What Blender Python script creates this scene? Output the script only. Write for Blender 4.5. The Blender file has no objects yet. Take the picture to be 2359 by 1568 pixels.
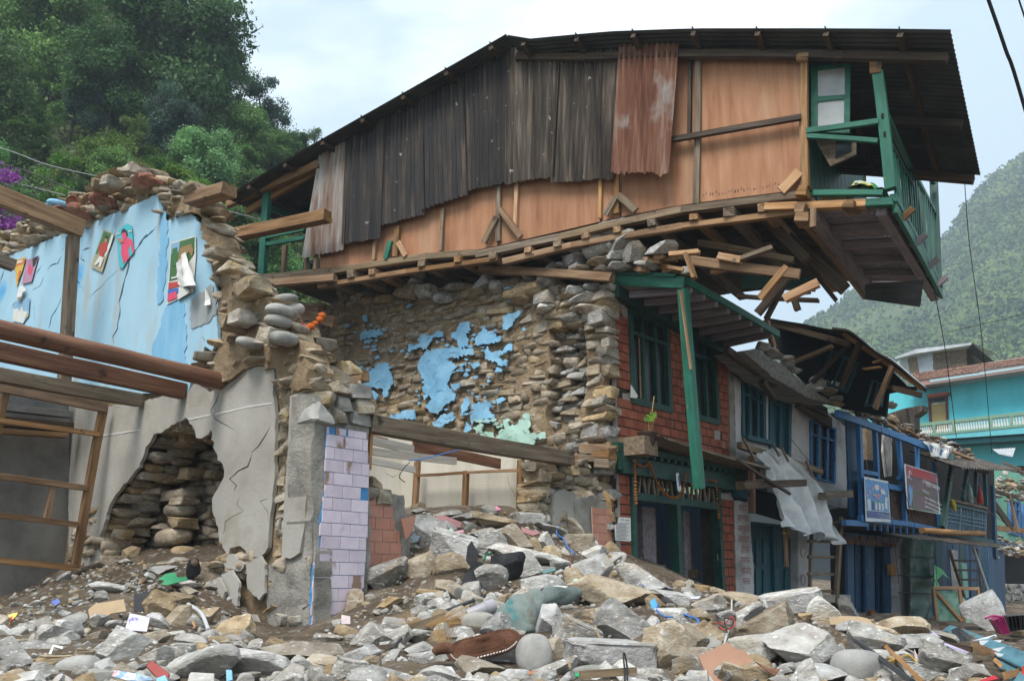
import bpy,bmesh,math,random
import numpy as np
from mathutils import Vector,Matrix,noise as mnoise
from mathutils.geometry import delaunay_2d_cdt
R=math.radians
sc=bpy.context.scene
col=sc.collection

# ---------------------------------------------------------------- camera
FPX,WPX,HPX=2300.0,2359.0,1568.0
PITCH=R(13.8)
EYE=Vector((0,0,1.6))
cam_d=bpy.data.cameras.new('camera')
cam_d.sensor_fit='HORIZONTAL'
cam_d.sensor_width=36
cam_d.lens=36*FPX/WPX
cam_d.clip_start=.1
cam_d.clip_end=6000
cam=bpy.data.objects.new('camera',cam_d)
cam.location=EYE
cam.rotation_euler=(R(90)+PITCH,0,0)
col.objects.link(cam)
sc.camera=cam

# ---------------------------------------------------------------- light and sky
SUN_EL,SUN_ROT=R(58),R(205)
w=bpy.data.worlds.new('World')
sc.world=w
w.use_nodes=True
nt=w.node_tree
nt.nodes.clear()
out=nt.nodes.new('ShaderNodeOutputWorld')
bg=nt.nodes.new('ShaderNodeBackground')
sky=nt.nodes.new('ShaderNodeTexSky')
sky.sky_type='NISHITA'
sky.sun_disc=False
sky.sun_elevation=SUN_EL
sky.sun_rotation=SUN_ROT
sky.air_density=1.0
sky.dust_density=1.5
bg.inputs['Strength'].default_value=.13
tc=nt.nodes.new('ShaderNodeTexCoord')
mp=nt.nodes.new('ShaderNodeMapping')
mp.inputs['Scale'].default_value=(1,1,2.2)
mp.inputs['Location'].default_value=(.35,.2,.1)
nz=nt.nodes.new('ShaderNodeTexNoise')
nz.inputs['Scale'].default_value=2.1
nz.inputs['Detail'].default_value=7
nz.inputs['Roughness'].default_value=.52
cr=nt.nodes.new('ShaderNodeValToRGB')
cr.color_ramp.elements[0].position=.50
cr.color_ramp.elements[0].color=(0,0,0,1)
cr.color_ramp.elements[1].position=.64
cr.color_ramp.elements[1].color=(1,1,1,1)
mx=nt.nodes.new('ShaderNodeMix')
mx.data_type='RGBA'
mx.inputs[7].default_value=(3.0,3.65,4.0,1)     # thin high veil
mx.inputs[0].default_value=.82
m2=nt.nodes.new('ShaderNodeMix')
m2.data_type='RGBA'
m2.inputs[7].default_value=(5.6,5.8,5.9,1)     # bright cloud
L_=nt.links.new
L_(tc.outputs['Generated'],mp.inputs['Vector'])
L_(mp.outputs['Vector'],nz.inputs['Vector'])
L_(nz.outputs['Fac'],cr.inputs['Fac'])
L_(cr.outputs['Color'],m2.inputs[0])
L_(mx.outputs[2],m2.inputs[6])
L_(sky.outputs['Color'],mx.inputs[6])
L_(m2.outputs[2],bg.inputs['Color'])
L_(bg.outputs['Background'],out.inputs['Surface'])
sd=bpy.data.lights.new('sun','SUN')
sd.energy=2.5
sd.angle=R(24)
sd.color=(1,.96,.9)
sun=bpy.data.objects.new('sun',sd)
sdir=Vector((math.sin(SUN_ROT)*math.cos(SUN_EL),math.cos(SUN_ROT)*math.cos(SUN_EL),math.sin(SUN_EL)))
sun.rotation_euler=sdir.to_track_quat('Z','Y').to_euler()
sun.location=(0,-10,30)
col.objects.link(sun)
sc.view_settings.view_transform='Standard'
sc.view_settings.look='None'
sc.view_settings.exposure=1.2
sc.view_settings.gamma=1
sc.view_settings.use_curve_mapping=False
sc.render.engine='CYCLES'
sc.cycles.use_denoising=True
sc.cycles.max_bounces=5
sc.cycles.diffuse_bounces=3
sc.cycles.glossy_bounces=2
sc.cycles.transparent_max_bounces=6

# ---------------------------------------------------------------- geometry of the place
UP=Vector((0,0,1))
def ray(u,v):
    x=(u-1179.5)/FPX
    y=-(v-784)/FPX
    return Vector((x,math.cos(PITCH)-y*math.sin(PITCH),math.sin(PITCH)+y*math.cos(PITCH)))
def pt(u,v,d):
    return EYE+ray(u,v)*d
class Plane:
    def __init__(s,o,a,n):
        s.o,s.a,s.n=Vector(o),Vector(a).normalized(),Vector(n).normalized()
    def at(s,u,v,off=0.0):
        r=ray(u,v)
        t=((s.o+s.n*off)-EYE).dot(s.n)/r.dot(s.n)
        return EYE+r*t
    def uv(s,u,v,off=0.0):
        p=s.at(u,v,off)
        return ((p-s.o).dot(s.a),p.z)
    def p(s,a,z,off=0.0):
        q=s.o+s.a*a+s.n*off
        return Vector((q.x,q.y,z))
    def mat(s):
        z=UP
        return Matrix((s.a,s.n,z)).transposed()
def azi(d):
    return Vector((math.sin(R(d)),math.cos(R(d)),0))
SD=azi(39)                     # along the street
ND=azi(39-90)                # away from the street, along the party walls
A0=Vector((1.27,13.1,0))     # street corner of the brick house
C0=A0-SD*4.88              # street corner of the ruined house
FAC=Plane(A0,SD,-ND)         # the facades
WALL2=Plane(A0,ND,-SD)       # party wall with blue flakes
WALL1=Plane(C0,ND,-SD)       # party wall with the hole
SD2,ND2=azi(29.5),azi(-60.5)
TOP=Plane(WALL2.at(1410,600,.1)*1.0,ND2,-SD2)   # side wall of the slipped upper floor
TOP.o.z=0

rng=random.Random(7)
nrg=np.random.default_rng(11)

# ---------------------------------------------------------------- object helpers
WM={}
def name_of(n):
    return n
def put(name,me,M=None,parent=None,m=None):
    o=bpy.data.objects.new(name,me)
    col.objects.link(o)
    M=M or Matrix.Identity(4)
    if parent is not None:
        o.parent=parent
        o.matrix_parent_inverse=WM[parent.name].inverted()
    o.matrix_basis=M
    WM[o.name]=M
    if m is not None and me is not None and not me.materials:
        me.materials.append(m)
    return o
def tag(o,label=None,cat=None,group=None,kind=None):
    if label:o['label']=label
    if cat:o['category']=cat
    if group:o['group']=group
    if kind:o['kind']=kind
    return o
def thing(name,loc,label,cat,group=None):
    return tag(put(name,None,Matrix.Translation(loc)),label,cat,group)
def mesh(name,verts,faces,m=None,smooth=False,sharp=None):
    me=bpy.data.meshes.new(name)
    me.from_pydata([tuple(v)for v in verts],[],[tuple(f)for f in faces])
    if m is not None:
        me.materials.append(m)
    if smooth:
        me.polygons.foreach_set('use_smooth',[True]*len(me.polygons))
        if sharp is not None:
            me.set_sharp_from_angle(angle=R(sharp))
    me.update()
    return me
def mk(name,verts,faces,m,parent=None,smooth=False,sharp=None):
    """one mesh object, its origin at the foot of its own bounds"""
    V=[Vector(v)for v in verts]
    c=Vector((sum(v.x for v in V)/len(V),sum(v.y for v in V)/len(V),min(v.z for v in V)))
    me=mesh(name,[v-c for v in V],faces,m,smooth,sharp)
    return put(name,me,Matrix.Translation(c),parent)
def fastmesh(name,V,F,m=None,smooth=False,c=None,parent=None,mi=None,mats=None):
    """V (n,3) float array, F (k,3|4) int array"""
    me=bpy.data.meshes.new(name)
    V=np.asarray(V,dtype=np.float32)
    F=np.asarray(F,dtype=np.int32)
    if c is None:
        c=V.mean(axis=0); c[2]=V[:,2].min()
    V=V-c
    k=F.shape[1]
    me.vertices.add(len(V)); me.vertices.foreach_set('co',V.ravel())
    me.loops.add(F.size); me.loops.foreach_set('vertex_index',F.ravel())
    me.polygons.add(len(F))
    me.polygons.foreach_set('loop_start',np.arange(len(F),dtype=np.int32)*k)
    me.polygons.foreach_set('loop_total',np.full(len(F),k,dtype=np.int32))
    for q in (mats or ([m]if m else [])):me.materials.append(q)
    if mi is not None:me.polygons.foreach_set('material_index',np.asarray(mi,dtype=np.int32))
    if smooth:me.polygons.foreach_set('use_smooth',np.ones(len(F),dtype=bool))
    me.update(calc_edges=True)
    return put(name,me,Matrix.Translation(Vector([float(x)for x in c])),parent)

# ---------------------------------------------------------------- materials
def nn(nt,t,**k):
    n=nt.nodes.new('ShaderNode' +t)
    for a,b in k.items():setattr(n,a,b)
    return n
MATS={}
def mat(name,cols,scale=4.0,stretch=(1,1,1),coord='Object',rough=.88,bump=.3,bscale=None,rnd=.18,
        hue=0.0,spots=None,metal=0.0,lo=.32,hi=.68,detail=7,dist=0.0,spec=.3,transl=None,spots2=None,bdist=.02,alpha=None):
    if name in MATS:return MATS[name]
    m=bpy.data.materials.new(name); m.use_nodes=True
    t=m.node_tree; t.nodes.clear(); L=t.links.new
    o=nn(t,'OutputMaterial'); b=nn(t,'BsdfPrincipled')
    b.inputs['Roughness'].default_value=rough; b.inputs['Metallic'].default_value=metal
    b.inputs['Specular IOR Level'].default_value=spec
    oi=nn(t,'ObjectInfo')
    tcn=nn(t,'TexCoord')if coord == 'Object' else nn(t,'NewGeometry')
    src=tcn.outputs['Object']if coord == 'Object' else tcn.outputs['Position']
    add=nn(t,'VectorMath',operation='ADD')
    sc_=nn(t,'VectorMath',operation='SCALE'); sc_.inputs[0].default_value=(17.3,9.1,23.7)
    L(oi.outputs['Random'],sc_.inputs['Scale']); L(src,add.inputs[0]); L(sc_.outputs[0],add.inputs[1])
    mpn=nn(t,'Mapping'); mpn.inputs['Scale'].default_value=stretch
    L(add.outputs[0],mpn.inputs['Vector'])
    n1=nn(t,'TexNoise'); n1.inputs['Scale'].default_value=scale; n1.inputs['Detail'].default_value=detail
    n1.inputs['Roughness'].default_value=.62; n1.inputs['Distortion'].default_value=dist
    L(mpn.outputs[0],n1.inputs['Vector'])
    rp=nn(t,'ValToRGB'); el=rp.color_ramp.elements
    while len(el)<len(cols):el.new(.5)
    for i,c in enumerate(cols):
        el[i].position=lo+(hi-lo)*i/max(1,len(cols)-1)
        el[i].color=(*c,1)
    L(n1.outputs['Fac'],rp.inputs['Fac'])
    cur=rp.outputs['Color']
    for k,sp in enumerate([s for s in (spots,spots2)if s]):
        c,ssc,th,wd=sp[:4]
        n2=nn(t,'TexNoise'); n2.inputs['Scale'].default_value=ssc; n2.inputs['Detail'].default_value=5
        if len(sp)>4:
            mp2=nn(t,'Mapping'); mp2.inputs['Scale'].default_value=sp[4]; L(add.outputs[0],mp2.inputs['Vector']); L(mp2.outputs[0],n2.inputs['Vector'])
        else:L(add.outputs[0],n2.inputs['Vector'])
        mr=nn(t,'MapRange'); mr.inputs['From Min'].default_value=th; mr.inputs['From Max'].default_value=th+wd
        L(n2.outputs['Fac'],mr.inputs['Value'])
        mxx=nn(t,'Mix',data_type='RGBA'); L(mr.outputs[0],mxx.inputs[0]); L(cur,mxx.inputs[6])
        mxx.inputs[7].default_value=(*c,1); cur=mxx.outputs[2]
    if rnd or hue:
        hs=nn(t,'HueSaturation')
        ma=nn(t,'MapRange'); ma.inputs['To Min'].default_value=1-rnd; ma.inputs['To Max'].default_value=1+rnd
        L(oi.outputs['Random'],ma.inputs['Value']); L(ma.outputs[0],hs.inputs['Value'])
        if hue:
            mm=nn(t,'Math',operation='MULTIPLY'); mm.inputs[1].default_value=7.31; L(oi.outputs['Random'],mm.inputs[0])
            fr=nn(t,'Math',operation='FRACT'); L(mm.outputs[0],fr.inputs[0])
            mb=nn(t,'MapRange'); mb.inputs['To Min'].default_value=1-hue; mb.inputs['To Max'].default_value=1+hue
            L(fr.outputs[0],mb.inputs['Value']); L(mb.outputs[0],hs.inputs['Saturation'])
        L(cur,hs.inputs['Color']); cur=hs.outputs['Color']
    L(cur,b.inputs['Base Color'])
    if bump:
        bs=nn(t,'TexNoise'); bs.inputs['Scale'].default_value=bscale or scale*4; bs.inputs['Detail'].default_value=9
        bs.inputs['Roughness'].default_value=.7
        L(mpn.outputs[0],bs.inputs['Vector'])
        bn=nn(t,'Bump'); bn.inputs['Strength'].default_value=bump; bn.inputs['Distance'].default_value=bdist
        L(bs.outputs['Fac'],bn.inputs['Height']); L(bn.outputs[0],b.inputs['Normal'])
    sh=b.outputs[0]
    if transl:
        tr=nn(t,'BsdfTranslucent'); L(cur,tr.inputs['Color'])
        ms=nn(t,'MixShader'); ms.inputs[0].default_value=transl; L(sh,ms.inputs[1]); L(tr.outputs[0],ms.inputs[2]); sh=ms.outputs[0]
    if alpha is not None:
        tp=nn(t,'BsdfTransparent'); ms=nn(t,'MixShader'); ms.inputs[0].default_value=alpha
        L(tp.outputs[0],ms.inputs[1]); L(sh,ms.inputs[2]); sh=ms.outputs[0]
    L(sh,o.inputs['Surface'])
    MATS[name]=m
    return m
RK=dict(coord='World',stretch=(1,1,1.7),rough=.85,bump=1,rnd=.24,hue=.35,dist=.25,detail=11)
m_rock=mat('schist_grey',[(.16,.15,.135),(.29,.275,.25),(.38,.36,.33),(.50,.485,.46)],7,spots=((.64,.63,.61),24,.60,.06,(1,1,2)),spots2=((.34,.26,.17),2.4,.56,.18),bscale=24,bdist=.03,**RK)
m_rockl=mat('schist_pale',[(.27,.25,.225),(.42,.40,.37),(.53,.515,.485),(.64,.63,.61)],7,spots=((.76,.75,.74),22,.6,.08,(1,1,2)),spots2=((.42,.33,.22),2.4,.56,.18),bscale=24,bdist=.03,**RK)
m_rockt=mat('schist_tan',[(.20,.155,.11),(.34,.275,.20),(.43,.365,.28),(.53,.475,.39)],6,spots=((.58,.55,.50),22,.6,.08,(1,1,2)),bscale=24,bdist=.03,**RK)
m_rockb=mat('soot_black_stone',[(.012,.012,.014),(.03,.03,.032),(.06,.06,.06)],2,bscale=7,bump=.7,bdist=.06)
m_cobble=mat('cobble_grey',[(.19,.185,.17),(.27,.262,.24),(.33,.315,.29)],6,coord='World',bump=.35,bscale=24,bdist=.02,rnd=.2,hue=.3)
WK=dict(coord='World',stretch=(1,1,1.7),rough=.92,bump=1,bscale=26,bdist=.03,rnd=.26,hue=.28,dist=.25,detail=11)
m_wst=mat('mud_stained_stone',[(.19,.14,.088),(.32,.245,.16),(.40,.315,.215),(.47,.40,.30)],6,spots=((.54,.49,.41),14,.60,.1,(1,1,2)),**WK)
m_wsg=mat('weathered_wall_stone',[(.18,.15,.11),(.30,.26,.20),(.39,.35,.285),(.50,.465,.41)],6,spots=((.36,.265,.16),3,.52,.15),**WK)
m_mud=mat('mud_mortar',[(.19,.13,.072),(.31,.225,.135),(.40,.30,.19)],3,coord='World',bump=1,bscale=16,rnd=0,bdist=.08)
m_soil=mat('soil',[(.06,.042,.026),(.115,.082,.053),(.18,.135,.092),(.27,.225,.17)],1.6,coord='World',bump=1,bscale=14,rnd=0,bdist=.1,spots=((.27,.25,.22),16,.58,.06))
TK=dict(coord='Object',stretch=(.5,7,7),rough=.75,bump=.35,bscale=9,rnd=.22,hue=.15)
m_wood=mat('sawn_timber',[(.12,.062,.028),(.22,.125,.06),(.33,.20,.105)],3,spots=((.07,.045,.028),5,.66,.05),**TK)
m_woodw=mat('weathered_timber',[(.085,.058,.036),(.165,.12,.078),(.245,.19,.13)],3,spots=((.05,.038,.028),5,.62,.08),**TK)
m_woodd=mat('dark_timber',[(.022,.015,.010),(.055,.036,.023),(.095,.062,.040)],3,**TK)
m_woodr=mat('reddish_timber',[(.085,.034,.018),(.155,.066,.034),(.235,.12,.065)],3,spots=((.04,.022,.014),4,.64,.08),**TK)
m_woodo=mat('fresh_orange_timber',[(.23,.115,.05),(.36,.20,.095),(.46,.29,.155)],3,**TK)
m_green=mat('green_painted_timber',[(.010,.075,.048),(.016,.115,.075),(.03,.15,.10)],3,spots=((.16,.12,.07),6,.70,.03),rough=.5,bump=.25,bscale=12,stretch=(.7,4,4),rnd=.15)
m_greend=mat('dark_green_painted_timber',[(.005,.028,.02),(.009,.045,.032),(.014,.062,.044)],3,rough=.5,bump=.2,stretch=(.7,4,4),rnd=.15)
m_purp=mat('grey_purple_painted_board',[(.16,.135,.145),(.23,.195,.21),(.29,.25,.268)],3,rough=.7,bump=.3,stretch=(.6,5,5),rnd=.15)
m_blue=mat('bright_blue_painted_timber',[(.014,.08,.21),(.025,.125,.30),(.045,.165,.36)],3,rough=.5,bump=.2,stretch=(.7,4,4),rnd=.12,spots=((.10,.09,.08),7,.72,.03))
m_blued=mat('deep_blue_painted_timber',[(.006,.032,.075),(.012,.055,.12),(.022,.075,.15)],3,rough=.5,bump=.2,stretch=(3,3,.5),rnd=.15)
m_teal=mat('teal_painted_timber',[(.006,.040,.055),(.012,.065,.085),(.02,.09,.11)],3,rough=.55,bump=.25,stretch=(3,3,.5),rnd=.15)
m_ply=mat('plywood',[(.22,.095,.045),(.30,.138,.068),(.345,.168,.088),(.39,.205,.115)],1.6,stretch=(4.5,4.5,.5),coord='Object',rough=.7,bump=.12,rnd=.13,spots=((.20,.10,.055),.8,.57,.22),spots2=((.38,.23,.14),1.1,.55,.2,(2.5,2.5,.4)))
CK=dict(coord='Object',stretch=(4.5,4.5,.32),rough=.62,bump=.3,bscale=10,rnd=.15,metal=.0)
m_cblack=mat('sooty_corrugated_iron',[(.007,.007,.009),(.018,.016,.016),(.036,.028,.023),(.085,.064,.05)],2.2,spots=((.30,.29,.28),9,.70,.03),**CK)  # brown streaks are rust and also stand in for weak ridge shading
m_cdark=mat('tarnished_corrugated_iron',[(.010,.008,.007),(.032,.024,.018),(.07,.053,.04),(.15,.12,.095)],2.2,spots=((.35,.33,.31),9,.69,.04),**CK)  # paler brown streaks also stand in for light along the ridges
m_crust=mat('rusty_corrugated_iron',[(.085,.032,.018),(.16,.062,.034),(.22,.11,.07),(.34,.27,.22)],1.8,spots=((.32,.29,.27),1.6,.60,.14),**CK)
m_cgrey=mat('rust_streaked_grey_iron',[(.13,.06,.038),(.20,.14,.11),(.28,.255,.235),(.36,.35,.34)],2.0,**CK)
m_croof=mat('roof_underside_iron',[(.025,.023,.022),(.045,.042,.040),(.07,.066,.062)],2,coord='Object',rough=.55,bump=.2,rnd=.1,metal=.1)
m_cbright=mat('bright_galvanised_iron',[(.40,.42,.44),(.52,.54,.56),(.62,.64,.66)],2,rough=.4,bump=.1,metal=.35)
m_pblue=mat('pale_blue_wall_paint',[(.20,.34,.43),(.265,.43,.54),(.30,.48,.59),(.33,.51,.61)],.8,coord='World',stretch=(1,1,.7),rough=.7,bump=.1,bscale=20,rnd=0,lo=.28,hi=.66,spots=((.34,.31,.25),1.1,.56,.16,(2.2,2.2,.45)),spots2=((.075,.30,.56),.55,.61,.03,(1,1,.8)))
m_flake=mat('sky_blue_paint_flake',[(.16,.38,.58),(.22,.46,.66),(.28,.52,.71)],3,coord='World',rough=.6,bump=.5,bscale=9,rnd=.05,bdist=.04)
m_flakeg=mat('mint_paint_flake',[(.33,.53,.45),(.41,.62,.53),(.46,.66,.57)],3,coord='World',rough=.6,bump=.5,bscale=9,rnd=.05,bdist=.04)
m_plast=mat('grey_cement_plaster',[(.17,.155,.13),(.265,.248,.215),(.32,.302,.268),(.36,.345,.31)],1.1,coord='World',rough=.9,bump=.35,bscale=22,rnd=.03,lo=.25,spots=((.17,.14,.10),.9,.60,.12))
m_plastd=mat('shaded_cement_plaster',[(.09,.085,.078),(.17,.162,.148),(.23,.22,.20)],1.3,coord='World',rough=.9,bump=.3,bscale=22,rnd=.03)  # darker grey puts the shadow of the inner room into the plaster colour
m_cream=mat('stained_cream_plaster',[(.40,.35,.27),(.56,.52,.43),(.64,.60,.52)],1.0,coord='World',stretch=(2.5,2.5,.5),rough=.85,bump=.2,bscale=22,rnd=.03,lo=.25,hi=.6)
m_white=mat('weathered_white_plaster',[(.22,.21,.20),(.40,.385,.375),(.50,.485,.475)],1.4,coord='World',rough=.85,bump=.5,bscale=16,rnd=.06,lo=.3,hi=.55,bdist=.03)
m_brick=mat('red_brick_facing',[(.17,.046,.026),(.245,.072,.040),(.29,.095,.055)],4,coord='World',rough=.85,bump=.25,bscale=40,rnd=.14,spots=((.30,.16,.11),3,.66,.05))
m_gap=mat('dark_joint',[(.03,.022,.018),(.06,.045,.036)],8,coord='World',bump=.2,rnd=0)
m_ptile=mat('pink_painted_brick',[(.44,.37,.43),(.57,.49,.56),(.63,.56,.62)],2.2,coord='World',rough=.6,bump=.15,bscale=30,rnd=.07,spots=((.26,.17,.13),3.5,.63,.05,(1,1,.6)))
m_bluej=mat('blue_painted_joint',[(.045,.19,.40),(.07,.25,.50)],8,coord='World',bump=.1,rnd=0)
m_stile=mat('salmon_wall_tile',[(.34,.15,.10),(.43,.20,.14),(.48,.25,.185)],2,coord='World',rough=.5,bump=.1,rnd=.08)
m_pjoint=mat('pale_joint',[(.36,.28,.24),(.46,.38,.34)],8,coord='World',bump=.1,rnd=0)
m_turq=mat('turquoise_wall_paint',[(.075,.40,.46),(.10,.50,.57),(.12,.54,.61)],.8,coord='World',stretch=(1,1,.5),rough=.7,bump=.05,rnd=0)
m_black=mat('shaded_interior_black',[(.006,.006,.006),(.012,.011,.010)],2,bump=0,rnd=0)  # near-black colour stands in for shade inside openings and recesses
m_glass=mat('dusty_glass',[(.22,.235,.24),(.34,.35,.355),(.42,.43,.43)],1.6,rough=.25,bump=.05,spec=.5)
m_plastic=mat('milky_white_plastic',[(.42,.43,.43),(.58,.59,.585),(.70,.70,.69)],2.5,rough=.45,bump=.5,bscale=7,transl=.15,bdist=.03)
m_paperw=mat('white_paper',[(.55,.54,.52),(.68,.67,.65)],4,rough=.7,bump=.15)
m_wire=mat('black_cable',[(.012,.012,.012),(.02,.02,.02)],4,bump=0,rough=.6)
def flat(name,c,rough=.6,**k):
    return mat(name,[tuple(x*.85 for x in c),c],6,rough=rough,bump=k.pop('bump',.12),rnd=k.pop('rnd',.04),**k)

# ---------------------------------------------------------------- shape helpers
def inside(poly,x,y):
    c=False; n=len(poly); j=n-1
    for i in range(n):
        xi,yi=poly[i]; xj,yj=poly[j]
        if (yi>y)!= (yj>y)and x<(xj-xi)*(y-yi)/(yj-yi)+xi:c=not c
        j=i
    return c
def ragged(poly,amp,step,seed=0,keep=None):
    """break a closed outline into short uneven steps"""
    r=random.Random(seed*7+len(poly)); outp=[]
    n=len(poly)
    for i in range(n):
        a,b=Vector(poly[i]),Vector(poly[(i+1)%n])
        L=(b-a).length; k=max(1,int(L/step))
        nrm=Vector((-(b-a).y,(b-a).x))/max(L,1e-6)
        st=keep and i in keep
        for q in range(k):
            t=q/k
            p=a.lerp(b,t)
            if q and not st:p=p+nrm*r.uniform(-amp,amp)+(b-a)/k*r.uniform(-.3,.3)
            outp.append((p.x,p.y))
    return outp
def sheet2d(outline,holes=(),grid=None):
    """triangulate an outline with holes, with inner points if grid is given"""
    vs=[Vector(p)for p in outline]; es=[(i,(i+1)%len(outline))for i in range(len(outline))]
    for h in holes:
        b=len(vs); vs +=[Vector(p)for p in h]; es +=[(b+i,b+(i+1)%len(h))for i in range(len(h))]
    if grid:
        xs=[p[0]for p in outline]; ys=[p[1]for p in outline]
        r=random.Random(5)
        x=min(xs)
        while x<max(xs):
            y=min(ys)
            while y<max(ys):
                q=(x+r.uniform(-.3,.3)*grid,y+r.uniform(-.3,.3)*grid)
                if inside(outline,*q)and not any(inside(h,*q)for h in holes):vs.append(Vector(q))
                y += grid
            x += grid
    V,E,F,_,_,_=delaunay_2d_cdt(vs,es,[],0,1e-5)
    Fo=[]
    for f in F:
        cx=sum(V[i].x for i in f)/len(f); cy=sum(V[i].y for i in f)/len(f)
        if inside(outline,cx,cy)and not any(inside(h,cx,cy)for h in holes):Fo.append(tuple(f))
    return [(v.x,v.y)for v in V],Fo
def slab(name,pl,outline,off,thick,m,parent=None,holes=(),grid=None,wav=0.0,wsc=3.0,smooth=False):
    """solid sheet on a plane; outline in the plane's own metres"""
    V,F=sheet2d(outline,holes,grid)
    used=sorted({i for f in F for i in f}); idx={k:i for i,k in enumerate(used)}
    V=[V[i]for i in used]; F=[tuple(idx[i]for i in f)for f in F]
    pts=[]
    for (a,z)in V:
        d=wav*mnoise.noise(Vector((a*wsc,z*wsc,3.1)))if wav else 0
        pts.append(pl.p(a,z,off+d))
    n=len(pts)
    for (a,z)in V:pts.append(pl.p(a,z,off-thick))
    fr=[]
    for f in F:
        a,b,c=(pts[i]for i in f[:3])
        fr.append(f if (b-a).cross(c-a).dot(pl.n)>0 else tuple(reversed(f)))
    cnt={}
    for f in fr:
        for i in range(len(f)):
            e=(f[i],f[(i+1)%len(f)]); cnt[e]=1
    faces=list(fr)+[tuple(i+n for i in reversed(f))for f in fr]
    for (a,b)in cnt:
        if (b,a)not in cnt:faces.append((b,a,a+n,b+n))
    return mk(name,pts,faces,m,parent,smooth=smooth,sharp=35 if smooth else None)
def P2(pl,pts,off=0.0):
    return [pl.uv(u,v,off)for u,v in pts]
def panel(name,pl,pts,off,thick,m,parent=None,holes=(),rag=0,step=.08,seed=0,**k):
    o=P2(pl,pts,off); hs=[P2(pl,h,off)for h in holes]
    if rag:
        o=ragged(o,rag,step,seed); hs=[ragged(h,rag,step,seed+3)for h in hs]
    return slab(name,pl,o,off,thick,m,parent,hs,**k)
def frame_matrix(p,x,y=None):
    x=x.normalized(); y=y or UP.cross(x)
    if y.length<1e-4:y=Vector((0,1,0))
    y=y.normalized(); z=x.cross(y).normalized(); y=z.cross(x).normalized()
    M=Matrix((x,y,z)).transposed().to_4x4(); M.translation=p
    return M
def beam(name,p0,p1,wd,ht,m,parent=None,side=None,warp=.006,seg=4,ch=.12,round_=False,taper=1.0,sag=0.0):
    """squared timber from p0 to p1, width wd across, height ht, with worn arrises and a slight bow"""
    p0,p1=Vector(p0),Vector(p1)
    L=(p1-p0).length
    M=frame_matrix(p0,p1-p0,side)
    if round_:
        prof=[(math.cos(2*math.pi*i/12)*.5,math.sin(2*math.pi*i/12)*.5)for i in range(12)]
    else:
        c=min(ch,.2)
        a=.5; b=.5-c*min(wd,ht)/wd*.35; d=.5-c*min(wd,ht)/ht*.35
        prof=[(-b,-a),(b,-a),(a,-d),(a,d),(b,a),(-b,a),(-a,d),(-a,-d)]
    k=len(prof); V=[]
    r=rng
    bow=(r.uniform(-1,1)*warp*L,r.uniform(-1,1)*warp*L)
    for s in range(seg+1):
        t=s/seg; q=math.sin(math.pi*t)
        f=1+(taper-1)*t
        for (y,z)in prof:
            jy=r.uniform(-.03,.03)*wd; jz=r.uniform(-.03,.03)*ht
            V.append((L*t+(r.uniform(-.02,.02)*wd if 0<s<seg else r.uniform(-.12,.12)*wd),y*wd*f+bow[0]*q+jy*.5,z*ht*f+bow[1]*q+jz*.5-sag*q))
    F=[]
    for s in range(seg):
        for i in range(k):
            j=(i+1)%k
            F.append((s*k+i,s*k+j,(s+1)*k+j,(s+1)*k+i))
    F.append(tuple(reversed(range(k)))); F.append(tuple(seg*k+i for i in range(k)))
    me=mesh(name,V,F,m,smooth=round_,sharp=40 if round_ else None)
    return put(name,me,M,parent)
def tube(name,pts,rad,m,parent=None,sides=6,closed=False):
    """a bent round rod, cable or pipe"""
    pts=[Vector(p)for p in pts]; V=[]; F=[]
    prev=None
    for i,p in enumerate(pts):
        d=(pts[min(i+1,len(pts)-1)]-pts[max(i-1,0)]).normalized()
        s=d.cross(prev if prev is not None else (UP if abs(d.z)<.9 else Vector((1,0,0))))
        if prev is not None:s=prev-d*prev.dot(d)
        s=s.normalized(); prev=s
        t=d.cross(s)
        for k in range(sides):
            a=2*math.pi*k/sides
            V.append(p+(s*math.cos(a)+t*math.sin(a))*(rad if not isinstance(rad,(list,tuple))else rad[i]))
    n=len(pts)
    for i in range(n-1):
        for k in range(sides):
            j=(k+1)%sides
            F.append((i*sides+k,i*sides+j,(i+1)*sides+j,(i+1)*sides+k))
    F.append(tuple(reversed(range(sides)))); F.append(tuple((n-1)*sides+k for k in range(sides)))
    return mk(name,V,F,m,parent,smooth=True,sharp=50)
def catm(pts,n=6):
    pts=[Vector(p)for p in pts]; o=[]
    for i in range(len(pts)-1):
        a,b,c,d=pts[max(i-1,0)],pts[i],pts[i+1],pts[min(i+2,len(pts)-1)]
        for k in range(n):
            t=k/n
            o.append(.5*((2*b)+(c-a)*t+(2*a-5*b+4*c-d)*t*t+(3*b-a-3*c+d)*t ** 3))
    o.append(pts[-1]); return o
def surf(name,fn,nu,nv,m,parent=None,smooth=True,thick=0.0):
    """sheet from a function fn(s, t) -> world point"""
    V=[fn(i/nu,j/nv)for j in range(nv+1)for i in range(nu+1)]
    F=[(j*(nu+1)+i,j*(nu+1)+i+1,(j+1)*(nu+1)+i+1,(j+1)*(nu+1)+i)for j in range(nv)for i in range(nu)]
    if thick:
        n=len(V); a,b,c=V[0],V[nu],V[-1]
        d=(b-a).cross(c-a).normalized()*thick
        V=V+[v-d for v in V]
        F2=[tuple(reversed([i+n for i in f]))for f in F]
        E=[(i,i+1)for i in range(nu)]+[(nv*(nu+1)+i+1,nv*(nu+1)+i)for i in range(nu)]
        E +=[((j+1)*(nu+1),j*(nu+1))for j in range(nv)]+[(j*(nu+1)+nu,(j+1)*(nu+1)+nu)for j in range(nv)]
        F=F+F2+[(b_,a_,a_+n,b_+n)for a_,b_ in E]
    return mk(name,V,F,m,parent,smooth=smooth,sharp=60)
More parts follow.
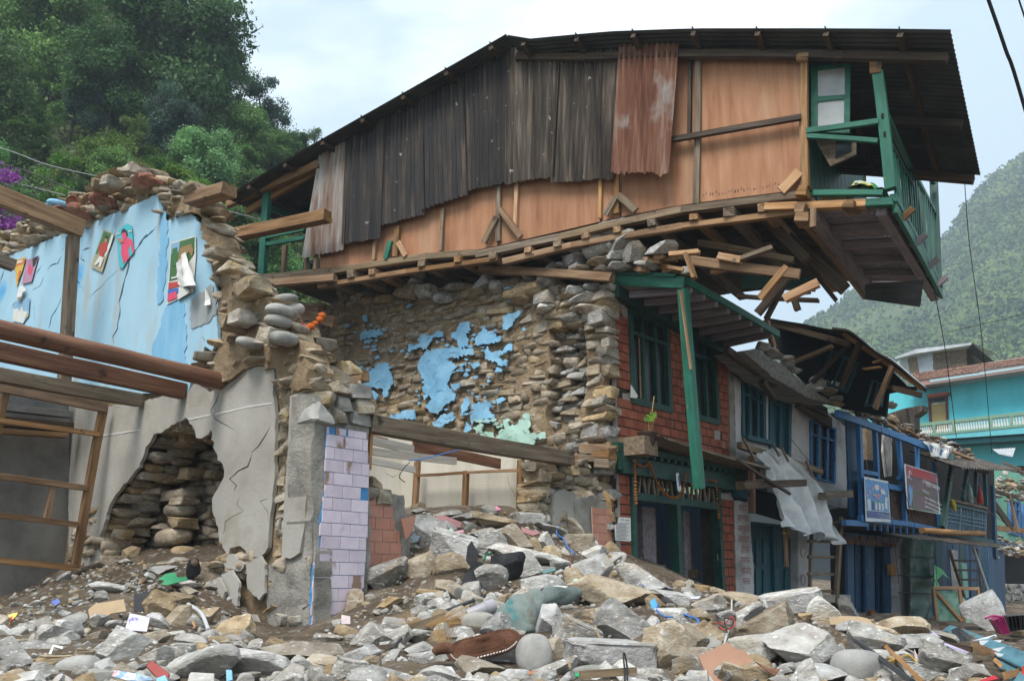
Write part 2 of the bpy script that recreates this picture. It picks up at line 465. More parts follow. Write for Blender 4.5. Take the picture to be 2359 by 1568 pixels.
def corrugated(name,q,m,parent=None,pitch=.076,amp=.013,nv=12,out=Vector((0,0,1)),ripple=.0,ragb=0.0,seed=0,along='v',thick=0.0):
    """corrugated sheet over the quad q = top-left, top-right, bottom-right, bottom-left; ridges run down"""
    tl,tr,br,bl=[Vector(p)for p in q]
    if along == 'u':tl,tr,br,bl=bl,tl,tr,br
    W=((tr-tl).length+(br-bl).length)/2
    n=max(2,int(W/pitch)); nu=n*6
    nrm=(tr-tl).cross(bl-tl).normalized()
    if nrm.dot(out)<0:nrm=-nrm
    ph=seed*1.7
    def fn(s,t):
        rb=ragb*(mnoise.noise(Vector((s*W*6,seed,0)))+.5*mnoise.noise(Vector((s*W*22,seed,4))))if ragb else 0
        tt=t+rb*(1 if t>.5 else 0)*(t-.5)*2
        p=tl.lerp(tr,s).lerp(bl.lerp(br,s),tt)
        d=amp*math.cos(2*math.pi*n*s)
        if ripple:
            d += ripple*mnoise.noise(Vector((s*W*1.5+ph,tt*3,seed)))*(.3+tt)
        return p+nrm*d
    return surf(name,fn,nu,nv,m,parent)

# ---------------------------------------------------------------- stones
def ico(sub):
    bm=bmesh.new(); bmesh.ops.create_icosphere(bm,subdivisions=sub,radius=1)
    V=np.array([v.co[:]for v in bm.verts]); F=np.array([[v.index for v in f.verts]for f in bm.faces])
    bm.free(); return V,F
ICO={k:ico(k)for k in (1,2,3,4)}
def stone_arrays(kind,sub,seed):
    r=np.random.default_rng(seed); V,F=ICO[sub]; V=V.copy()
    if kind == 'angular':
        V *= 1.25
        for i in range(int(r.integers(11,17))):
            n=r.normal(size=3)*np.array([1,1,1.3]); n/=np.linalg.norm(n); d=r.uniform(.5,.9)
            t=V @ n-d; V -= np.outer(np.maximum(t,0),n)
        amp,fr=.024,3.2
    elif kind == 'block':
        V=np.sign(V)*np.abs(V)** .2; V *= .8
        for i in range(int(r.integers(5,8))):
            n=r.normal(size=3)*np.array([1,1,.45]); n/=np.linalg.norm(n); d=r.uniform(.62,.98)
            t=V @ n-d; V -= np.outer(np.maximum(t,0),n)
        amp,fr=.06,3.4
    else:
        V=np.sign(V)*np.abs(V)** .8
        amp,fr=.03,1.2
    off=r.uniform(0,50,3)
    for i in range(len(V)):
        p=Vector(V[i]); q=Vector((p.x*fr+off[0],p.y*fr+off[1],p.z*fr*(1.0 if kind == 'cobble' else 2.2)+off[2]))
        k=1+amp*2.2*mnoise.noise(q)
        if kind != 'cobble':
            lay=mnoise.noise(Vector((p.x*.7+off[0],p.y*.7+off[1],p.z*5+off[2])))
            k += amp*1.1*lay+amp*.8*mnoise.noise(q*3.1)
        V[i]=V[i]*np.array([k,k,1+(k-1)*.4])
    lo,hi=V.min(0),V.max(0)
    V=(V-(lo+hi)/2)/(hi-lo)
    return V,F
def stone_mesh(name,kind,sub,seed,m):
    V,F=stone_arrays(kind,sub,seed)
    me=mesh(name,V,F,m,smooth=True,sharp=27 if kind != 'cobble' else None)
    return me
STL={}
def stone_lib(kind,m,n,sub):
    key=(kind,m.name,sub)
    if key not in STL:
        base=[stone_mesh('stone',kind,sub,100*len(kind)+i,m)for i in range(10)]
        STL[key]=base
    return STL[key]
LOW={k:[stone_arrays(k,2,900+i)for i in range(8)]for k in ('angular','block','cobble')}
MED=[stone_arrays('angular',3,950+i)for i in range(10)]
TINY=[stone_arrays('angular',1,700+i)for i in range(8)]
def mat_rs(M3,dims):
    return np.array(M3)@ np.diag(dims)
def joined_stones(name,items,m,parent=None,mats=None):
    """items: (arrays, 3x3 rotation*scale, location, material index)"""
    Vs,Fs,mi,b=[],[],[],0
    for (V,F),A,c,k in items:
        Vs.append(V @ np.array(A).T+np.array(c)); Fs.append(F+b); b += len(V); mi.append(np.full(len(F),k))
    return fastmesh(name,np.concatenate(Vs),np.concatenate(Fs),m,True,parent=parent,mi=np.concatenate(mi)if mats else None,mats=mats)
def stone_course(pl,outline,off,mats,parent,row=(.07,.15),ln=(.16,.45),depth=.26,prot=.03,limit=290,seed=1,
                 holes=(),kind='block',rot=3.0,tilt=0.0,name='stone',sub=3,skip=0.0,stuffname='packed_small_stones'):
    """dry-laid courses of single stones over an outline given in the plane's metres"""
    r=random.Random(seed); A=np.array(pl.mat())
    zs=[p[1]for p in outline]; xs=[p[0]for p in outline]
    z=min(zs)-.02; items=[]
    while z<max(zs):
        h=r.uniform(*row); x=min(xs)-r.uniform(0,.3)
        while x<max(xs):
            l=r.uniform(*ln)*(1.3 if h<sum(row)/2 else .9)
            cx,cz=x+l/2,z+h/2+tilt*(x-xs[0])+.035*mnoise.noise(Vector((x*1.3,z*2,seed)))
            big=1.0
            if inside(outline,cx,cz)and not any(inside(q,cx,cz)for q in holes)and r.random()>skip:
                if r.random()<.08:big=1.5
                x0_,x1_=cx-l/2,cx+l/2
                for _ in range(8):
                    if not inside(outline,x1_,cz):x1_ -= l*.06
                    if not inside(outline,x0_,cz):x0_ += l*.06
                cx,l2=(x0_+x1_)/2,x1_-x0_
                items.append((cx,cz,l2,h*big,r.uniform(-prot,prot)+(prot if r.random()<.1 else 0)))
            x += l
        z += h*.93
    order=sorted(range(len(items)),key=lambda i:-items[i][2]*items[i][3])
    single=set(order[:limit]); rest=[]
    for i,(cx,cz,l,h,pr)in enumerate(items):
        m=r.choice(mats)
        e=Matrix.Rotation(R(r.gauss(0,rot)),3,pl.n)@ Matrix.Rotation(R(r.gauss(0,rot)),3,UP)
        B=e @ pl.mat(); dims=(l*r.uniform(.98,1.12),depth*r.uniform(.85,1.15),h*r.uniform(.98,1.15))
        c=pl.p(cx,cz,off-depth/2+pr)
        if i in single:
            me=r.choice(stone_lib(kind,m,9,sub))
            M=(B @ Matrix.Diagonal(dims)).to_4x4(); M.translation=c
            put(name,me,M,parent)
        else:
            rest.append((r.choice(LOW[kind]),np.array(B @ Matrix.Diagonal(dims)),tuple(c),0))
    if rest:
        tag(joined_stones(stuffname,rest,mats[0],parent),kind='stuff')
    return len(items)
def brick_rows(pl,outline,off,m,parent,bh,bl,gap,thick,name='brick',holes=(),z0=None,a0=0.0,seed=1,jit=.002,tilt=0.0,missing=()):
    """single facing bricks or tiles in running bond; each clipped at the outline's span in its row"""
    r=random.Random(seed); zs=[p[1]for p in outline]; cnt=0
    base=MATS.get('_b' +m.name)
    if base is None:
        bm=bmesh.new(); bmesh.ops.create_cube(bm,size=1)
        bmesh.ops.bevel(bm,geom=[e for e in bm.edges if abs((e.verts[0].co+e.verts[1].co).y)>.9],offset=.03,segments=1,affect='EDGES')
        me=bpy.data.meshes.new(name); bm.to_mesh(me); bm.free(); me.materials.append(m); base=me; MATS['_b' +m.name]=me
    z=z0 if z0 is not None else min(zs); k=0
    def spans(zc):
        xs=[]
        for poly in [outline]+list(holes):
            n=len(poly)
            for i in range(n):
                (x1,y1),(x2,y2)=poly[i],poly[(i+1)%n]
                if (y1>zc)!= (y2>zc):xs.append(x1+(x2-x1)*(zc-y1)/(y2-y1))
        xs.sort(); out_=[]
        for i in range(len(xs)-1):
            c=(xs[i]+xs[i+1])/2
            if inside(outline,c,zc)and not any(inside(h,c,zc)for h in holes):out_.append((xs[i],xs[i+1]))
        return out_
    while z<max(zs):
        h=min(bh,max(zs)-z)
        for (s0,s1)in spans(z+bh/2):
            x=a0+(bl/2 if k%2 else 0)+math.floor((s0-a0)/bl-1)*bl
            while x<s1:
                l0,l1=max(x+gap/2,s0),min(x+bl-gap/2,s1)
                if l1-l0>.025 and not any(inside(q,(l0+l1)/2,z+bh/2)for q in missing):
                    M=(pl.mat()@ Matrix.Diagonal((l1-l0,thick,h-gap))).to_4x4()
                    M.translation=pl.p((l0+l1)/2,z+h/2,off-thick/2+r.uniform(-jit,jit))
                    put(name,base,M,parent); cnt += 1
                x += bl
        z += bh; k += 1
    return cnt
def text_mesh(s,m,size,name='lettering'):
    cu=bpy.data.curves.new('t','FONT'); cu.body=s; cu.size=size; cu.align_x='CENTER'; cu.align_y='CENTER'
    o=bpy.data.objects.new('t',cu); col.objects.link(o)
    me=bpy.data.meshes.new_from_object(o.evaluated_get(bpy.context.evaluated_depsgraph_get()))
    bpy.data.objects.remove(o); me.materials.clear(); me.materials.append(m); me.name=name
    return me
# ================================================================ ground and rubble slope
def rbf(P,z,smooth=.02):
    P=np.array(P); n=len(P)
    D=np.linalg.norm(P[:,None]-P[None],axis=2)
    K=np.where(D>0,D ** 2*np.log(D+1e-9),0)+smooth*np.eye(n)
    Q=np.hstack([np.ones((n,1)),P])
    A=np.vstack([np.hstack([K,Q]),np.hstack([Q.T,np.zeros((3,3))])])
    s=np.linalg.solve(A,np.concatenate([z,np.zeros(3)]))
    return P,s
def rbf_eval(S,X):
    P,s=S; D=np.linalg.norm(X[:,None]-P[None],axis=2)
    K=np.where(D>0,D ** 2*np.log(D+1e-9),0)
    return K @ s[:len(P)]+s[len(P)]+X @ s[len(P)+1:]
def dep(pl,u,v):
    return (pl.at(u,v)-EYE).length/ray(u,v).length
GP=[  # u, v, distance along the view
 (-150,1660,4.4),(150,1640,4.4),(450,1640,4.4),(750,1640,4.4),(1050,1640,4.4),(1350,1640,4.4),(1650,1640,4.4),(1950,1640,4.4),(2250,1650,4.4),(2500,1660,4.4),
 (0,1560,5.2),(400,1550,5.3),(800,1550,5.4),(1200,1550,5.4),(1600,1550,5.4),(2000,1555,5.5),(2359,1560,5.6),
 (0,1490,6.6),(300,1480,6.8),(600,1490,7.0),(900,1480,6.8),(1200,1470,6.6),(1500,1450,6.6),(1800,1450,6.8),(2100,1480,7.2),(2359,1510,7.5),
 (0,1430,8.2),(200,1400,8.8),(400,1400,9.0),(560,1450,8.6),(700,1462,8.4),(820,1420,8.6),(900,1390,8.8),(1100,1370,8.6),(1300,1360,8.6),(1500,1380,8.6),(1750,1385,8.8),(2000,1430,9.5),(2200,1470,10.5),(2359,1480,11),
 (0,1388,11.2),(160,1305,11.8),(300,1290,11.2),(430,1290,10.6),(520,1310,10.0),(600,1420,9.6),
 (860,1300,10.2),(950,1230,10.9),(1100,1215,11.2),(1250,1215,11.6),(1370,1275,11.9),(1425,1315,11.9),(1440,1330,11.0),(1530,1352,11.9),
 (950,1178,12.6),(1100,1165,13.0),(1250,1185,13.3),
 (1450,1345,11.6),(1600,1365,12.2),(1750,1385,14),(1900,1405,15.5),(2050,1420,17),(2150,1432,18),(2300,1425,23),(2359,1420,26),
 (2600,1440,20),(2400,1400,45),(2800,1400,45),(1900,1340,30),
]
gx,gz=[],[]
for u,v,d in GP:
    p=pt(u,v,d); gx.append((p.x,p.y)); gz.append(p.z)
for q in ((-9,3,.9),(9,3,.9),(0,1,.8),(-12,10,1.2),(12,8,.9),(-14,18,2),(0,22,1.2),(-6,16,2.2),(25,25,.9),(-4,0,.8),(5,0,.8)):
    gx.append(q[:2]); gz.append(q[2])
GS=rbf(gx,np.array(gz),.05)
def gheight(x,y):
    return float(rbf_eval(GS,np.array([[x,y]]))[0])
def on_ground(u,v,d0=3.6,d1=30):
    """where the sight line through u, v meets the rubble"""
    ds=np.arange(d0,d1,.08); r_=ray(u,v)
    X=np.array([[EYE.x+r_.x*d,EYE.y+r_.y*d]for d in ds]); Z=rbf_eval(GS,X)
    zz=np.array([EYE.z+r_.z*d for d in ds])
    k=np.argmax(zz<Z)
    if zz[k]>= Z[k]:k=len(ds)-1
    d=ds[k]; return EYE+r_*d,d
n=230
xs=np.concatenate([np.linspace(-16,-8,30,endpoint=False),np.linspace(-8,10,190,endpoint=False),np.linspace(10,32,40)])
ys=np.concatenate([np.linspace(-6,3.6,20,endpoint=False),np.linspace(3.6,14.5,150,endpoint=False),np.linspace(14.5,48,60)])
X,Y=np.meshgrid(xs,ys); XY=np.stack([X.ravel(),Y.ravel()],1)
Z=rbf_eval(GS,XY); Z=np.clip(Z,.3,4.5)
for i,(x,y)in enumerate(XY):
    Z[i]+= .05*mnoise.noise(Vector((x*2.3,y*2.3,1)))+.028*mnoise.noise(Vector((x*7,y*7,2)))+.012*mnoise.noise(Vector((x*19,y*19,3)))
nx,ny=len(xs),len(ys)
I=np.arange(nx*ny).reshape(ny,nx)
F=np.stack([I[:-1,:-1].ravel(),I[:-1,1:].ravel(),I[1:,1:].ravel(),I[1:,:-1].ravel()],1)
tag(fastmesh('rubble_slope',np.column_stack([XY,Z]),F,m_soil,True),kind='structure')
m_far=mat('valley_ground',[(.05,.06,.03),(.09,.10,.05),(.14,.13,.09)],.2,coord='World',bump=.3,bscale=2,rnd=0)
gr=mk('ground',[(-400,-300,.2),(880,-300,.2),(880,880,.2),(-400,880,.2)],[(0,1,2,3)],m_far)
tag(gr,kind='structure')
# ================================================================ ruined house, left: party wall with blue paint above and the hole below
def slit(pts,wd,seed=1):
    """thin crack outline round a polyline (pixels)"""
    r=random.Random(seed); P=[]
    for i in range(len(pts)-1):
        a,b=Vector(pts[i]),Vector(pts[i+1]); k=max(1,int((b-a).length/14))
        for q in range(k):
            p=a.lerp(b,q/k)
            if i or q:p += Vector((r.uniform(-2,2),r.uniform(-2,2)))
            P.append(p)
    P.append(Vector(pts[-1])); n=len(P); L,Rr=[],[]
    for i,p in enumerate(P):
        d=(P[min(i+1,n-1)]-P[max(i-1,0)]).normalized(); nn_=Vector((-d.y,d.x))
        wv=wd*(.5 if 0<i<n-1 else .12)*r.uniform(.55,1.3)
        L.append(p+nn_*wv); Rr.append(p-nn_*wv)
    return [(q.x,q.y)for q in L+Rr[::-1]]
def q5(l):return [(x*.2204,518.3+y*.2204)for x,y in l]
def q4(l):return [(x/3,523+y/3)for x,y in l]
def q7(l):return [(x/3,1045+y/3)for x,y in l]
def q8(l):return [(786.7+x/3,1045+y/3)for x,y in l]
def q6(l):return [(786.7+x/3,523+y/3)for x,y in l]
def q2(l):return [(786.7+x/3,y/3)for x,y in l]
def q3(l):return [(1572.3+x/3,y/3)for x,y in l]
def q9(l):return [(1572.3+x/3,523+y/3)for x,y in l]
def q10(l):return [(1572.3+x/3,1045+y/3)for x,y in l]

HOLE=[(428,962),(447,985),(452,1008),(470,1006),(486,990),(497,1040),(517,1085),(505,1120),(489,1150),(492,1185),(503,1215),(506,1245),(520,1270),(512,1330),(230,1330),(226,1250),(245,1195),(252,1165),(275,1130),(300,1100),(322,1075),(336,1030),(355,1000),(390,985)]
w1=thing('ruined_wall',WALL1.p(2.5,1.2),'broken stone party wall painted pale blue above with a big hole in its plaster','wall')
core=[(-260,660),(-60,595),(0,570),(60,530),(130,495),(200,445),(290,415),(330,412),(390,445),(430,470),(455,500),(470,550),(485,600),(515,660),(560,710),(600,765),(640,820),(668,870),(724,905),(724,1500),(-260,1560)]
panel('mortar_core',WALL1,core,-.06,.42,m_mud,w1,holes=[[(370+(u-370)*1.16,1130+(v-1130)*1.12)for u,v in HOLE]],rag=.03,step=.12,grid=.12,wav=.03,smooth=True)
back=[(u,v)for u,v in [(190,930),(560,930),(560,1400),(190,1400)]]
panel('cave_side',WALL1,[(170,920),(560,920),(560,1400),(170,1400)],-.49,.5,m_mud,w1,holes=[[(370+(u-370)*1.04,1130+(v-1130)*1.03)for u,v in HOLE]],rag=.03,step=.1,grid=.12,wav=.04,smooth=True)
panel('hole_back',WALL1,[(120,900),(600,900),(600,1420),(120,1420)],-1.0,.2,m_mud,w1,grid=.12,wav=.06,smooth=True)
blue=[(-260,690),(-60,622),(29,587),(141,540),(200,519),(280,485),(363,447),(368,480),(377,514),(392,505),(440,489),(462,520),(480,562),(486,600),(490,640),(503,680),(500,730),(503,785),(488,808),(472,797),(462,830),(448,850),(432,905),(330,905),(160,905),(-260,905)]
cr_b=[slit(q5(c),wd,i)for i,(c,wd)in enumerate([
    ([(1640,15),(1580,65),(1500,150),(1440,240),(1350,345),(1330,500),(1280,620),(1245,800),(1250,950),(1220,1080),(1180,1160),(1195,1260)],3.4),
    ([(650,740),(610,850),(540,960),(505,1090)],2.2),([(640,330),(600,390),(540,430),(490,470)],2.2),([(455,545),(440,600),(415,640),(340,680)],2.4),
    ([(1240,470),(1100,600),(1000,690),(930,770)],1.3),([(945,240),(905,240),(860,270)],3.2),([(780,560),(830,610),(870,680)],1.5),
    ([(440,420),(380,520),(330,590)],1.6),([(50,450),(15,560),(0,640)],2.2),([(1090,880),(1078,960)],2.0),([(350,830),(360,990),(372,1040)],1.0),
    ([(180,790),(140,830),(128,880)],2.0),([(2110,1160),(2150,1230),(2160,1280)],1.4),([(860,300),(850,350),(890,385)],1.5),([(690,200),(640,280)],1.6)])]
panel('blue_plaster',WALL1,blue,0,.035,m_pblue,w1,holes=cr_b,rag=.012,step=.06,grid=.22,wav=.008,smooth=True)
m_dblue=mat('deeper_blue_paint',[(.13,.31,.46),(.17,.37,.54),(.22,.42,.58)],2,coord='World',rnd=0,bump=.1,stretch=(2,2,.5))
m_bare=mat('greyed_bare_patch',[(.19,.20,.20),(.26,.28,.28),(.30,.34,.36)],2,coord='World',rnd=0,bump=.2,stretch=(2,2,.5))
for i,(m,c)in enumerate([(m_dblue,[(388,692),(412,690),(424,700),(430,770),(426,820),(430,872),(400,862),(352,838),(350,800),(366,760)]),(m_dblue,[(371,470),(386,510),(384,600),(376,690),(362,700),(366,600)]),(m_bare,[(440,690),(486,655),(500,690),(498,725),(470,745),(438,752)])]):
    panel('paint_patch',WALL1,c,.0095+.0006*i,.006,m,w1,rag=.03,step=.05,seed=i,grid=.2,wav=.002)
grey=[(158,930),(235,938),(330,925),(395,905),(432,905),(450,880),(480,905),(515,895),(540,872),(565,852),(600,843),(629,840),(634,870),(629,905),(636,960),(634,1040),(631,1120),(624,1180),(618,1260),(600,1282),(572,1278),(556,1258),(530,1262),(522,1310),(512,1345),(226,1345),(158,1345)]
cr_g=[slit(c,wd,40+i)for i,(c,wd)in enumerate([
    (q4([(1518,1140),(1500,1200),(1465,1270),(1480,1320),(1560,1370),(1620,1400)]),2.6),(q4([(1870,1375),(1840,1440),(1790,1510),(1740,1560)]),3),
    (q7([(1745,0),(1720,90),(1650,115),(1590,180),(1640,220),(1620,260)]),3.4),(q7([(1860,305),(1805,325),(1850,400),(1858,470)]),2.6),
    (q7([(1660,290),(1640,350),(1680,400),(1560,470),(1540,560)]),1.6),(q4([(1700,950),(1700,1020),(1580,1130)]),1.4),
    (q7([(460,60),(465,150),(520,280),(540,340)]),3),(q7([(770,210),(780,300)]),1.6),(q4([(1650,1400),(1640,1480)]),1.6),(q4([(760,1260),(735,1300)]),2.6),
    (q4([(1675,1270),(1680,1340)]),2.0),(q4([(840,1235),(810,1250)]),2.6)])]
hole_r=[HOLE[i]for i in range(len(HOLE))if HOLE[i][1]<1320]+[]
hole_g=[p for p in HOLE if p[1]<1320]
hole_g=hole_g[:13]+[(516,1312),(232,1312)]+hole_g[13:]
go=ragged(P2(WALL1,grey),.012,.06,3); gh=[ragged(P2(WALL1,hole_g),.022,.05,8)]+[P2(WALL1,c)for c in cr_g]
slab('grey_plaster',WALL1,go,.004,.045,m_plast,w1,holes=gh,grid=.2,wav=.008,smooth=True)
for i,c in enumerate([[(700,1437),(965,1397),(968,1404),(702,1446)],[(1300,1325),(1455,1290),(1458,1300),(1302,1334)],[(1488,1286),(1660,1250),(1700,1238),(1882,1212),(1880,1220),(1700,1248),(1662,1258),(1490,1296)]]):
    panel('chalk_line',WALL1,q4(c),.0085,.006,m_paperw,w1,rag=.002,step=.05)
for i,(c,off)in enumerate([([(1530,700),(1600,690),(1690,760),(1660,810),(1560,790)],.05),([(1410,960),(1470,870),(1510,850),(1555,950),(1540,1010),(1490,1045),(1440,1010)],.16),
        ([(1530,830),(1600,800),(1650,890),(1640,1050),(1600,1050),(1545,940)],.1),([(1700,760),(1800,705),(1830,760),(1830,960),(1790,1010),(1710,930)],.05),
        ([(1475,1080),(1520,1050),(1620,1080),(1660,1250),(1580,1260),(1480,1180)],.14),([(1635,1090),(1700,1100),(1790,1240),(1790,1340),(1740,1360),(1680,1240)],.1),([(1700,1100),(1760,1110),(1800,1200),(1790,1250)],.07)]):
    panel('plaster_fragment',WALL1,q7(c),off,.03,m_plast,w1,rag=.008,step=.04,seed=i)
hl=P2(WALL1,[(215,950),(530,950),(530,1330),(215,1330)],-.75)
stone_course(WALL1,hl,-.72,[m_wst,m_wst,m_wsg],w1,row=(.07,.13),ln=(.15,.34),depth=.3,prot=.08,limit=70,seed=4,kind='block',rot=5)
for i,(u,v,a,b)in enumerate([(1240,390,230,95),(1250,478,190,75),(1200,575,300,120),(1275,680,160,85),(1235,290,300,70),(1150,680,110,50),(860,360,160,80),(1280,330,140,55),(1240,715,160,60),(1010,120,190,80),(1150,500,110,40),(800,480,170,70),(900,260,170,80),(830,540,180,60),(1320,140,150,80)]):
    uu,vv=u/3,1045+v/3; p=WALL1.at(uu,vv,-.5); d=(p-EYE).length/ray(uu,vv).length
    B=Matrix.Rotation(R(rng.uniform(-6,6)),3,WALL1.n)@ WALL1.mat()@ Matrix.Diagonal((a/3*d/FPX*1.12,.3,b/3*d/FPX*1.05))
    M=B.to_4x4(); M.translation=p
    put('stone',stone_lib('cobble' if i in (0,2,3)else 'block',m_wst,5,3)[i%5],M,w1)
ring=P2(WALL1,[(370+(u-370)*1.2,1130+(v-1130)*1.16)for u,v in HOLE]); inner=P2(WALL1,[(372+(u-372)*.96,1135+(v-1135)*.97)for u,v in HOLE])
for of_,sd_ in ((-.07,61),(-.3,62)):stone_course(WALL1,ring,of_,[m_wst,m_wst,m_wsg],w1,row=(.06,.11),ln=(.12,.26),depth=.32,prot=.02,limit=70,seed=sd_,kind='block',rot=7,holes=[inner])
rim=P2(WALL1,[(560,1330),(500,1345),(225,1345),(160,1330),(160,1240),(195,1180),(225,1170),(232,1250),(242,1300),(505,1300),(512,1260),(545,1265),(600,1290)])
stone_course(WALL1,rim,.03,[m_wst,m_wsg],w1,row=(.05,.09),ln=(.1,.25),depth=.3,prot=.05,limit=40,seed=14,rot=9)
headz=[(-260,625),(-60,560),(0,536),(60,502),(130,466),(165,448),(200,418),(260,392),(300,384),(345,388),(400,415),(445,432),(480,462),(500,510),(512,560),(560,622),(600,655),(650,690),(672,740),(700,780),(726,835),(727,900),(720,905),(668,912),(640,905),(632,846),(600,838),(565,848),(536,872),(505,890),(452,872),(446,850),(470,800),(488,812),(505,785),(503,720),(503,680),(488,640),(485,590),(465,520),(440,490),(395,505),(374,512),(363,447),(280,486),(200,522),(141,544),(29,591),(-60,626),(-260,695)]
stone_course(WALL1,P2(WALL1,headz),.07,[m_wst,m_wst,m_wsg],w1,row=(.055,.13),ln=(.10,.32),depth=.4,prot=.06,limit=290,seed=2,kind='angular',rot=13,name='stone')
stone_course(WALL1,P2(WALL1,[(470,640),(520,640),(600,690),(650,745),(700,800),(726,850),(726,905),(650,900),(560,800),(500,740)],-.25),-.25,[m_wst,m_wsg],w1,row=(.07,.13),ln=(.14,.34),depth=.4,prot=.1,limit=100,seed=22,kind='angular',rot=14)
stone_course(WALL1,P2(WALL1,[(430,450),(480,470),(510,560),(470,600),(430,520)],-.25),-.25,[m_wst,m_wsg],w1,row=(.07,.13),ln=(.14,.34),depth=.4,prot=.1,limit=60,seed=23,kind='angular',rot=14)
m_redrock=mat('red_tinged_stone',[(.20,.085,.055),(.34,.15,.10),(.40,.23,.16)],2,bscale=7,bump=.8,bdist=.05,rnd=.15)
for i,(u,v,a,b)in enumerate([(980,1260,190,110),(680,1370,150,80),(520,1390,110,80),(520,1460,130,90),(750,1400,90,60),(1020,1235,90,60),(430,1450,90,60),(1095,1260,50,40),(580,1490,80,60)]):
    uu,vv=u/3,v/3; p=WALL1.at(uu,vv,.14); d=(p-EYE).length/ray(uu,vv).length
    B=Matrix.Rotation(R(rng.uniform(8,30)),3,WALL1.n)@ WALL1.mat()@ Matrix.Diagonal((a/3*d/FPX,.26,b/3*d/FPX)); M=B.to_4x4(); M.translation=p
    put('stone',stone_lib('angular',m_redrock,4,3)[i%4],M,w1)
for i,(u,v,a,b,mm)in enumerate([(313,391,42,24,m_wsg),(232,430,36,26,m_wst),(262,421,30,22,m_wsg),(452,440,44,20,m_wst),(100,480,42,22,m_flake),(133,470,26,16,m_flake),(575,665,90,34,m_wst),(655,780,44,30,m_cobble),(643,715,42,26,m_cobble),(625,775,60,40,m_wst),(575,790,44,24,m_cobble),(530,745,50,36,m_wst),(562,735,40,30,m_wsg),(640,740,40,28,m_cobble),(500,585,60,18,m_wsg),(540,620,50,22,m_wsg)]):
    p=WALL1.at(u,v,.17); d=(p-EYE).length/ray(u,v).length
    B=Matrix.Rotation(R(rng.uniform(-20,14)),3,WALL1.n)@ WALL1.mat()@ Matrix.Diagonal((a*d/FPX*1.1,.3,b*d/FPX*1.1)); M=B.to_4x4(); M.translation=p
    put('stone',stone_lib('cobble' if mm in (m_cobble,m_flake)else 'block',mm,5,3)[i%5],M,w1)
stone_course(WALL1,P2(WALL1,[(636,900),(668,905),(664,1100),(655,1290),(716,1290),(717,1480),(600,1480),(610,1300),(624,1285),(634,1100)]),.0,[m_wst,m_wsg,m_wsg],w1,row=(.06,.12),ln=(.1,.24),depth=.2,prot=.03,limit=80,seed=9,rot=7)
m_conc=mat('rough_concrete',[(.15,.138,.118),(.26,.245,.215),(.33,.31,.28)],4,coord='World',rough=.95,bump=.9,bscale=30,rnd=.05,bdist=.03)
panel('cement_pilaster',WALL1,[(668,912),(690,904),(716,908),(722,925),(715,1010),(708,1110),(700,1220),(690,1272),(668,1286),(648,1280),(655,1150),(664,1030)],.045,.08,m_plast,w1,rag=.006,step=.06)
panel('mortar_patch',WALL1,[(690,1272),(703,1160),(718,1010),(724,1000),(726,1300),(722,1480),(612,1480),(618,1300),(640,1290)],-.0,.2,m_conc,w1,rag=.01,step=.06,grid=.07,wav=.03,smooth=True)

def poster(label,pts,layers,off=.02,pl=WALL1):
    p=[pl.at(*q)for q in pts]; c=sum(p,Vector())/len(p)
    t=thing('poster',c,label,'poster','posters on the blue wall')
    panel('sheet',pl,pts,off,.0015,layers[0],t)
    for i,(nm,m,q)in enumerate(layers[1:]):
        panel(nm,pl,q,off+.0022+.0015*i,.0014,m,t,rag=.003 if len(q)>5 else 0,step=.03,seed=i)
    return t
f_red=flat('print_red',(.42,.05,.04)); f_pink=flat('print_pink',(.62,.07,.14)); f_skin=flat('print_skin',(.42,.2,.13)); f_hair=flat('print_dark_hair',(.025,.015,.015))
f_cyan=flat('print_cyan',(.06,.42,.48)); f_grn=flat('print_green',(.05,.14,.045)); f_khaki=flat('print_khaki',(.35,.31,.2)); f_wht=flat('print_white',(.62,.62,.58)); f_yel=flat('print_yellow',(.62,.36,.06))
f_org=flat('print_orange',(.55,.17,.04)); f_lil=flat('print_lilac',(.42,.22,.32)); f_sky=flat('print_sky',(.2,.36,.5)); f_brn=flat('print_brown',(.26,.17,.07)); f_blu=flat('print_blue',(.05,.12,.42))
poster('narrow tilted poster of a man in an open red shirt on the blue wall',q5([(1085,45),(1195,95),(1065,495),(945,435)]),[f_khaki,
    ('print',f_grn,q5([(1088,62),(1165,95),(1120,240),(1050,220),(1020,300),(995,300)])),('print',f_wht,q5([(1165,98),(1188,108),(1150,230),(1105,330),(1095,320)])),
    ('shirt',f_red,q5([(1080,175),(1105,160),(1128,200),(1118,270),(1090,290),(1065,350),(1035,315),(1030,235),(1055,195)])),
    ('head',f_skin,q5([(1098,125),(1122,128),(1120,160),(1105,185),(1094,165)])),('hair',f_hair,q5([(1095,122),(1112,108),(1126,122),(1122,140),(1098,138)])),
    ('trousers',f_wht,q5([(1040,322),(1082,345),(1070,380),(1048,440),(1030,435),(1040,380),(1000,420),(985,410)]))])
poster('torn turquoise poster of a person in a pink top on the blue wall',q5([(1215,100),(1290,5),(1330,-15),(1378,10),(1392,200),(1400,290),(1345,345),(1280,455),(1245,440)]),[f_cyan,
    ('shirt',f_pink,q5([(1270,160),(1330,125),(1385,165),(1402,280),(1385,300),(1365,200),(1340,260),(1352,345),(1290,405),(1262,290),(1268,200)])),
    ('head',f_pink,q5([(1280,75),(1318,72),(1325,120),(1295,150),(1270,120)])),('hair',f_hair,q5([(1266,95),(1275,50),(1300,36),(1326,60),(1334,120),(1322,110),(1312,72),(1282,78)])),
    ('print',f_wht,q5([(1215,90),(1255,82),(1255,92),(1217,102)])),('print',f_wht,q5([(1340,62),(1380,56),(1381,66),(1342,72)])),('hand',f_skin,q5([(1222,140),(1262,135),(1290,175),(1255,190)]))])
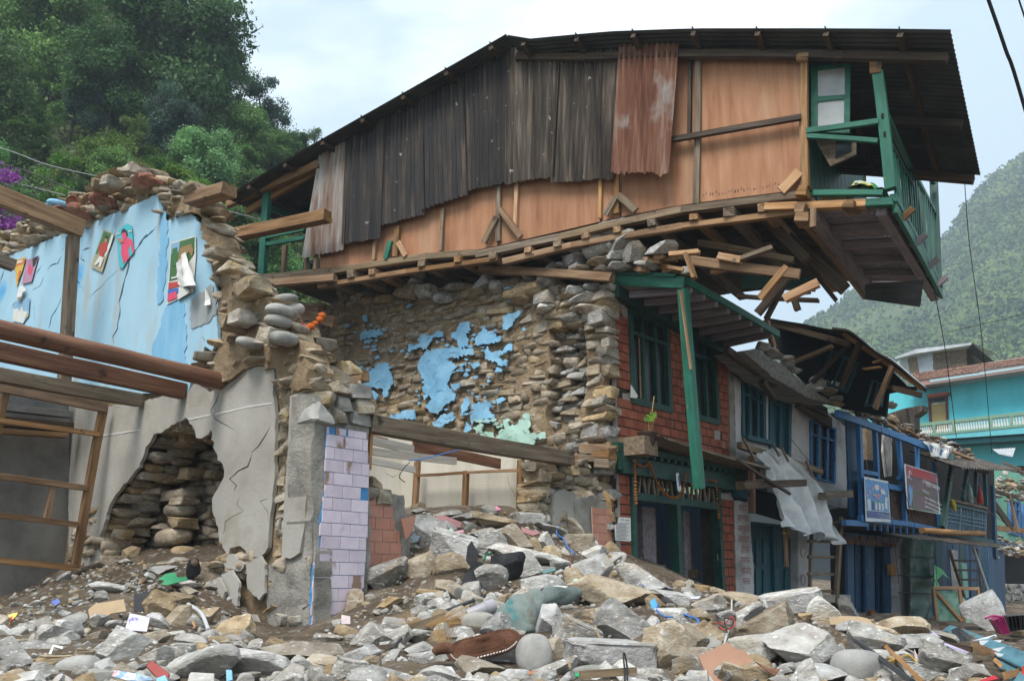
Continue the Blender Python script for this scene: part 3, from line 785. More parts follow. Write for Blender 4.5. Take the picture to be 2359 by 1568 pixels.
pp=poster('large garden poster with a flower bed half torn and peeling on the blue wall',q5([(1785,185),(2045,110),(2050,300),(2020,700),(1745,830)]),[f_wht,
    ('print',f_grn,q5([(1792,195),(2035,125),(2030,300),(1860,560),(1768,590)])),('print',f_sky,q5([(1795,195),(1880,170),(1870,260),(1850,330),(1790,300)])),
    ('print',f_grn,q5([(1800,250),(1850,230),(1860,300),(1850,420),(1795,430)])),
    ('print',f_red,q5([(1762,600),(1865,590),(1870,640),(1758,670)])),('print',f_blu,q5([(1757,675),(1905,650),(1905,700),(1752,720)])),('print',f_pink,q5([(1752,720),(1840,690),(1850,760),(1748,800)])),
    ('cardboard',f_brn,q5([(1880,240),(2000,195),(2020,260),(2005,330),(1970,275),(1930,360),(1855,385)])),
    ('print',f_wht,q5([(1790,545),(1862,530),(1862,548),(1790,562)])),('print',f_wht,q5([(1870,640),(1930,600),(1990,700),(1860,780)]))])
cA,cB=[WALL1.at(*q,.03)for q in q5([(1965,290),(1858,400)])]
cC,cD=[WALL1.at(*q,.03)for q in q5([(2125,650),(1875,620)])]
def curl(s,t):
    p=cB.lerp(cA,s).lerp(cD.lerp(cC,s),t)
    k=max(0,(s-.45))/.55
    return p+WALL1.n*(.02+.12*math.sin(k*2.6)*(.25+t))+UP*(-.05*math.sin(s*3.1)*t)+WALL1.n*.02*mnoise.noise(Vector((s*3,t*4,1)))
surf('peeled_sheet',curl,14,12,m_paperw,pp,thick=.001)
cE=[WALL1.at(*q,.05)for q in q5([(2140,655),(2190,680),(2180,760),(2195,830),(2160,845),(2130,790)])]
mk('torn_corner',[p+WALL1.n*.03*math.sin(i*2)for i,p in enumerate(cE)],[(0,1,2,5),(5,2,3,4)],m_paperw,pp)
poster('torn yellow and orange poster near the top of the blue wall',q5([(105,400),(180,365),(270,330),(235,470),(172,650),(160,470)]),[f_yel,('print',f_org,q5([(120,405),(262,345),(255,400),(150,440)])),('print',f_wht,q5([(175,385),(235,365),(232,385),(178,402)])),('print',f_org,q5([(195,480),(220,470),(200,560),(182,590)]))])
poster('crumpled pink and dark poster left of the standing post',q5([(280,360),(335,350),(405,315),(330,590),(225,620)]),[f_lil,('print',f_hair,q5([(340,350),(402,320),(365,420),(340,440)])),('print',f_pink,q5([(300,400),(340,450),(320,520),(290,500)]))])
poster('white scrap of poster curling off beside a crack',q5([(200,640),(235,630),(272,680),(235,700),(225,750),(190,785),(175,740)]),[m_paperw,('print',f_brn,q5([(180,760),(225,745),(215,785),(185,785)]))],.05)
poster('pale blue and white lower poster just above the log beam',q5([(150,800),(310,760),(300,940),(240,1030),(130,1000)]),[f_sky,('print',f_wht,q5([(140,880),(190,870),(200,900),(230,840),(238,900),(290,900),(270,950),(240,1025),(132,1000)])),('print',f_yel,q5([(275,940),(292,930),(290,965),(270,960)]))])

# ------------------------------------------------ dark inner wall and timber of the collapsed front room
DPL=Plane(WALL1.at(159,1100),SD,-ND)
iw=thing('inner_wall',DPL.at(60,1390),'grey plaster wall darkened for shade behind the wooden window frame at the left edge','wall')
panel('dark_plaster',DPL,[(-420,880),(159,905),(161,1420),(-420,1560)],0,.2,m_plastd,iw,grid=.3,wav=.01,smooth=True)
def lineplane(p,a):
    a=Vector(a).normalized(); n_=Vector((a.y,-a.x,0))
    if n_.dot(EYE-p)<0:n_=-n_
    return Plane(p,a,n_)
def px_beam(name,pl,a,b,wpx,hpx,m,parent=None,off=0.0,depth=None,**k):
    """timber lying in a vertical plane; a, b pixel ends of its centre line, hpx its visible height"""
    p,q=pl.at(*a,off),pl.at(*b,off)
    c=(p+q)/2; d=(c-EYE).length/Vector(ray((a[0]+b[0])/2,(a[1]+b[1])/2)).length
    ht=hpx*d/FPX; wd=wpx if wpx else ht
    return beam(name,p,q,wd,ht,m,parent,side=pl.n,**k)
def px_thing(name,label,cat,group,*a,**k):
    o=px_beam(name,*a,**k); return tag(o,label,cat,group)
GB='long floor beams crossing the ruined front room'
bp=lineplane(WALL1.at(505,872,.04),SD)
px_thing('timber_beam','bark-edged half-round log beam, topmost of the long beams at left','beam',GB,bp,(-260,700),(512,878),.2,44,m_woodr,seg=8,ch=.2,warp=.004,round_=True)
bp=lineplane(WALL1.at(418,900,.04),SD)
px_thing('timber_beam','reddish squared beam just below the round log beam','beam',GB,bp,(-260,757),(421,901),.12,40,m_woodr,seg=6)
bp=lineplane(WALL1.at(322,922,.04),SD)
px_thing('timber_beam','third long squared beam, shorter, under the reddish one','beam',GB,bp,(-260,812),(322,922),.12,32,m_woodw,seg=6)
FRP=lineplane(WALL1.at(240,940,.12),SD)
fr=thing('window_frame',FRP.at(100,1300),'tall wooden window frame with cross bars standing in the ruined front room','window frame')
for a,b,h_ in [((-260,842),(246,940),24),((-260,935),(228,1000),12),((-260,1062),(200,1124),14),((-260,1160),(178,1208),13),((-260,1268),(176,1308),14)]:
    px_beam('rail',FRP,a,b,.05,h_,m_wood,fr,off=.02,seg=3)
for a,b,h_ in [((238,938),(173,1306),19),((14,900),(-6,1000),15),((122,1115),(106,1200),13)]:
    px_beam('upright',FRP,a,b,.06,h_,m_wood,fr,off=.0,seg=3)
for a,b,h_,m in [((-260,905),(160,955),16,m_plastd),((-260,950),(165,985),24,m_woodd),((-260,968),(150,1003),12,m_wood)]:
    px_thing('ceiling_joist','dark joist against the shaded inner wall ' +('above' if h_ == 16 else 'between' if h_ == 24 else 'below')+' the others','beam','joists by the sooty wall',DPL,a,b,.12,h_,m,off=.18)
TBP=lineplane(WALL1.at(185,525,.45),SD)
px_thing('timber_beam','heavy sloping beam over the blue wall, held by the upright post','beam',None,TBP,(-260,352),(186,528),.13,44,m_wood,seg=6)
px_thing('wooden_post','upright squared post standing before the blue wall','post',None,TBP,(168,545),(146,905),.12,24,m_woodw,off=-.02,seg=6)
px_thing('timber_beam','short beam stub at the left edge below the stone head','beam',None,TBP,(-200,530),(32,612),.12,26,m_woodw,off=-.1)
px_thing('timber_beam','short hewn beam end jutting right from the top of the broken wall','beam',None,lineplane(WALL1.at(450,455,.0),ND),(442,462),(528,437),.2,26,m_wood,off=.15,seg=2)

# ------------------------------------------------ pillar with pink painted bricks on the street front
pil=thing('brick_pillar',FAC.at(780,1440),'street pillar faced with pink painted bricks and blue joints','pillar')
panel('concrete_core',FAC,[(724,905),(760,925),(800,915),(852,955),(852,1300),(846,1480),(712,1500),(716,1300)],-.02,.34,m_conc,pil,rag=.02,step=.08,grid=.1,wav=.025,smooth=True)
ptop=[(752,983),(790,988),(843,998),(848,1060),(846,1180),(842,1300),(828,1390),(800,1430),(716,1480),(718,1380),(722,1300),(734,1290),(738,1190),(748,1130),(750,1050)]
panel('blue_joint_bed',FAC,ptop,.0,.03,m_bluej,pil,rag=.006,step=.05)
brick_rows(FAC,ragged(P2(FAC,ptop),.012,.04,4),.010,m_ptile,pil,.118,.235,.0055,.02,jit=.0016,missing=[P2(FAC,[(830,1120),(856,1120),(856,1140),(830,1140)]),P2(FAC,[(715,1275),(745,1275),(745,1288),(715,1288)])])
stone_course(FAC,P2(FAC,[(722,905),(735,870),(770,890),(800,880),(850,900),(866,925),(862,975),(850,985),(752,978),(745,1040),(728,1040)]),.05,[m_wst,m_wsg,m_cobble],pil,row=(.1,.15),ln=(.18,.34),depth=.4,prot=.05,limit=60,seed=3,rot=6)
low=thing('low_wall',FAC.at(890,1290),'broken low wall of salmon tiles right of the pink pillar','wall')
panel('mortar_core',FAC,[(850,1140),(930,1140),(945,1250),(942,1330),(846,1360)],-.16,.2,m_conc,low,rag=.015,step=.06,grid=.1,wav=.02)
lt=P2(FAC,[(848,1143),(912,1150),(914,1200),(930,1240),(934,1290),(900,1320),(846,1360)],-.1)
slab('joint_bed',FAC,lt,-.155,.01,m_pjoint,low)
brick_rows(FAC,lt,-.145,m_stile,low,.118,.205,.006,.012,name='tile',jit=.0008)
stone_course(FAC,P2(FAC,[(848,1085),(880,1090),(912,1115),(942,1130),(940,1180),(918,1185),(912,1150),(848,1143)]),-.12,[m_wst,m_wsg],low,row=(.1,.16),ln=(.2,.4),depth=.3,limit=20,seed=5)
panel('broken_tile',FAC,[(925,1195),(958,1188),(950,1225),(935,1242)],-.06,.015,m_stile,low)
px_thing('lintel_beam','weathered lintel beam sloping from the pink pillar to the broken stone wall','beam',None,FAC,(850,975),(1312,1056),.14,36,m_woodw,off=-.05,seg=8)
px_thing('door_post','thin orange door post between pillar and lintel','post',None,FAC,(853,985),(848,1082),.06,9,m_woodo,off=-.08,seg=2)

panel('mud_packing',WALL1,[(392,448),(440,462),(470,500),(500,560),(540,630),(590,668),(640,715),(665,760),(690,800),(716,850),(716,895),(650,900),(636,850),(600,840),(560,850),(520,880),(470,860),(500,810),(512,740),(508,680),(492,620),(480,560),(450,490),(400,500)],.045,.3,m_mud,w1,rag=.04,step=.08,grid=.07,wav=.07,smooth=True)
SHP=lineplane(FAC.p(-4.2,0)-FAC.n*1.0,SD)
sho=thing('rubble_shoulder',SHP.at(740,900),'slope of mud and stones stepping down from the wall end to the pink pillar','rubble')
sp_=[(640,712),(660,705),(700,745),(725,790),(770,830),(815,865),(860,905),(868,935),(860,990),(700,1000),(640,930)]
panel('mud_bank',SHP,sp_,-.02,.6,m_mud,sho,rag=.04,step=.1,grid=.1,wav=.06,smooth=True)
stone_course(SHP,P2(SHP,sp_),.02,[m_wst,m_wst,m_wsg],sho,row=(.07,.14),ln=(.14,.36),depth=.34,prot=.08,limit=180,seed=52,kind='block',rot=15,skip=.12)
for i,(u,v,a,b,mm)in enumerate([(655,690,50,22,m_cobble),(668,715,54,30,m_cobble),(700,770,50,24,m_wst),(735,800,60,34,m_wst),(712,810,50,26,m_wsg),(790,850,60,34,m_wst),(690,830,44,26,m_wst),(765,870,60,30,m_wsg),(730,900,60,30,m_rock),(770,905,60,30,m_cobble),(815,915,60,34,m_wsg)]):
    p=SHP.at(u,v,.2); d=(p-EYE).length/ray(u,v).length
    B=Matrix.Rotation(R(rng.uniform(-10,30)),3,SHP.n)@ SHP.mat()@ Matrix.Diagonal((a*d/FPX*1.1,.3,b*d/FPX*1.1)); M=B.to_4x4(); M.translation=p
    put('stone',stone_lib('cobble' if mm == m_cobble else 'block',mm,5,3)[i%5],M,sho)
# ================================================================ party wall with blue flakes
w2=thing('stone_wall',WALL2.p(2.2,1.6),'tall mud-laid stone wall with scattered flakes of sky blue paint','wall')
sil=[(560,900),(600,720),(640,690),(700,700),(760,702),(800,685),(850,690),(905,694),(925,665),(945,655),(975,668),(1010,662),(1060,655),(1110,650),(1160,645),(1200,632),(1250,630),(1290,655),(1330,660),(1370,658),(1390,665),(1390,1500),(560,1500)]
panel('mortar_core',WALL2,sil,-.036,.45,m_mud,w2,holes=[[(1262,760),(1345,745),(1352,900),(1330,960),(1270,1005),(1256,950),(1268,850)]],rag=.03,step=.12,grid=.14,wav=.035,smooth=True)
panel('recess_back',WALL2,[(1220,720),(1380,720),(1380,1040),(1220,1040)],-.5,.1,m_mud,w2)
rec=[(1275,790),(1330,740),(1345,800),(1340,900),(1300,960),(1260,1000),(1245,960),(1265,880),(1270,830)]
body=[(u,v)for u,v in sil[:21]]+[(1390,1320),(1250,1320),(1250,1062),(850,960),(560,960)]
stone_course(WALL2,P2(WALL2,body),.0,[m_wst,m_wst,m_wst,m_wsg],w2,row=(.055,.135),ln=(.13,.42),depth=.3,prot=.016,limit=296,seed=21,rot=3.5,holes=[P2(WALL2,[(1262,760),(1345,740),(1355,900),(1330,960),(1262,1010),(1250,960),(1268,850)]),P2(WALL2,[(1338,640),(1411,640),(1411,1310),(1345,1310)])],name='stone')
cor=thing('stone_pier',WALL2.p(.2,1.6),'grey stacked stone pier of long flat stones beside the red brick corner','pier')
stone_course(WALL2,P2(WALL2,[(1335,655),(1406,655),(1406,1310),(1375,1310),(1345,1230),(1335,1080),(1300,1060),(1310,980),(1345,940),(1352,800),(1325,750),(1290,745),(1290,690),(1335,690)]),.05,[m_wsg,m_wsg,m_wst,m_rock],cor,row=(.075,.15),ln=(.22,.55),depth=.34,prot=.04,limit=180,seed=31,rot=4,tilt=.06)
rs=thing('stone_recess',WALL2.p(.9,2.2),'dark vertical recess of loose stones between wall face and pier','wall')
stone_course(WALL2,P2(WALL2,[(1235,750),(1355,735),(1360,1020),(1235,1020)],-.2),-.2,[m_wst,m_rock,m_cobble],rs,row=(.07,.12),ln=(.15,.35),depth=.3,prot=.09,limit=90,seed=32,rot=8)
TS=[(1405,530,95,40,8,'l'),(1375,557,55,38,0,'g'),(1435,560,80,55,25,'g'),(1395,578,60,22,0,'g'),(1460,585,60,40,25,'g'),(1335,577,34,20,0,'g'),(1372,587,42,22,0,'g'),(1420,590,60,24,5,'g'),(1385,605,72,24,0,'t'),(1320,605,42,24,0,'g'),(1337,590,26,16,0,'g'),(1295,618,36,16,8,'g'),(1330,620,34,14,0,'g'),(1430,612,44,20,8,'g'),(1347,617,24,14,0,'t'),(1390,622,30,10,0,'g'),(1262,643,78,32,48,'d'),(1222,636,34,20,20,'l'),
      (953,613,34,26,-15,'d'),(960,638,46,22,-10,'d'),(953,654,40,16,0,'l'),(945,672,60,32,-15,'t'),(825,664,40,28,5,'d'),(1047,661,58,20,-5,'g'),(1120,652,42,26,10,'d'),(1145,662,32,30,20,'g'),(1215,662,70,18,0,'t'),(1210,678,96,26,5,'t'),(1090,677,66,22,0,'t'),(1025,686,46,28,0,'g'),(985,675,50,30,-5,'d'),(880,690,60,22,0,'t'),(838,684,80,16,0,'l'),(795,680,36,18,-15,'g'),(850,692,50,20,0,'t'),(1202,694,60,20,0,'t'),(1256,690,50,26,0,'g'),(1330,668,38,24,10,'g'),(1365,662,34,20,5,'g'),(1345,690,70,22,-5,'g'),(1312,685,40,18,0,'t'),(1258,709,45,20,5,'l'),(1385,735,40,30,5,'g'),(1350,715,90,26,-12,'t'),(1525,574,80,20,4,'l'),(1490,610,34,14,-20,'g'),(1395,640,20,14,0,'t')]
MM={'l':m_rockl,'g':m_rock,'t':m_wst,'d':m_rock,'b':m_rockb,'c':m_cobble,'o':m_rockt}
for i,(u,v,a,b,rr,k)in enumerate(TS):
    p=WALL2.at(u,v,.0); d=(p-EYE).length/ray(u,v).length
    B=Matrix.Rotation(R(rr),3,WALL2.n)@ WALL2.mat()@ Matrix.Diagonal((a*d/FPX*1.1,.36,b*d/FPX*1.12)); M=B.to_4x4(); M.translation=p
    if i in (0,16,18,22,44):
        lb={0:'large pale boulder crowning the stone heap under the slipped floor',16:'long grey block leaning diagonally on top of the stone wall',18:'grey stone topmost of the small balanced stack on the wall',22:'squarish grey stone alone on the left end of the wall top',44:'pale flat stone slab lying beside the splintered wood above the green eave'}[i]
        tag(put('loose_stone',stone_lib('angular',MM[k],8,4)[i%8],M),lb,'stone',None)
    else:
        zn='in the heap above the stone pier' if u>1290 and v<632 else 'on the wall top left of the small stack' if u<930 else 'in the small stack on the wall' if u<1000 else 'on the middle of the wall top' if u<1180 else 'around the diagonal grey block' if u<1290 else 'just under the beam by the brick corner'
        tn={'l':'pale','g':'grey','t':'tan','d':'dark grey'}[k]; tag(put('loose_stone',stone_lib('angular' if i%3 else 'block',MM[k],8,3)[i%8],M),f"{'long' if a > 62 else 'short' if a < 36 else 'middling'} {'flat' if b < a * .42 else 'thick'} {tn} stone {zn}",'stone',f'{tn} stones {zn}')
FL=[([(545,940),(600,860),(700,840),(790,830),(830,845),(925,850),(930,880),(840,895),(740,915),(760,930),(820,960),(780,1010),(760,1050),(740,1090),(800,1150),(795,1190),(720,1240),(680,1295),(630,1285),(600,1240),(640,1190),(575,1140),(590,1080),(545,990)],0),
 ([(810,700),(840,660),(900,665),(905,715),(870,735),(895,780),(860,842),(822,830),(815,780),(775,775),(780,730),(810,725)],0),([(930,820),(945,760),(985,720),(975,690),(1005,685),(1020,730),(1060,720),(1080,760),(1120,755),(1110,790),(1020,812)],0),
 ([(1000,860),(1020,825),(1040,870),(1120,860),(1160,815),(1195,815),(1195,850),(1140,870),(1090,905),(1160,930),(1155,970),(1110,960),(1080,935),(1010,915)],0),([(1125,620),(1190,600),(1250,580),(1245,615),(1210,635),(1195,680),(1160,715),(1125,690),(1140,660)],0),
 ([(560,740),(640,750),(680,720),(720,740),(710,765),(640,770),(600,850),(550,835),(480,865),(475,810),(520,820),(560,800)],0),([(140,740),(175,705),(190,720),(280,710),(300,750),(240,765),(140,780)],0),
 ([(-20,975),(60,1000),(130,1000),(170,1010),(240,980),(260,940),(340,940),(340,970),(370,1080),(330,1130),(335,1170),(300,1175),(300,1120),(240,1110),(110,1095),(60,1040)],0),([(190,1130),(230,1130),(270,1165),(250,1205),(200,1160)],0),
 ([(640,1360),(700,1300),(780,1280),(795,1330),(740,1360),(690,1390),(650,1385)],0),([(840,1240),(880,1170),(900,1220),(880,1270),(850,1290)],0),([(905,1340),(930,1270),(940,1220),(1050,1205),(1050,1240),(1030,1270),(1070,1300),(1070,1325),(940,1330),(915,1370)],0),([(855,1420),(875,1345),(915,1395),(860,1435)],0),
 ([(905,950),(960,935),(970,960),(930,985)],0),([(770,1090),(830,1080),(830,1110),(790,1135)],0),([(1085,1190),(1120,1175),(1150,1190),(1095,1230)],0),([(345,1310),(440,1270),(520,1270),(525,1330),(440,1330),(350,1325)],0),([(160,615),(185,608),(190,655),(165,655)],0),([(460,560),(480,530),(500,540),(480,562)],0),
 ([(1075,1005),(1090,970),(1120,985),(1120,1005)],0),([(825,1000),(850,965),(855,1000)],0),([(865,940),(885,935),(878,962)],0),([(1160,505),(1195,512),(1185,525),(1160,520)],0),([(35,680),(60,670),(70,690),(35,695)],0),([(165,825),(260,820),(250,832),(170,838)],0),([(168,790),(215,788),(210,802),(170,803)],0),([(338,850),(372,855),(360,870)],0),([(415,860),(440,845),(442,862),(420,872)],0),([(570,1105),(600,1090),(640,1110),(600,1140),(575,1135)],0),([(578,1160),(615,1165),(590,1200)],0),([(808,900),(828,898),(822,916)],0),([(985,1092),(998,1090),(1000,1112)],0),([(1085,1120),(1097,1118),(1095,1138)],0),([(215,850),(250,840),(255,852),(225,862)],0),([(200,1275),(225,1245),(222,1280)],0),([(540,1165),(550,1160),(550,1178)],0),([(1135,425),(1185,418),(1185,428),(1145,434)],0),
 ([(920,1390),(990,1360),(985,1420),(1060,1420),(1080,1470),(1110,1405),(1150,1400),(1140,1340),(1165,1340),(1170,1375),(1230,1365),(1240,1330),(1310,1330),(1320,1375),(1300,1400),(1350,1490),(1340,1520),(1260,1510),(1180,1480),(1070,1470),(980,1440)],1),([(1262,1300),(1290,1285),(1315,1300),(1315,1328),(1270,1326)],1),([(1320,1430),(1420,1422),(1425,1460),(1330,1465)],1),([(930,1330),(1060,1325),(1095,1335),(1040,1350),(950,1350)],1)]
rf=random.Random(31)
for (cx,cy,sx,sy,n_,g)in [(730,1000,260,260,46,0),(950,780,200,130,26,0),(250,1000,130,110,14,0),(960,1260,150,90,18,0),(1150,1400,170,70,14,1),(200,760,120,70,8,0)]:
    for _ in range(n_):
        x,y=cx+rf.gauss(0,sx*.5),cy+rf.gauss(0,sy*.5); a=rf.uniform(6,20); FL.append(([(x+a*math.cos(t)*rf.uniform(.4,1.2),y+a*.7*math.sin(t)*rf.uniform(.4,1.2))for t in (0,.9,1.8,2.7,3.6,4.5,5.4)],g))
for i,(poly,g)in enumerate(FL):
    sz=max(p[0]for p in poly)-min(p[0]for p in poly)
    q=ragged(P2(WALL2,q6(poly)),.02 if sz>90 else .008,.03 if sz>90 else .02,i+3)
    hs=[]
    if sz>9999:
        r=random.Random(i)
        cxs=[p[0]for p in q]; cys=[p[1]for p in q]
        for _ in range(40):
            cx,cy=r.uniform(min(cxs),max(cxs)),r.uniform(min(cys),max(cys)); rr=r.uniform(.012,.03)
            h_=[(cx+rr*math.cos(a)*r.uniform(.6,1.3),cy+rr*math.sin(a)*r.uniform(.5,1))for a in [k*.9 for k in range(7)]]
            if all(inside(q,*p)for p in h_)and all(math.hypot(cx-h2[0][0],cy-h2[0][1])>.09 for h2 in hs)and len(hs)<4:hs.append(h_)
    if sz>120:
        r=random.Random(i); hs=[]; ax=[p[0]for p in q]; az=[p[1]for p in q]
        for _ in range(60):
            x,y=r.uniform(min(ax),max(ax)),r.uniform(min(az),max(az)); P=[Vector((x,y))]; a=r.uniform(0,3.14)
            for k in range(r.randint(3,5)):a += r.uniform(-.7,.7); P.append(P[-1]+Vector((math.cos(a),math.sin(a)))*r.uniform(.03,.06))
            n_=len(P); up=[(p.x-.003*math.sin(a)*(0<k<n_-1)-.0005,p.y+.004*(0<k<n_-1)+.0005)for k,p in enumerate(P)]; dn=[(p.x+.003*math.sin(a)*(0<k<n_-1)+.0005,p.y-.004*(0<k<n_-1)-.0005)for k,p in enumerate(P)][::-1]
            if all(inside(q,*p)for p in up+dn)and len(hs)<5 and all(min(math.hypot(x-b[0],y-b[1])for b in h3)>.16 for h3 in hs):hs.append(up+dn)
    slab('paint_flake',WALL2,q,.05,.022,m_flakeg if g else m_flake,w2,holes=hs,grid=.09 if sz>90 else None,wav=.02,wsc=5,smooth=True)
cr=thing('plastered_wall',WALL2.p(2,1.6),'stained cream plaster wall behind the fallen doorway','wall')
ccr=[slit(q8(c),2.0,70+i)for i,c in enumerate([[(1140,130),(1150,200),(1210,330),(1270,370),(1310,415)],[(1145,40),(1125,100)],[(300,130),(360,160),(390,140)]])]
panel('cream_plaster',WALL2,[(800,940),(1262,1062),(1262,1240),(1100,1400),(800,1400)],.05,.1,m_cream,cr,holes=ccr,grid=.25,wav=.01,smooth=True,rag=.004,step=.1)
fw=thing('stud_partition',WALL2.at(1080,1190,.2),'orange wooden stud frame with wire mesh before the cream wall','partition')
WOF=.25
for a,b,h_ in [((962,1062),(955,1180),13),((1074,1085),(1070,1180),12),((1200,1060),(1197,1195),14)]:
    px_beam('stud',WALL2,a,b,.07,h_,m_wood,fr if 0 else fw,off=WOF,seg=2)
for a,b,h_ in [((958,1095),(1070,1088),6),((1078,1088),(1197,1082),6)]:
    px_beam('rail',WALL2,a,b,.05,h_,m_wood,fw,off=WOF+.01,seg=2)
for i,(a,b,c,dd)in enumerate([(964,1100,1066,1180),(1080,1093,1193,1190)]):
    A_,B_=WALL2.at(a,b,WOF-.03),WALL2.at(c,dd,WOF-.03); Vx,Fx=[],[]
    r0=WALL2.uv(a,b,WOF-.03); r1=WALL2.uv(c,dd,WOF-.03); aa0,aa1=sorted((r0[0],r1[0])); z0,z1=sorted((r0[1],r1[1]))
    def strip(p,q,w_=.0012):
        d=(q-p).normalized(); s_=d.cross(WALL2.n)*w_; k=len(Vx)
        Vx.extend([p-s_,q-s_,q+s_,p+s_]); Fx.append((k,k+1,k+2,k+3))
    t=aa0
    while t<aa1:strip(WALL2.p(t,z0,WOF-.03),WALL2.p(t,z1,WOF-.03)); t += .022
    t=z0
    while t<z1:strip(WALL2.p(aa0,t,WOF-.031),WALL2.p(aa1,t,WOF-.031)); t += .022
    mk('wire_mesh',Vx,Fx,flat('thin_wire',(.3,.29,.26)),fw)
m_wb=mat('whitish_board',[(.33,.30,.26),(.45,.42,.37),(.52,.49,.44)],3,**TK)
for a,b,h_,m,lb in [((850,1012),(952,1036),20,m_wb,'whitewashed board under the lintel, upper of two at left'),((850,1038),(1050,1062),17,m_wb,'long whitewashed board, lower of two under the lintel'),((952,1028),(1152,1068),24,m_woodr,'wide reddish board behind the lintel middle'),((850,1060),(955,1082),14,m_wb,'short pale board lowest behind the door post'),((858,1003),(892,1012),5,m_woodo,'thin orange splinter behind the lintel')]:
    px_thing('floor_board',lb,'board',None,FAC,a,b,.03,h_,m,off=-.5-.1*(h_ == 24),seg=3)
sp=thing('tiled_wall_stub',FAC.at(1385,1300),'wall stub with salmon tiles and a bare cement strip beside the brick house','wall')
panel('cement_strip',FAC,[(1279,1138),(1300,1127),(1328,1138),(1330,1290),(1279,1290)],-.12,.12,m_plast,sp,rag=.004,step=.05)
stone_course(FAC,P2(FAC,[(1262,1062),(1345,1040),(1404,1078),(1404,1165),(1365,1170),(1330,1150),(1330,1330),(1262,1330)]),-.16,[m_wst,m_wsg],sp,row=(.07,.13),ln=(.15,.35),depth=.35,prot=.04,limit=60,seed=41,rot=7)
panel('mortar_core',FAC,[(1262,1050),(1390,1066),(1390,1400),(1262,1400)],-.3,.2,m_mud,sp,grid=.1,wav=.03,smooth=True)
panel('cement_bed',FAC,[(1329,1150),(1368,1140),(1409,1165),(1409,1340),(1329,1340)],-.075,.2,m_conc,sp,rag=.012,step=.05,grid=.08,wav=.015)
lt=P2(FAC,[(1364,1168),(1409,1174),(1409,1330),(1370,1330)],-.04)
slab('joint_bed',FAC,lt,-.045,.012,m_pjoint,sp)
brick_rows(FAC,lt,-.035,m_stile,sp,.112,.2,.006,.012,name='tile',jit=.0008)

# ================================================================ red brick house
bh=thing('brick_house',FAC.p(1.6,1.1),'two-storey house with red brick facing and dark green windows and doors','house')
F0,F1=FAC.uv(1412,700)[0],FAC.uv(1697,1200)[0]
def rz(pl,u,v):return pl.uv(u,v)[1]
w1a,w1b=FAC.uv(1452,850)[0],FAC.uv(1541,850)[0]
w2a,w2b=FAC.uv(1576,850)[0],FAC.uv(1650,880)[0]
wz0,wz1=rz(FAC,1453,925),rz(FAC,1453,712)
da,db=FAC.uv(1455,1200)[0],FAC.uv(1656,1200)[0]
dz1=rz(FAC,1455,1078)
ledz=rz(FAC,1462,1022)
topz=rz(FAC,1412,672)
win1=[(w1a,wz0),(w1b,wz0),(w1b,wz1),(w1a,wz1)]; win2=[(w2a,wz0),(w2b,wz0),(w2b,wz1),(w2a,wz1)]
door=[(da,-.5),(db,-.5),(db,dz1),(da,dz1)]
outl=[(F0,-.2),(F1,-.2),(F1,topz+.1),(F0,topz+.1)]
slab('wall_core',FAC,[(F0+.002,-.2),(F1,-.2),(F1,topz+.1),(F0+.002,topz+.1)],-.012,.3,m_gap,bh,holes=[win1,win2,[(da,-.19),(db,-.19),(db,dz1),(da,dz1)]])
slab('corner_mortar',FAC,ragged([(F0,.2),(F0+.035,.2),(F0+.04,2.0),(F0+.03,3.0),(F0+.05,topz),(F0,topz)],.012,.08,4),.004,.05,m_conc,bh,)
miss=[P2(FAC,c)for c in [[(1405,660),(1448,660),(1452,730),(1440,735),(1420,690),(1405,690)],[(1405,893),(1425,895),(1420,915),(1405,920)],[(1436,905),(1452,905),(1452,930),(1436,928)],[(1646,985),(1660,985),(1660,1012),(1646,1012)],[(1405,1080),(1425,1082),(1418,1110),(1430,1145),(1418,1150),(1405,1110)],[(1656,1135),(1690,1135),(1690,1155),(1656,1150)],[(1655,1265),(1664,1265),(1664,1290),(1655,1290)]]]
nb=brick_rows(FAC,[(F0+.03,-.1),(F1-.02,-.1),(F1-.02,topz),(F0+.03,topz)],.004,m_brick,bh,.13,.245,.016,.03,holes=[win1,win2,[(da,-.3),(db,-.3),(db,dz1),(da,dz1)],[(F0,ledz-.2),(F1,ledz-.2),(F1,ledz-.05),(F0,ledz-.05)]],missing=miss,z0=-.1+.02,a0=.03)
for i,q in enumerate(miss):
    slab('mortar_patch',FAC,ragged([(max(F0,a),b)for a,b in q],.008,.04,i),-.004,.012,m_plast,bh)
def box(name,pl,a0,a1,z0,z1,o0,o1,m,parent=None):
    """upright block between two offsets from a wall plane"""
    return slab(name,pl,[(a0,z0),(a1,z0),(a1,z1),(a0,z1)],o1,o1-o0,m,parent)
def win(a0,a1,z0,z1,off,mf,parent,bars=(.33,.66),pl=FAC,leaf=.0,name='window',fw_=.07,mp_=None,pane=True):
    c=pl.p((a0+a1)/2,z0,off)
    f=slab(name,pl,[(a0-.02,z0-.02),(a1+.02,z0-.02),(a1+.02,z1+.02),(a0-.02,z1+.02)],off,.09,mf,parent,holes=[[(a0+fw_,z0+fw_),(a1-fw_,z0+fw_),(a1-fw_,z1-fw_),(a0+fw_,z1-fw_)]])
    for b in bars:
        x=a0+(a1-a0)*b
        box('mullion',pl,x-.025,x+.025,z0+fw_,z1-fw_,off-.07,off-.015,mf,f)
    box('transom',pl,a0+fw_,a1-fw_,z1-(z1-z0)*.25-.025,z1-(z1-z0)*.25+.025,off-.068,off-.01,mf,f)
    if pane:box('pane',pl,a0+fw_,a1-fw_,z0+fw_,z1-fw_,off-.085,off-.075,mp_ or flat('dark_shutter_pane',(.012,.02,.02),.25),f)
    return f
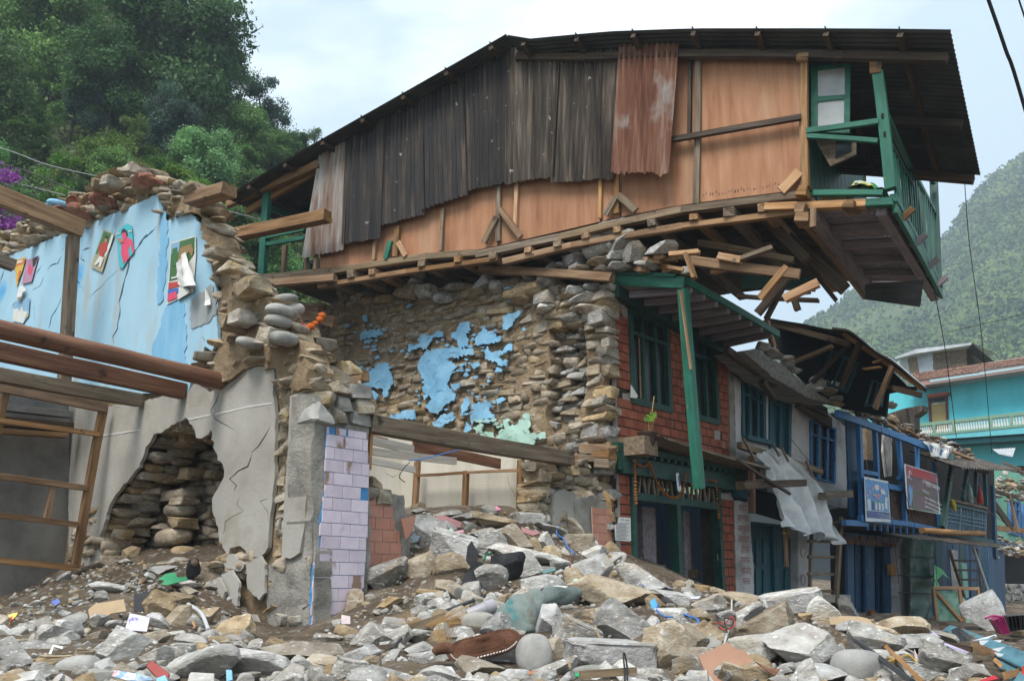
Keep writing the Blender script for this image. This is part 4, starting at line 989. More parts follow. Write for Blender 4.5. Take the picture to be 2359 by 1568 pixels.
f1=win(w1a,w1b,wz0,wz1,.03,m_greend,bh); win(w2a,w2b,wz0,wz1,.03,m_greend,bh)
box('curtain',FAC,w1a+.3,w1a+.36,wz0+.1,wz0+1.0,-.04,-.03,m_woodo,f1)
mk('torn_curtain',[FAC.at(*q,.06)for q in [(1453,885),(1458,892),(1470,912),(1466,917),(1452,915)]],[(0,1,2,3,4)],m_paperw,f1)
slab('back_wall',FAC,[(F0,-.2),(F1+3,-.2),(F1+3,3.2),(F0,3.2)],-1.6,.1,m_blued,bh)
slab('upper_floor',Plane(FAC.o,FAC.a,FAC.n),[(F0+.05,dz1+.02),(F1-.02,dz1+.02),(F1-.02,dz1+.12),(F0+.05,dz1+.12)],-.32,3,m_woodd,bh)
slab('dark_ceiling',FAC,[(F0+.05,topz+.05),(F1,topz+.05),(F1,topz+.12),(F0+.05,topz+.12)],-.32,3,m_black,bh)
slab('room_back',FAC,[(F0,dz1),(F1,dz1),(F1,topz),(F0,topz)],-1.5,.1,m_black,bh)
dz_r=rz(FAC,1467,1135); dz_t=rz(FAC,1467,1110)
dm=FAC.uv(1561,1250)[0]
dr=slab('door_frame',FAC,[(da-.03,-.4),(db+.02,-.4),(db+.02,dz1+.02),(da-.03,dz1+.02)],.05,.14,m_greend,bh,
     holes=[[(da+.06,-.39),(dm-.06,-.39),(dm-.06,dz_r-.1),(da+.06,dz_r-.1)],[(dm+.05,-.39),(db-.07,-.39),(db-.07,dz_r-.1),(dm+.05,dz_r-.1)],
            [(da+.06,dz_r),(dm-.04,dz_r),(dm-.04,dz_r+.27),(da+.06,dz_r+.27)],[(dm+.04,dz_r),(db-.06,dz_r),(db-.06,dz_r+.27),(dm+.04,dz_r+.27)]])
for (x0,x1)in ((da+.06,dm-.04),(dm+.04,db-.06)):
    k=9
    for i in range(k):
        xa=x0+(x1-x0)*(i+.5)/k
        s_=.03 if i%2 else -.03
        slab('lattice_slat',FAC,[(xa-.02-s_,dz_r-.01),(xa+.02-s_,dz_r-.01),(xa+.025+s_,dz_r+.28),(xa-.015+s_,dz_r+.28)],.0,.03,m_woodw,dr)
for u0,u1,m in ((1482,1510,m_purp),(1576,1590,m_purp)):
    a0,a1=FAC.uv(u0,1250,-.5)[0],FAC.uv(u1,1250,-.5)[0]
    box('inner_post',FAC,a0,a1,-.2,dz_r-.1,-.6,-.5,m,bh); box('inner_post',FAC,a1+.002,a1+.05,-.2,dz_r-.1,-.6,-.51,m_wood,bh)
for u0,u1,zc in ((1500,1536,1307),(1598,1615,1318)):
    a0,a1=FAC.uv(u0,zc,-.4)[0],FAC.uv(u1,zc,-.4)[0]; z_=rz(FAC,u0,zc)
    box('crossbar',FAC,a0,a1,z_-.06,z_+.06,-.48,-.42,m_woodw,bh)
lz=ledz
led=beam('ledge_board',FAC.p(F0+.28,lz+.02,.25),FAC.p(F1+.1,lz-.10,.25),.62,.035,m_woodw,bh,side=FAC.n,seg=6)
box('ledge_beam',FAC,F0+.02,F0+.36,lz-.21,lz+.03,.0,.42,m_woodw,bh)
box('green_lintel',FAC,F0-.02,F1+.06,dz1-.1,dz1+.13,-.01,.12,m_greend,bh)
box('green_rail',FAC,F0+.36,F1+.06,lz-.16,lz-.08,.1,.2,m_greend,bh)
x=F0+.45
while x<F1-.05:
    box('dentil',FAC,x,x+.07,dz1+.13,lz-.16,.08,.18,m_greend,bh); x += .19
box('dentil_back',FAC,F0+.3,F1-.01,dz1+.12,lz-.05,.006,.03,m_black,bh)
box('beam_end',FAC,F1-.12,F1+.08,lz-.26,lz-.12,.1,.5,m_woodd,bh)
box('corner_block',FAC,F0-.12,F0+.02,dz1-.06,dz1+.3,-.02,.1,m_greend,bh)
for i,(u,v,a,b)in enumerate([(1378,1030,66,12),(1368,1040,44,12),(1392,1046,36,20),(1360,1056,40,16),(1345,1068,30,18),(1395,1068,30,22),(1330,1062,26,24)]):
    p=WALL2.at(u,v,.12); d=(p-EYE).length/ray(u,v).length
    px_thing('timber_stub',['long upper timber end in the stone pier beside the ledge','timber end just under the uppermost one in the pier','squarish timber end touching the green corner block','weathered timber end at the middle of the pier stack','small timber end leftmost of the pier stack','lowest timber end next to the green lintel','timber end low in the pier above the cement strip'][i],'timber','timber ends in the stone pier',WALL2,(u-a/2,v-1),(u+a/2,v+1),.2,b,m_woodw if i%2 else m_wood,off=.1,seg=2,ch=.2)
ez=FAC.at(1412,655,0).z
fo=(FAC.at(1575,655,.0)-A0)
VERG=lineplane(A0+SD*F0,ND)
pA=VERG.at(1412,645); pB=VERG.at(1575,655)       # verge fascia, coming towards the street
ovh=(pB-pA).dot(FAC.n)
EAV=Plane(A0+FAC.n*ovh,SD,FAC.n)
pB=EAV.at(1577,655); pC=EAV.at(1790,772)
pB2=EAV.at(1577,640)
ev=thing('eave',pA,'green trimmed eave with grey soffit boards over the brick house','eave')
beam('verge_board',VERG.at(1410,644),VERG.at(1576,651),.05,.15,m_green,ev,side=VERG.n)
beam('ledger',VERG.at(1416,632),VERG.at(1560,636),.12,.05,m_green,ev,side=VERG.n,seg=6)
beam('fascia',EAV.at(1577,646),EAV.at(1792,770),.06,.10,m_green,ev,side=EAV.n,sag=.02)
pD=FAC.at(1665,800,.02); pA_=FAC.at(1413,664,.02)
NJ=8
for i in range(NJ):
    t=(i+.5)/NJ
    a=pA_.lerp(pD,t); b=pB.lerp(pC,t)
    beam('soffit_joist',a+(b-a)*.02-UP*.04,b-UP*.03,.06,.09,m_purp,ev,side=SD,seg=2)
for i in range(NJ):
    t0,t1=i/NJ+.004,(i+1)/NJ-.004
    a0,a1,b0,b1=pA_.lerp(pD,t0),pA_.lerp(pD,t1),pB.lerp(pC,t0),pB.lerp(pC,t1)
    u_=UP*.02
    mk('soffit_board',[a0+u_,a1+u_,b1+u_,b0+u_,a0+u_*2,a1+u_*2,b1+u_*2,b0+u_*2],[(0,1,2,3),(7,6,5,4),(0,4,5,1),(1,5,6,2),(2,6,7,3),(3,7,4,0)],m_purp,ev)
beam('wall_plate',FAC.at(1417,672,.09),FAC.at(1672,812,.09),.14,.16,m_greend,ev,side=FAC.n)
px_thing('green_post','leaning green post with peeled orange face hanging before the brick house','post',None,EAV,(1574,668),(1611,1124),.11,25,m_green,off=.03,seg=6)
px_beam('peeled_face',EAV,(1568,670),(1592,850),.02,9,m_woodo,None,off=.095,seg=3)
tag(bpy.data.objects['peeled_face'],'strip of bare wood on the upper half of the leaning green post','strip')
px_thing('timber_beam','orange beam lying on the stone wall up to the green eave','beam',None,WALL2,(1108,622),(1412,640),.14,19,m_wood,off=.14)
# ================================================================ slipped upper floor: plywood gable side, charred sheets, iron roof
def TP(u,v,off=0.0):return TOP.at(u,v,off)
hs=thing('upper_storey',TP(1300,600,-2),'tilted wooden top storey of plywood and charred corrugated iron, slipped towards the street','house')
DEPTH=4.2
back=SD2*DEPTH
def vfloor(u):
    P=[(560,640),(735,625),(787,616),(987,586),(1103,578),(1287,536),(1430,502),(1572,474),(1839,440),(1870,436)]
    for (a,b),(c,d)in zip(P,P[1:]):
        if u <= c:return b+(d-b)*(u-a)/(c-a)
    return P[-1][1]
def vroof(u):
    P=[(500,470),(700,352),(900,240),(1100,128),(1170,92),(1186,100),(1290,92),(1400,85),(1600,82),(1850,84),(2200,90)]
    for (a,b),(c,d)in zip(P,P[1:]):
        if u <= c:return b+(d-b)*(u-a)/(c-a)
    return P[-1][1]
bays=[735,865,1018,1148,1385,1430,1607,1855]
for a,b in zip(bays,bays[1:]):
    us=np.linspace(a+2,b-2,4)
    o=[(u,vfloor(u)-3)for u in us]+[(u,vroof(u)+24)for u in us[::-1]]
    panel('plywood_sheet',TOP,o,0,.012,m_ply,hs)
m_print=mat('smudged_black_print',[(.10,.055,.035),(.16,.085,.05),(.22,.115,.065)],16,coord='World',stretch=(2,2,1),lo=.4,hi=.6,bump=0,rnd=0)
r=random.Random(3)
for i in range(26):
    u=1620+i*7.2+r.uniform(-1,1); v=452-(u-1620)*.14+r.uniform(-3,3); h_=r.uniform(3,8)
    panel('print_mark',TOP,[(u,v-h_),(u+r.uniform(1,3.5),v-h_+1),(u+r.uniform(1,4),v),(u-.5,v)],.0012,.001,m_print,hs)
for i,(u0,v0,u1,v1,wd,m)in enumerate([(917,522,911,592,14,m_wood),(866,545,862,598,8,m_woodo),(1021,480,1017,578,8,m_woodw),(1149,425,1148,556,12,m_woodw),(1191,420,1188,520,9,m_woodo),(1384,412,1383,503,8,m_woodo),(1422,398,1421,492,13,m_wood),(1609,122,1604,470,14,m_woodw),(736,375,727,622,8,m_woodo),(1850,135,1853,440,16,m_wood),(707,592,705,630,8,m_wood),(1590,120,1588,310,8,m_woodd)]):
    px_beam('stud',TOP,(u0,v0),(u1,v1),.06,1,m,hs,off=.035,seg=2)if 0 else None
    p,q=TP(u0,v0,.035),TP(u1,v1,.035); d=(p-EYE).length/ray(u0,v0).length
    beam('stud',p,q,.06,wd*d/FPX,m,hs,side=TOP.n,seg=2)
for a,b,w_,m in [((1152,482),(1200,545),14,m_wood),((1144,500),(1115,560),14,m_woodw),((918,558),(935,590),12,m_woodo),((900,555),(888,596),12,m_green),((1425,450),(1465,485),16,m_woodw),((1418,455),(1395,495),14,m_woodw),((1842,395),(1800,440),24,m_woodo)]:
    px_beam('brace',TOP,a,b,.05,w_,m,hs,off=.08,seg=2)
px_beam('wall_rail',TOP,(1548,322),(1846,270),.07,13,m_woodd,hs,off=.1,seg=5)
SHT=[((737,352),(806,318),(793,575),(697,594),m_cgrey),((797,322),(888,270),(878,548),(788,562),m_cblack),((884,273),(974,222),(980,492),(878,520),m_cblack),((970,226),(1066,172),(1080,446),(972,483),m_cblack),((1062,175),(1169,116),(1168,420),(1070,441),m_cblack),((1166,110),(1292,100),(1275,406),(1164,424),m_cdark),((1286,98),(1432,92),(1413,411),(1269,421),m_cdark),((1428,92),(1566,90),(1541,399),(1408,398),m_crust)]
for i,(a,b,c,d,m)in enumerate(SHT):
    of=.10+.012*(i%2)+(.05 if i == 7 else 0)
    q=[TP(*a,of),TP(*b,of),TP(*c,of+(.09 if i == 7 else .03)),TP(*d,of+(.06 if i == 7 else .02))]
    corrugated('iron_sheet',q,m,hs,amp=.019,out=TOP.n,ripple=.03 if i == 7 else .004,ragb=.04 if i == 7 else .012,seed=i,nv=24)
fl=[(600,637),(735,624),(787,616),(987,588),(1103,580),(1287,540),(1430,506),(1572,477),(1839,443)]
def poly_beams(name,pts,wd,hpx,m,off,parent):
    for a,b in zip(pts,pts[1:]):
        px_beam(name,TOP,a,b,wd,hpx,m,parent,off=off,seg=3,warp=.0)
poly_beams('sill_beam',[(598,641),(775,624),(987,592),(1105,583)],.12,15,m_woodw,.02,hs)
poly_beams('sill_beam',[(1100,588),(1290,548),(1430,515),(1572,485),(1840,452)],.12,16,m_woodw,.02,hs)
poly_beams('bearer',[(735,660),(940,626),(1148,597)],.1,11,m_wood,.04,hs)
poly_beams('bearer',[(1160,604),(1318,566),(1572,522),(1850,488)],.1,14,m_wood,.04,hs)
px_beam('bearer',TOP,(598,655),(772,640),.12,16,m_woodo,hs,off=.14,seg=3)
j=0
for (u,v,hp)in [(807,631,17),(855,625,15),(970,606,15),(1053,596,16),(1133,587,16),(1215,575,15),(1283,560,16),(1347,541,16),(1500,512,16),(1597,498,17),(1679,487,22),(1757,477,20),(735,640,12),(1420,528,15)]:
    p=TP(u,v,.12); d=(p-EYE).length/ray(u,v).length; s_=hp*d/FPX
    beam('floor_joist',p,p+back*.97,s_*1.2,s_,m_wood if j%2 else m_woodw,hs,side=ND2,seg=3,warp=.003); j += 1
ua=np.linspace(600,1850,14); pv=[TP(u,vfloor(u)-0,-.03)for u in ua]
NB=15
for k in range(NB):
    t0,t1=(k+.01)/NB,(k+.97)/NB; V=[]; F=[]
    zz=rng.uniform(-.008,.008)
    for p in pv:
        for t,dz in ((t0,0),(t1,0),(t1,.025),(t0,.025)):V.append(p+back*t+UP*(dz+zz-.03))
    for i in range(len(pv)-1):
        a,b=i*4,(i+1)*4
        for q in range(4):F.append((a+q,a+(q+1)%4,b+(q+1)%4,b+q))
    F +=[(3,2,1,0),tuple(len(V)-4+q for q in range(4))]
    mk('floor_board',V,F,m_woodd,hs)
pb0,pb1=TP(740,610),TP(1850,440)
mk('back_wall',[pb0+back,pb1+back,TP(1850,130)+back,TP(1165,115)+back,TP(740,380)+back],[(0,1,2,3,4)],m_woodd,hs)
VO=.42
verR=[(1168,82),(1186,94),(1290,84),(1400,74),(1590,67),(1850,67),(2040,68),(2190,70)]
verL=[(1166,80),(1100,118),(900,232),(700,345),(600,405),(518,456)]
E1=TP(2190,70,VO); EP=lineplane(E1,SD2)
E2=EP.at(2258,398); sl=E2-E1
print('ROOF eave vector',sl[:],sl.length)
sl=sl*1.02
def roof_side(name,pts,m,n_along,flip):
    P=[TP(u,v,VO)for u,v in pts]
    seg=[0]
    for a,b in zip(P,P[1:]):seg.append(seg[-1]+(b-a).length)
    Lt=seg[-1]
    def on(t):
        x=t*Lt
        for i in range(len(P)-1):
            if x <= seg[i+1]+1e-6:return P[i].lerp(P[i+1],(x-seg[i])/max(1e-6,seg[i+1]-seg[i]))
        return P[-1]
    return on,Lt
slL=SD2*4.2
for nm,pts,vec in (('R',verR,sl),('L',verL,SD2*4.2)):
    on,Lt=roof_side(nm,pts,None,0,False)
    Nw=5
    for s_ in range(Nw):                                     # sheets laid side by side, ridges running down the slope
        w0,w1_=s_/Nw,(s_+1.04)/Nw; pitch=.076; wl=vec.length/Nw; n_=int(wl/pitch); lift=UP*(.006*(s_%2))
        upn=(on(1)-on(0)).cross(vec).normalized(); upn=upn if upn.z>0 else -upn
        def fn(s,t,w0=w0,w1_=w1_,n_=n_,lift=lift,upn=upn,on=on,vec=vec):
            return on(t)+vec*(w0+(w1_-w0)*s)+upn*(.012*math.cos(2*math.pi*n_*s))+lift
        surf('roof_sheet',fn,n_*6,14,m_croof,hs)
    k=7
    for i in range(k):                                       # purlins
        t=(i+.35)/k
        p=on(t)-UP*.05+vec.normalized()*.02
        beam('purlin',p,p+vec*.98,.07,.07,m_woodd,hs,side=(on(min(1,t+.01))-on(t)),seg=2,warp=.001)
        q=on(t)
        tube('roof_hook',[q+UP*.0,q+UP*.03+TOP.n*.01,q+UP*.03-TOP.n*.03],.008,m_wire,hs,sides=5)
    for f in (.11,.55,.97):                                # rafters
        pl_=[on(t)+vec*f-UP*.13 for t in np.linspace(.0,.985,6)]
        for a,b in zip(pl_,pl_[1:]):beam('rafter',a,b,.08,.12,m_woodd if nm == 'R' else m_wood,hs,side=vec,seg=1,warp=0)
poly_beams('top_plate',[(1600,110),(1850,118),(1960,118)],.1,18,m_woodd,.02,hs)
poly_beams('top_plate',[(1960,119),(2148,124)],.1,18,m_wood,.021,hs)
panel('gable_board',TOP,[(1160,96),(1290,92),(1610,80),(1860,85),(1860,125),(1600,122),(1560,130),(1400,135),(1280,140),(1165,150)],-.02,.02,m_woodd,hs)
# ---------------- left verandah (far end)
px_beam('verandah_post',TOP,(616,435),(604,636),.1,18,m_green,hs,off=.02,seg=3)
px_beam('rafter_end',TOP,(735,378),(525,470),.1,18,m_wood,hs,off=.1,seg=2)
px_beam('verandah_rail',TOP,(606,548),(702,528),.06,9,m_green,hs,off=.03,seg=2)
px_beam('verandah_rail',TOP,(606,564),(702,548),.06,9,m_green,hs,off=.03,seg=2)
px_beam('verandah_stud',TOP,(657,566),(653,632),.06,11,m_woodw,hs,off=.03,seg=2)
q=[TP(600,470,.0)+back,TP(735,400)+back]
m_holes=m_greend
b0,b1,b2,b3=TP(612,570),TP(705,556),TP(705,628),TP(612,634)
bd=SD2*1.0
for i in range(9):
    t=i/8; p=b0.lerp(b1,t)+bd; r_=b3.lerp(b2,t)+bd
    beam('baluster',p,r_,.05,.06,m_greend,hs,side=TOP.n,seg=2)
beam('verandah_rail',b0+bd,b1+bd,.06,.08,m_greend,hs)
beam('verandah_rail',TP(604,470),TP(604,470)+SD2*1.4 ,.07,.1,m_green,hs)
px_thing('timber_beam','long pale squared beam jutting out before the rusty left sheet','beam',None,TOP,(508,548),(756,497),.2,26,m_wood,off=.5,seg=4)
# ---------------- balcony at the street end
px_beam('corner_post',TOP,(1854,128),(1857,446),.1,15,m_wood,hs,off=.05,seg=4)
tag(px_beam('log_end',TOP,(1838,133),(1864,131),.12,22,m_woodo,hs,off=.12,seg=1,round_=True))
bpost=px_beam('balcony_post',TOP,(2023,168),(2052,436),.11,25,m_green,hs,off=.05,seg=4)
px_beam('post_head',TOP,(2004,160),(2030,158),.13,30,m_wood,hs,off=.06,seg=1,ch=.2)
for u,v in ((2033,267),(2038,309)):
    panel('mortise',TOP,[(u-3,v-6),(u+3,v-6),(u+3,v+6),(u-3,v+6)],.106,.004,m_black,hs)
px_beam('balcony_rail',TOP,(1858,302),(2024,280),.06,13,m_green,hs,off=.1,seg=3)
px_beam('balcony_rail',TOP,(1860,314),(2022,325),.06,11,m_green,hs,off=.09,seg=3)
px_beam('balcony_sill',TOP,(1868,446),(2034,446),.1,13,m_green,hs,off=.05,seg=3)
px_beam('balcony_bearer',TOP,(1765,478),(1996,470),.12,17,m_woodo,hs,off=.1,seg=3)
px_beam('balcony_bearer',TOP,(1996,469),(2056,466),.122,18,m_green,hs,off=.1,seg=2)
for i,(u,v,s_)in enumerate([(1852,487,22),(1852,507,22),(1853,447,22),(1962,477,18)]):
    tag(px_beam('joist_end',TOP,(u-11,v),(u+11,v),.3,s_,m_wood,hs,off=.12,seg=1))
px_beam('hanger',TOP,(1874,480),(1873,523),.06,14,m_wood,hs,off=.2,seg=2)
sash=panel('window_sash',TOP,[(1868,152),(1959,146),(1957,306),(1868,304)],-.1,.05,m_green,hs,holes=[[(1883,162),(1946,154),(1946,218),(1883,222)],[(1883,234),(1945,228),(1944,292),(1883,296)]])
panel('pane',TOP,[(1881,160),(1948,152),(1948,220),(1881,224)],-.12,.006,m_glass,sash)
panel('pane',TOP,[(1881,232),(1947,226),(1946,294),(1881,298)],-.12,.006,m_glass,sash)
s2=panel('lower_sash',TOP,[(1880,318),(1972,318),(1972,356),(1912,382),(1882,330)],-.3,.04,m_woodw,hs,holes=[[(1925,322),(1962,322),(1962,350),(1924,368)]])
panel('pane',TOP,[(1923,320),(1964,320),(1964,352),(1922,370)],-.31,.006,flat('dark_glass',(.03,.04,.045),.15),s2)
pI=TP(1868,440,-.06); IPl=lineplane(pI,SD2)
for k in range(14):
    a=pI+SD2*(k*.3+.01); b=pI+SD2*(k*.3+.29); h1=TP(1868,120,-.06).z
    hh=UP*(h1-pI.z)
    w_=ND2*.02
    mk('wall_board',[a,b,b+hh,a+hh,a+w_,b+w_,b+hh+w_,a+hh+w_],[(0,1,2,3),(7,6,5,4),(0,4,5,1),(1,5,6,2),(2,6,7,3),(3,7,4,0)],m_greend,hs)
BP=lineplane(TP(2058,455,.05),SD2)
bn0,bn1=BP.at(2060,452),BP.at(2166,660)
rn0,rn1=BP.at(2046,330),BP.at(2160,492)
print('balcony len',(bn1-bn0).length)
px_beam('bottom_rail',BP,(2058,455),(2166,658),.08,16,m_green,hs,seg=4)
px_beam('top_rail',BP,(2040,262),(2158,500),.07,13,m_green,hs,seg=4)
px_beam('mid_rail',BP,(2044,318),(2100,425),.06,10,m_greend,hs,seg=2)
for i in range(20):
    t=.04+i*.0485
    a=bn0.lerp(bn1,t); b=rn0.lerp(rn1,t)
    beam('baluster',a,b+UP*.06*math.sin(i),.025,.075,m_green if i%3 else m_greend,hs,side=BP.n,seg=2)
px_beam('far_post',BP,(2150,390),(2160,655),.12,17,m_greend,hs,seg=3)
px_beam('eave_strut',BP,(2040,180),(2150,400),.07,14,m_greend,hs,seg=3,off=-.05)
px_beam('eave_strut',BP,(2100,330),(2150,420),.07,12,m_greend,hs,seg=3,off=.02)
px_beam('bracket',BP,(2154,422),(2174,396),.03,3,m_wire,hs,seg=1)
beam('eave_tie',TP(1866,130,-.3)+SD2*2.0,TP(2050,128,-.1)+SD2*2.0,.08,.12,m_greend,hs)
gA,gB=TP(1872,488,.02),TP(2060,470,.02); gC=bn1-UP*.1; 
gD=lineplane(gA,SD2).at(2010,672)
NBB=9
for i in range(NBB):
    t0,t1=i/NBB+.006,(i+1)/NBB-.006
    for s0,s1 in ((.0,.33),(.335,.66),(.665,1.0)):
        sh=.04*(i%2)
        s0_,s1_=min(1,s0+sh if s0 else 0),min(1,s1+sh)
        L0,R0=gA.lerp(gD,t0),gB.lerp(gC,t0); L1,R1=gA.lerp(gD,t1),gB.lerp(gC,t1)
        v_=[L0.lerp(R0,s0_),L0.lerp(R0,s1_-.004),L1.lerp(R1,s1_-.004),L1.lerp(R1,s0_)]
        v_=[p+UP*.05 for p in v_]+[p+UP*.075 for p in v_]
        mk('balcony_board',v_,[(0,1,2,3),(7,6,5,4),(0,4,5,1),(1,5,6,2),(2,6,7,3),(3,7,4,0)],m_purp,hs)
for i in range(1,6):
    t=i/5.6
    beam('balcony_joist',gA.lerp(gD,t)-UP*.01,gB.lerp(gC,t)-UP*.01,.05,.10,m_purp,hs,side=SD2,seg=2)
beam('edge_joist',gA-UP*.06,gD-UP*.02,.16,.12,m_purp,hs,seg=4); beam('edge_joist',gA-UP*.08+ND2*.12,gD-UP*.04+ND2*.12,.06,.14,m_wood,hs,seg=4)
beam('edge_joist',gB-UP*.05+ND2*.15,gC-UP*.06+ND2*.1,.12,.12,m_purp,hs,seg=4); beam('edge_joist',gB-UP*.03,gC-UP*.02,.05,.16,m_green,hs,seg=4)
for t in (.1,.35,.62,.85):
    p=gB.lerp(gC,t); beam('rail_bracket',p-ND2*.02-UP*.05,p-ND2*.16+UP*.06,.07,.07,m_purp if t>.2 else m_wood,hs,seg=1)
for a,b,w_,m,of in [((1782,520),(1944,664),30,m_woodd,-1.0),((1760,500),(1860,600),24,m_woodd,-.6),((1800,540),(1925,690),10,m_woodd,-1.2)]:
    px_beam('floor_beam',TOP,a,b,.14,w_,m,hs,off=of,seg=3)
q=[TP(1993,655,-2.2),TP(2128,645,-2.2),TP(2120,708,-2.2),TP(1993,690,-2.2)]
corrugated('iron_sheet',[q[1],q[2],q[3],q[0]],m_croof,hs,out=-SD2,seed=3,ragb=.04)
m_cloth=flat('yellow_cloth',(.55,.42,.12),bump=.5); 
def heap_cloth(name,label,cat,pl,pts,h,m,off,n=10):
    P=[pl.at(u,v,off)for u,v in pts]
    a,b=P[0],P[1]; ln=(b-a); dp=-pl.n*.35
    def fn(s,t):
        e=math.sin(math.pi*min(1,max(0,s)))** .5*math.sin(math.pi*(.15+.7*t))
        return a+ln*s+dp*t+UP*(h*e*(.6+.6*mnoise.noise(Vector((s*4+off*7,t*3,len(label))))))+ln*.03*mnoise.noise(Vector((s*9,t*7,2)))
    return tag(surf(name,fn,n*2,n,m),label,cat)
heap_cloth('cloth','crumpled yellow cloth on the high balcony floor','cloth',TOP,[(1880,442),(1935,442)],.09,m_cloth,-.02)
heap_cloth('plastic_bag','green printed sack lying on the high balcony floor','sack',TOP,[(1938,442),(2042,440)],.22,flat('sack_green',(.03,.26,.07),.35,bump=.4),-.04)
heap_cloth('plastic_bag','blue and yellow plastic wrapper beside the green sack on the balcony','bag',TOP,[(1945,440),(2012,430)],.2,mat('printed_wrapper',[(.04,.12,.03),(.25,.4,.5),(.55,.5,.1),(.03,.03,.03)],14,coord='World',rnd=0,lo=.35,hi=.6),.03)
# ---------------- broken timber between the storeys
BT=[((1590,600),(1842,632),22,m_wood,.0,'long sloping beam below the slipped floor'),((1708,600),(1655,590),16,m_woodo,.1,'short block of yellow wood under the floor'),((1690,603),(1780,570),10,m_woodw,.1,'thin weathered stick under the floor'),((1815,615),(1752,688),16,m_wood,.0,'splintered plank slanting across the bright gap'),((1808,688),(1885,652),19,m_woodo,.1,'squared beam end poking across the bright gap'),
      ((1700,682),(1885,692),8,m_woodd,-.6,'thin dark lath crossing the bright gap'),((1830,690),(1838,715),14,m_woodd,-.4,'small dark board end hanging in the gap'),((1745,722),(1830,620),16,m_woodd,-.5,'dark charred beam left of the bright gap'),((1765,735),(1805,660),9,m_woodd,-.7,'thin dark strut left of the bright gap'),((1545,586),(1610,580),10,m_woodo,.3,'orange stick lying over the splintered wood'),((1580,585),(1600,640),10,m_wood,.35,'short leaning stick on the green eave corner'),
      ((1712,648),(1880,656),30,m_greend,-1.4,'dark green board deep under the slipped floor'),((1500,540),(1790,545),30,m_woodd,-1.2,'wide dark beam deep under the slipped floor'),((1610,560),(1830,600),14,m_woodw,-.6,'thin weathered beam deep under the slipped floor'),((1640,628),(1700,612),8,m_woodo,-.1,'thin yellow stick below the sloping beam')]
for a,b,w_,m,of,lb in BT:
    px_thing('broken_timber',lb,'timber',None,TOP,a,b,.1,w_,m,off=of,seg=4,warp=.01)
r=random.Random(5)
WB=[(1484,608,22,34,m_woodo),(1520,590,20,12,m_wood),(1508,604,26,10,m_wood),(1530,612,24,14,m_woodo),(1545,600,26,9,m_wood),(1500,622,28,10,m_woodw),(1560,618,34,8,m_woodo),(1572,628,30,9,m_wood),(1540,626,22,10,m_woodo),(1515,612,16,16,m_wood),(1555,590,30,7,m_woodw),(1585,620,22,16,m_rock),(1472,622,18,10,m_wood)]
for i,(u,v,a,b,m)in enumerate(WB):
    px_thing('wood_offcut',['upright orange block standing on the green eave edge','small brown offcut behind the upright orange block','thin brown offcut right of the upright block','orange offcut in the middle of the splintered heap','thin brown offcut near the pale flat slab','grey offcut lying along the green eave edge','long orange sliver at the right of the splintered heap','long brown sliver lowest at the right of the heap','orange offcut at the heap foot','square brown offcut in the heap middle','thin grey sliver on top of the splintered heap','grey stone-like lump at the eave corner','small brown offcut leftmost in the splintered heap'][i],'wood','splintered wood on the green eave',VERG,(u-a/2,v+r.uniform(-5,5)),(u+a/2,v+r.uniform(-5,5)),.1,b,m,off=.05+r.uniform(-.1,.1),seg=1)
px_thing('timber_beam','long reddish board sloping down behind the marigolds','beam',None,WALL2,(600,700),(772,742),.1,24,m_wood,off=.6)
px_thing('timber_beam','short board above the sloping one behind the marigolds','beam',None,WALL2,(672,702),(738,712),.1,12,m_wood,off=.62)
px_thing('timber_beam','hewn beam end jutting from the rubble over the blue flakes','beam',None,WALL2,(738,890),(842,866),.16,24,m_wood,off=.9,seg=2)
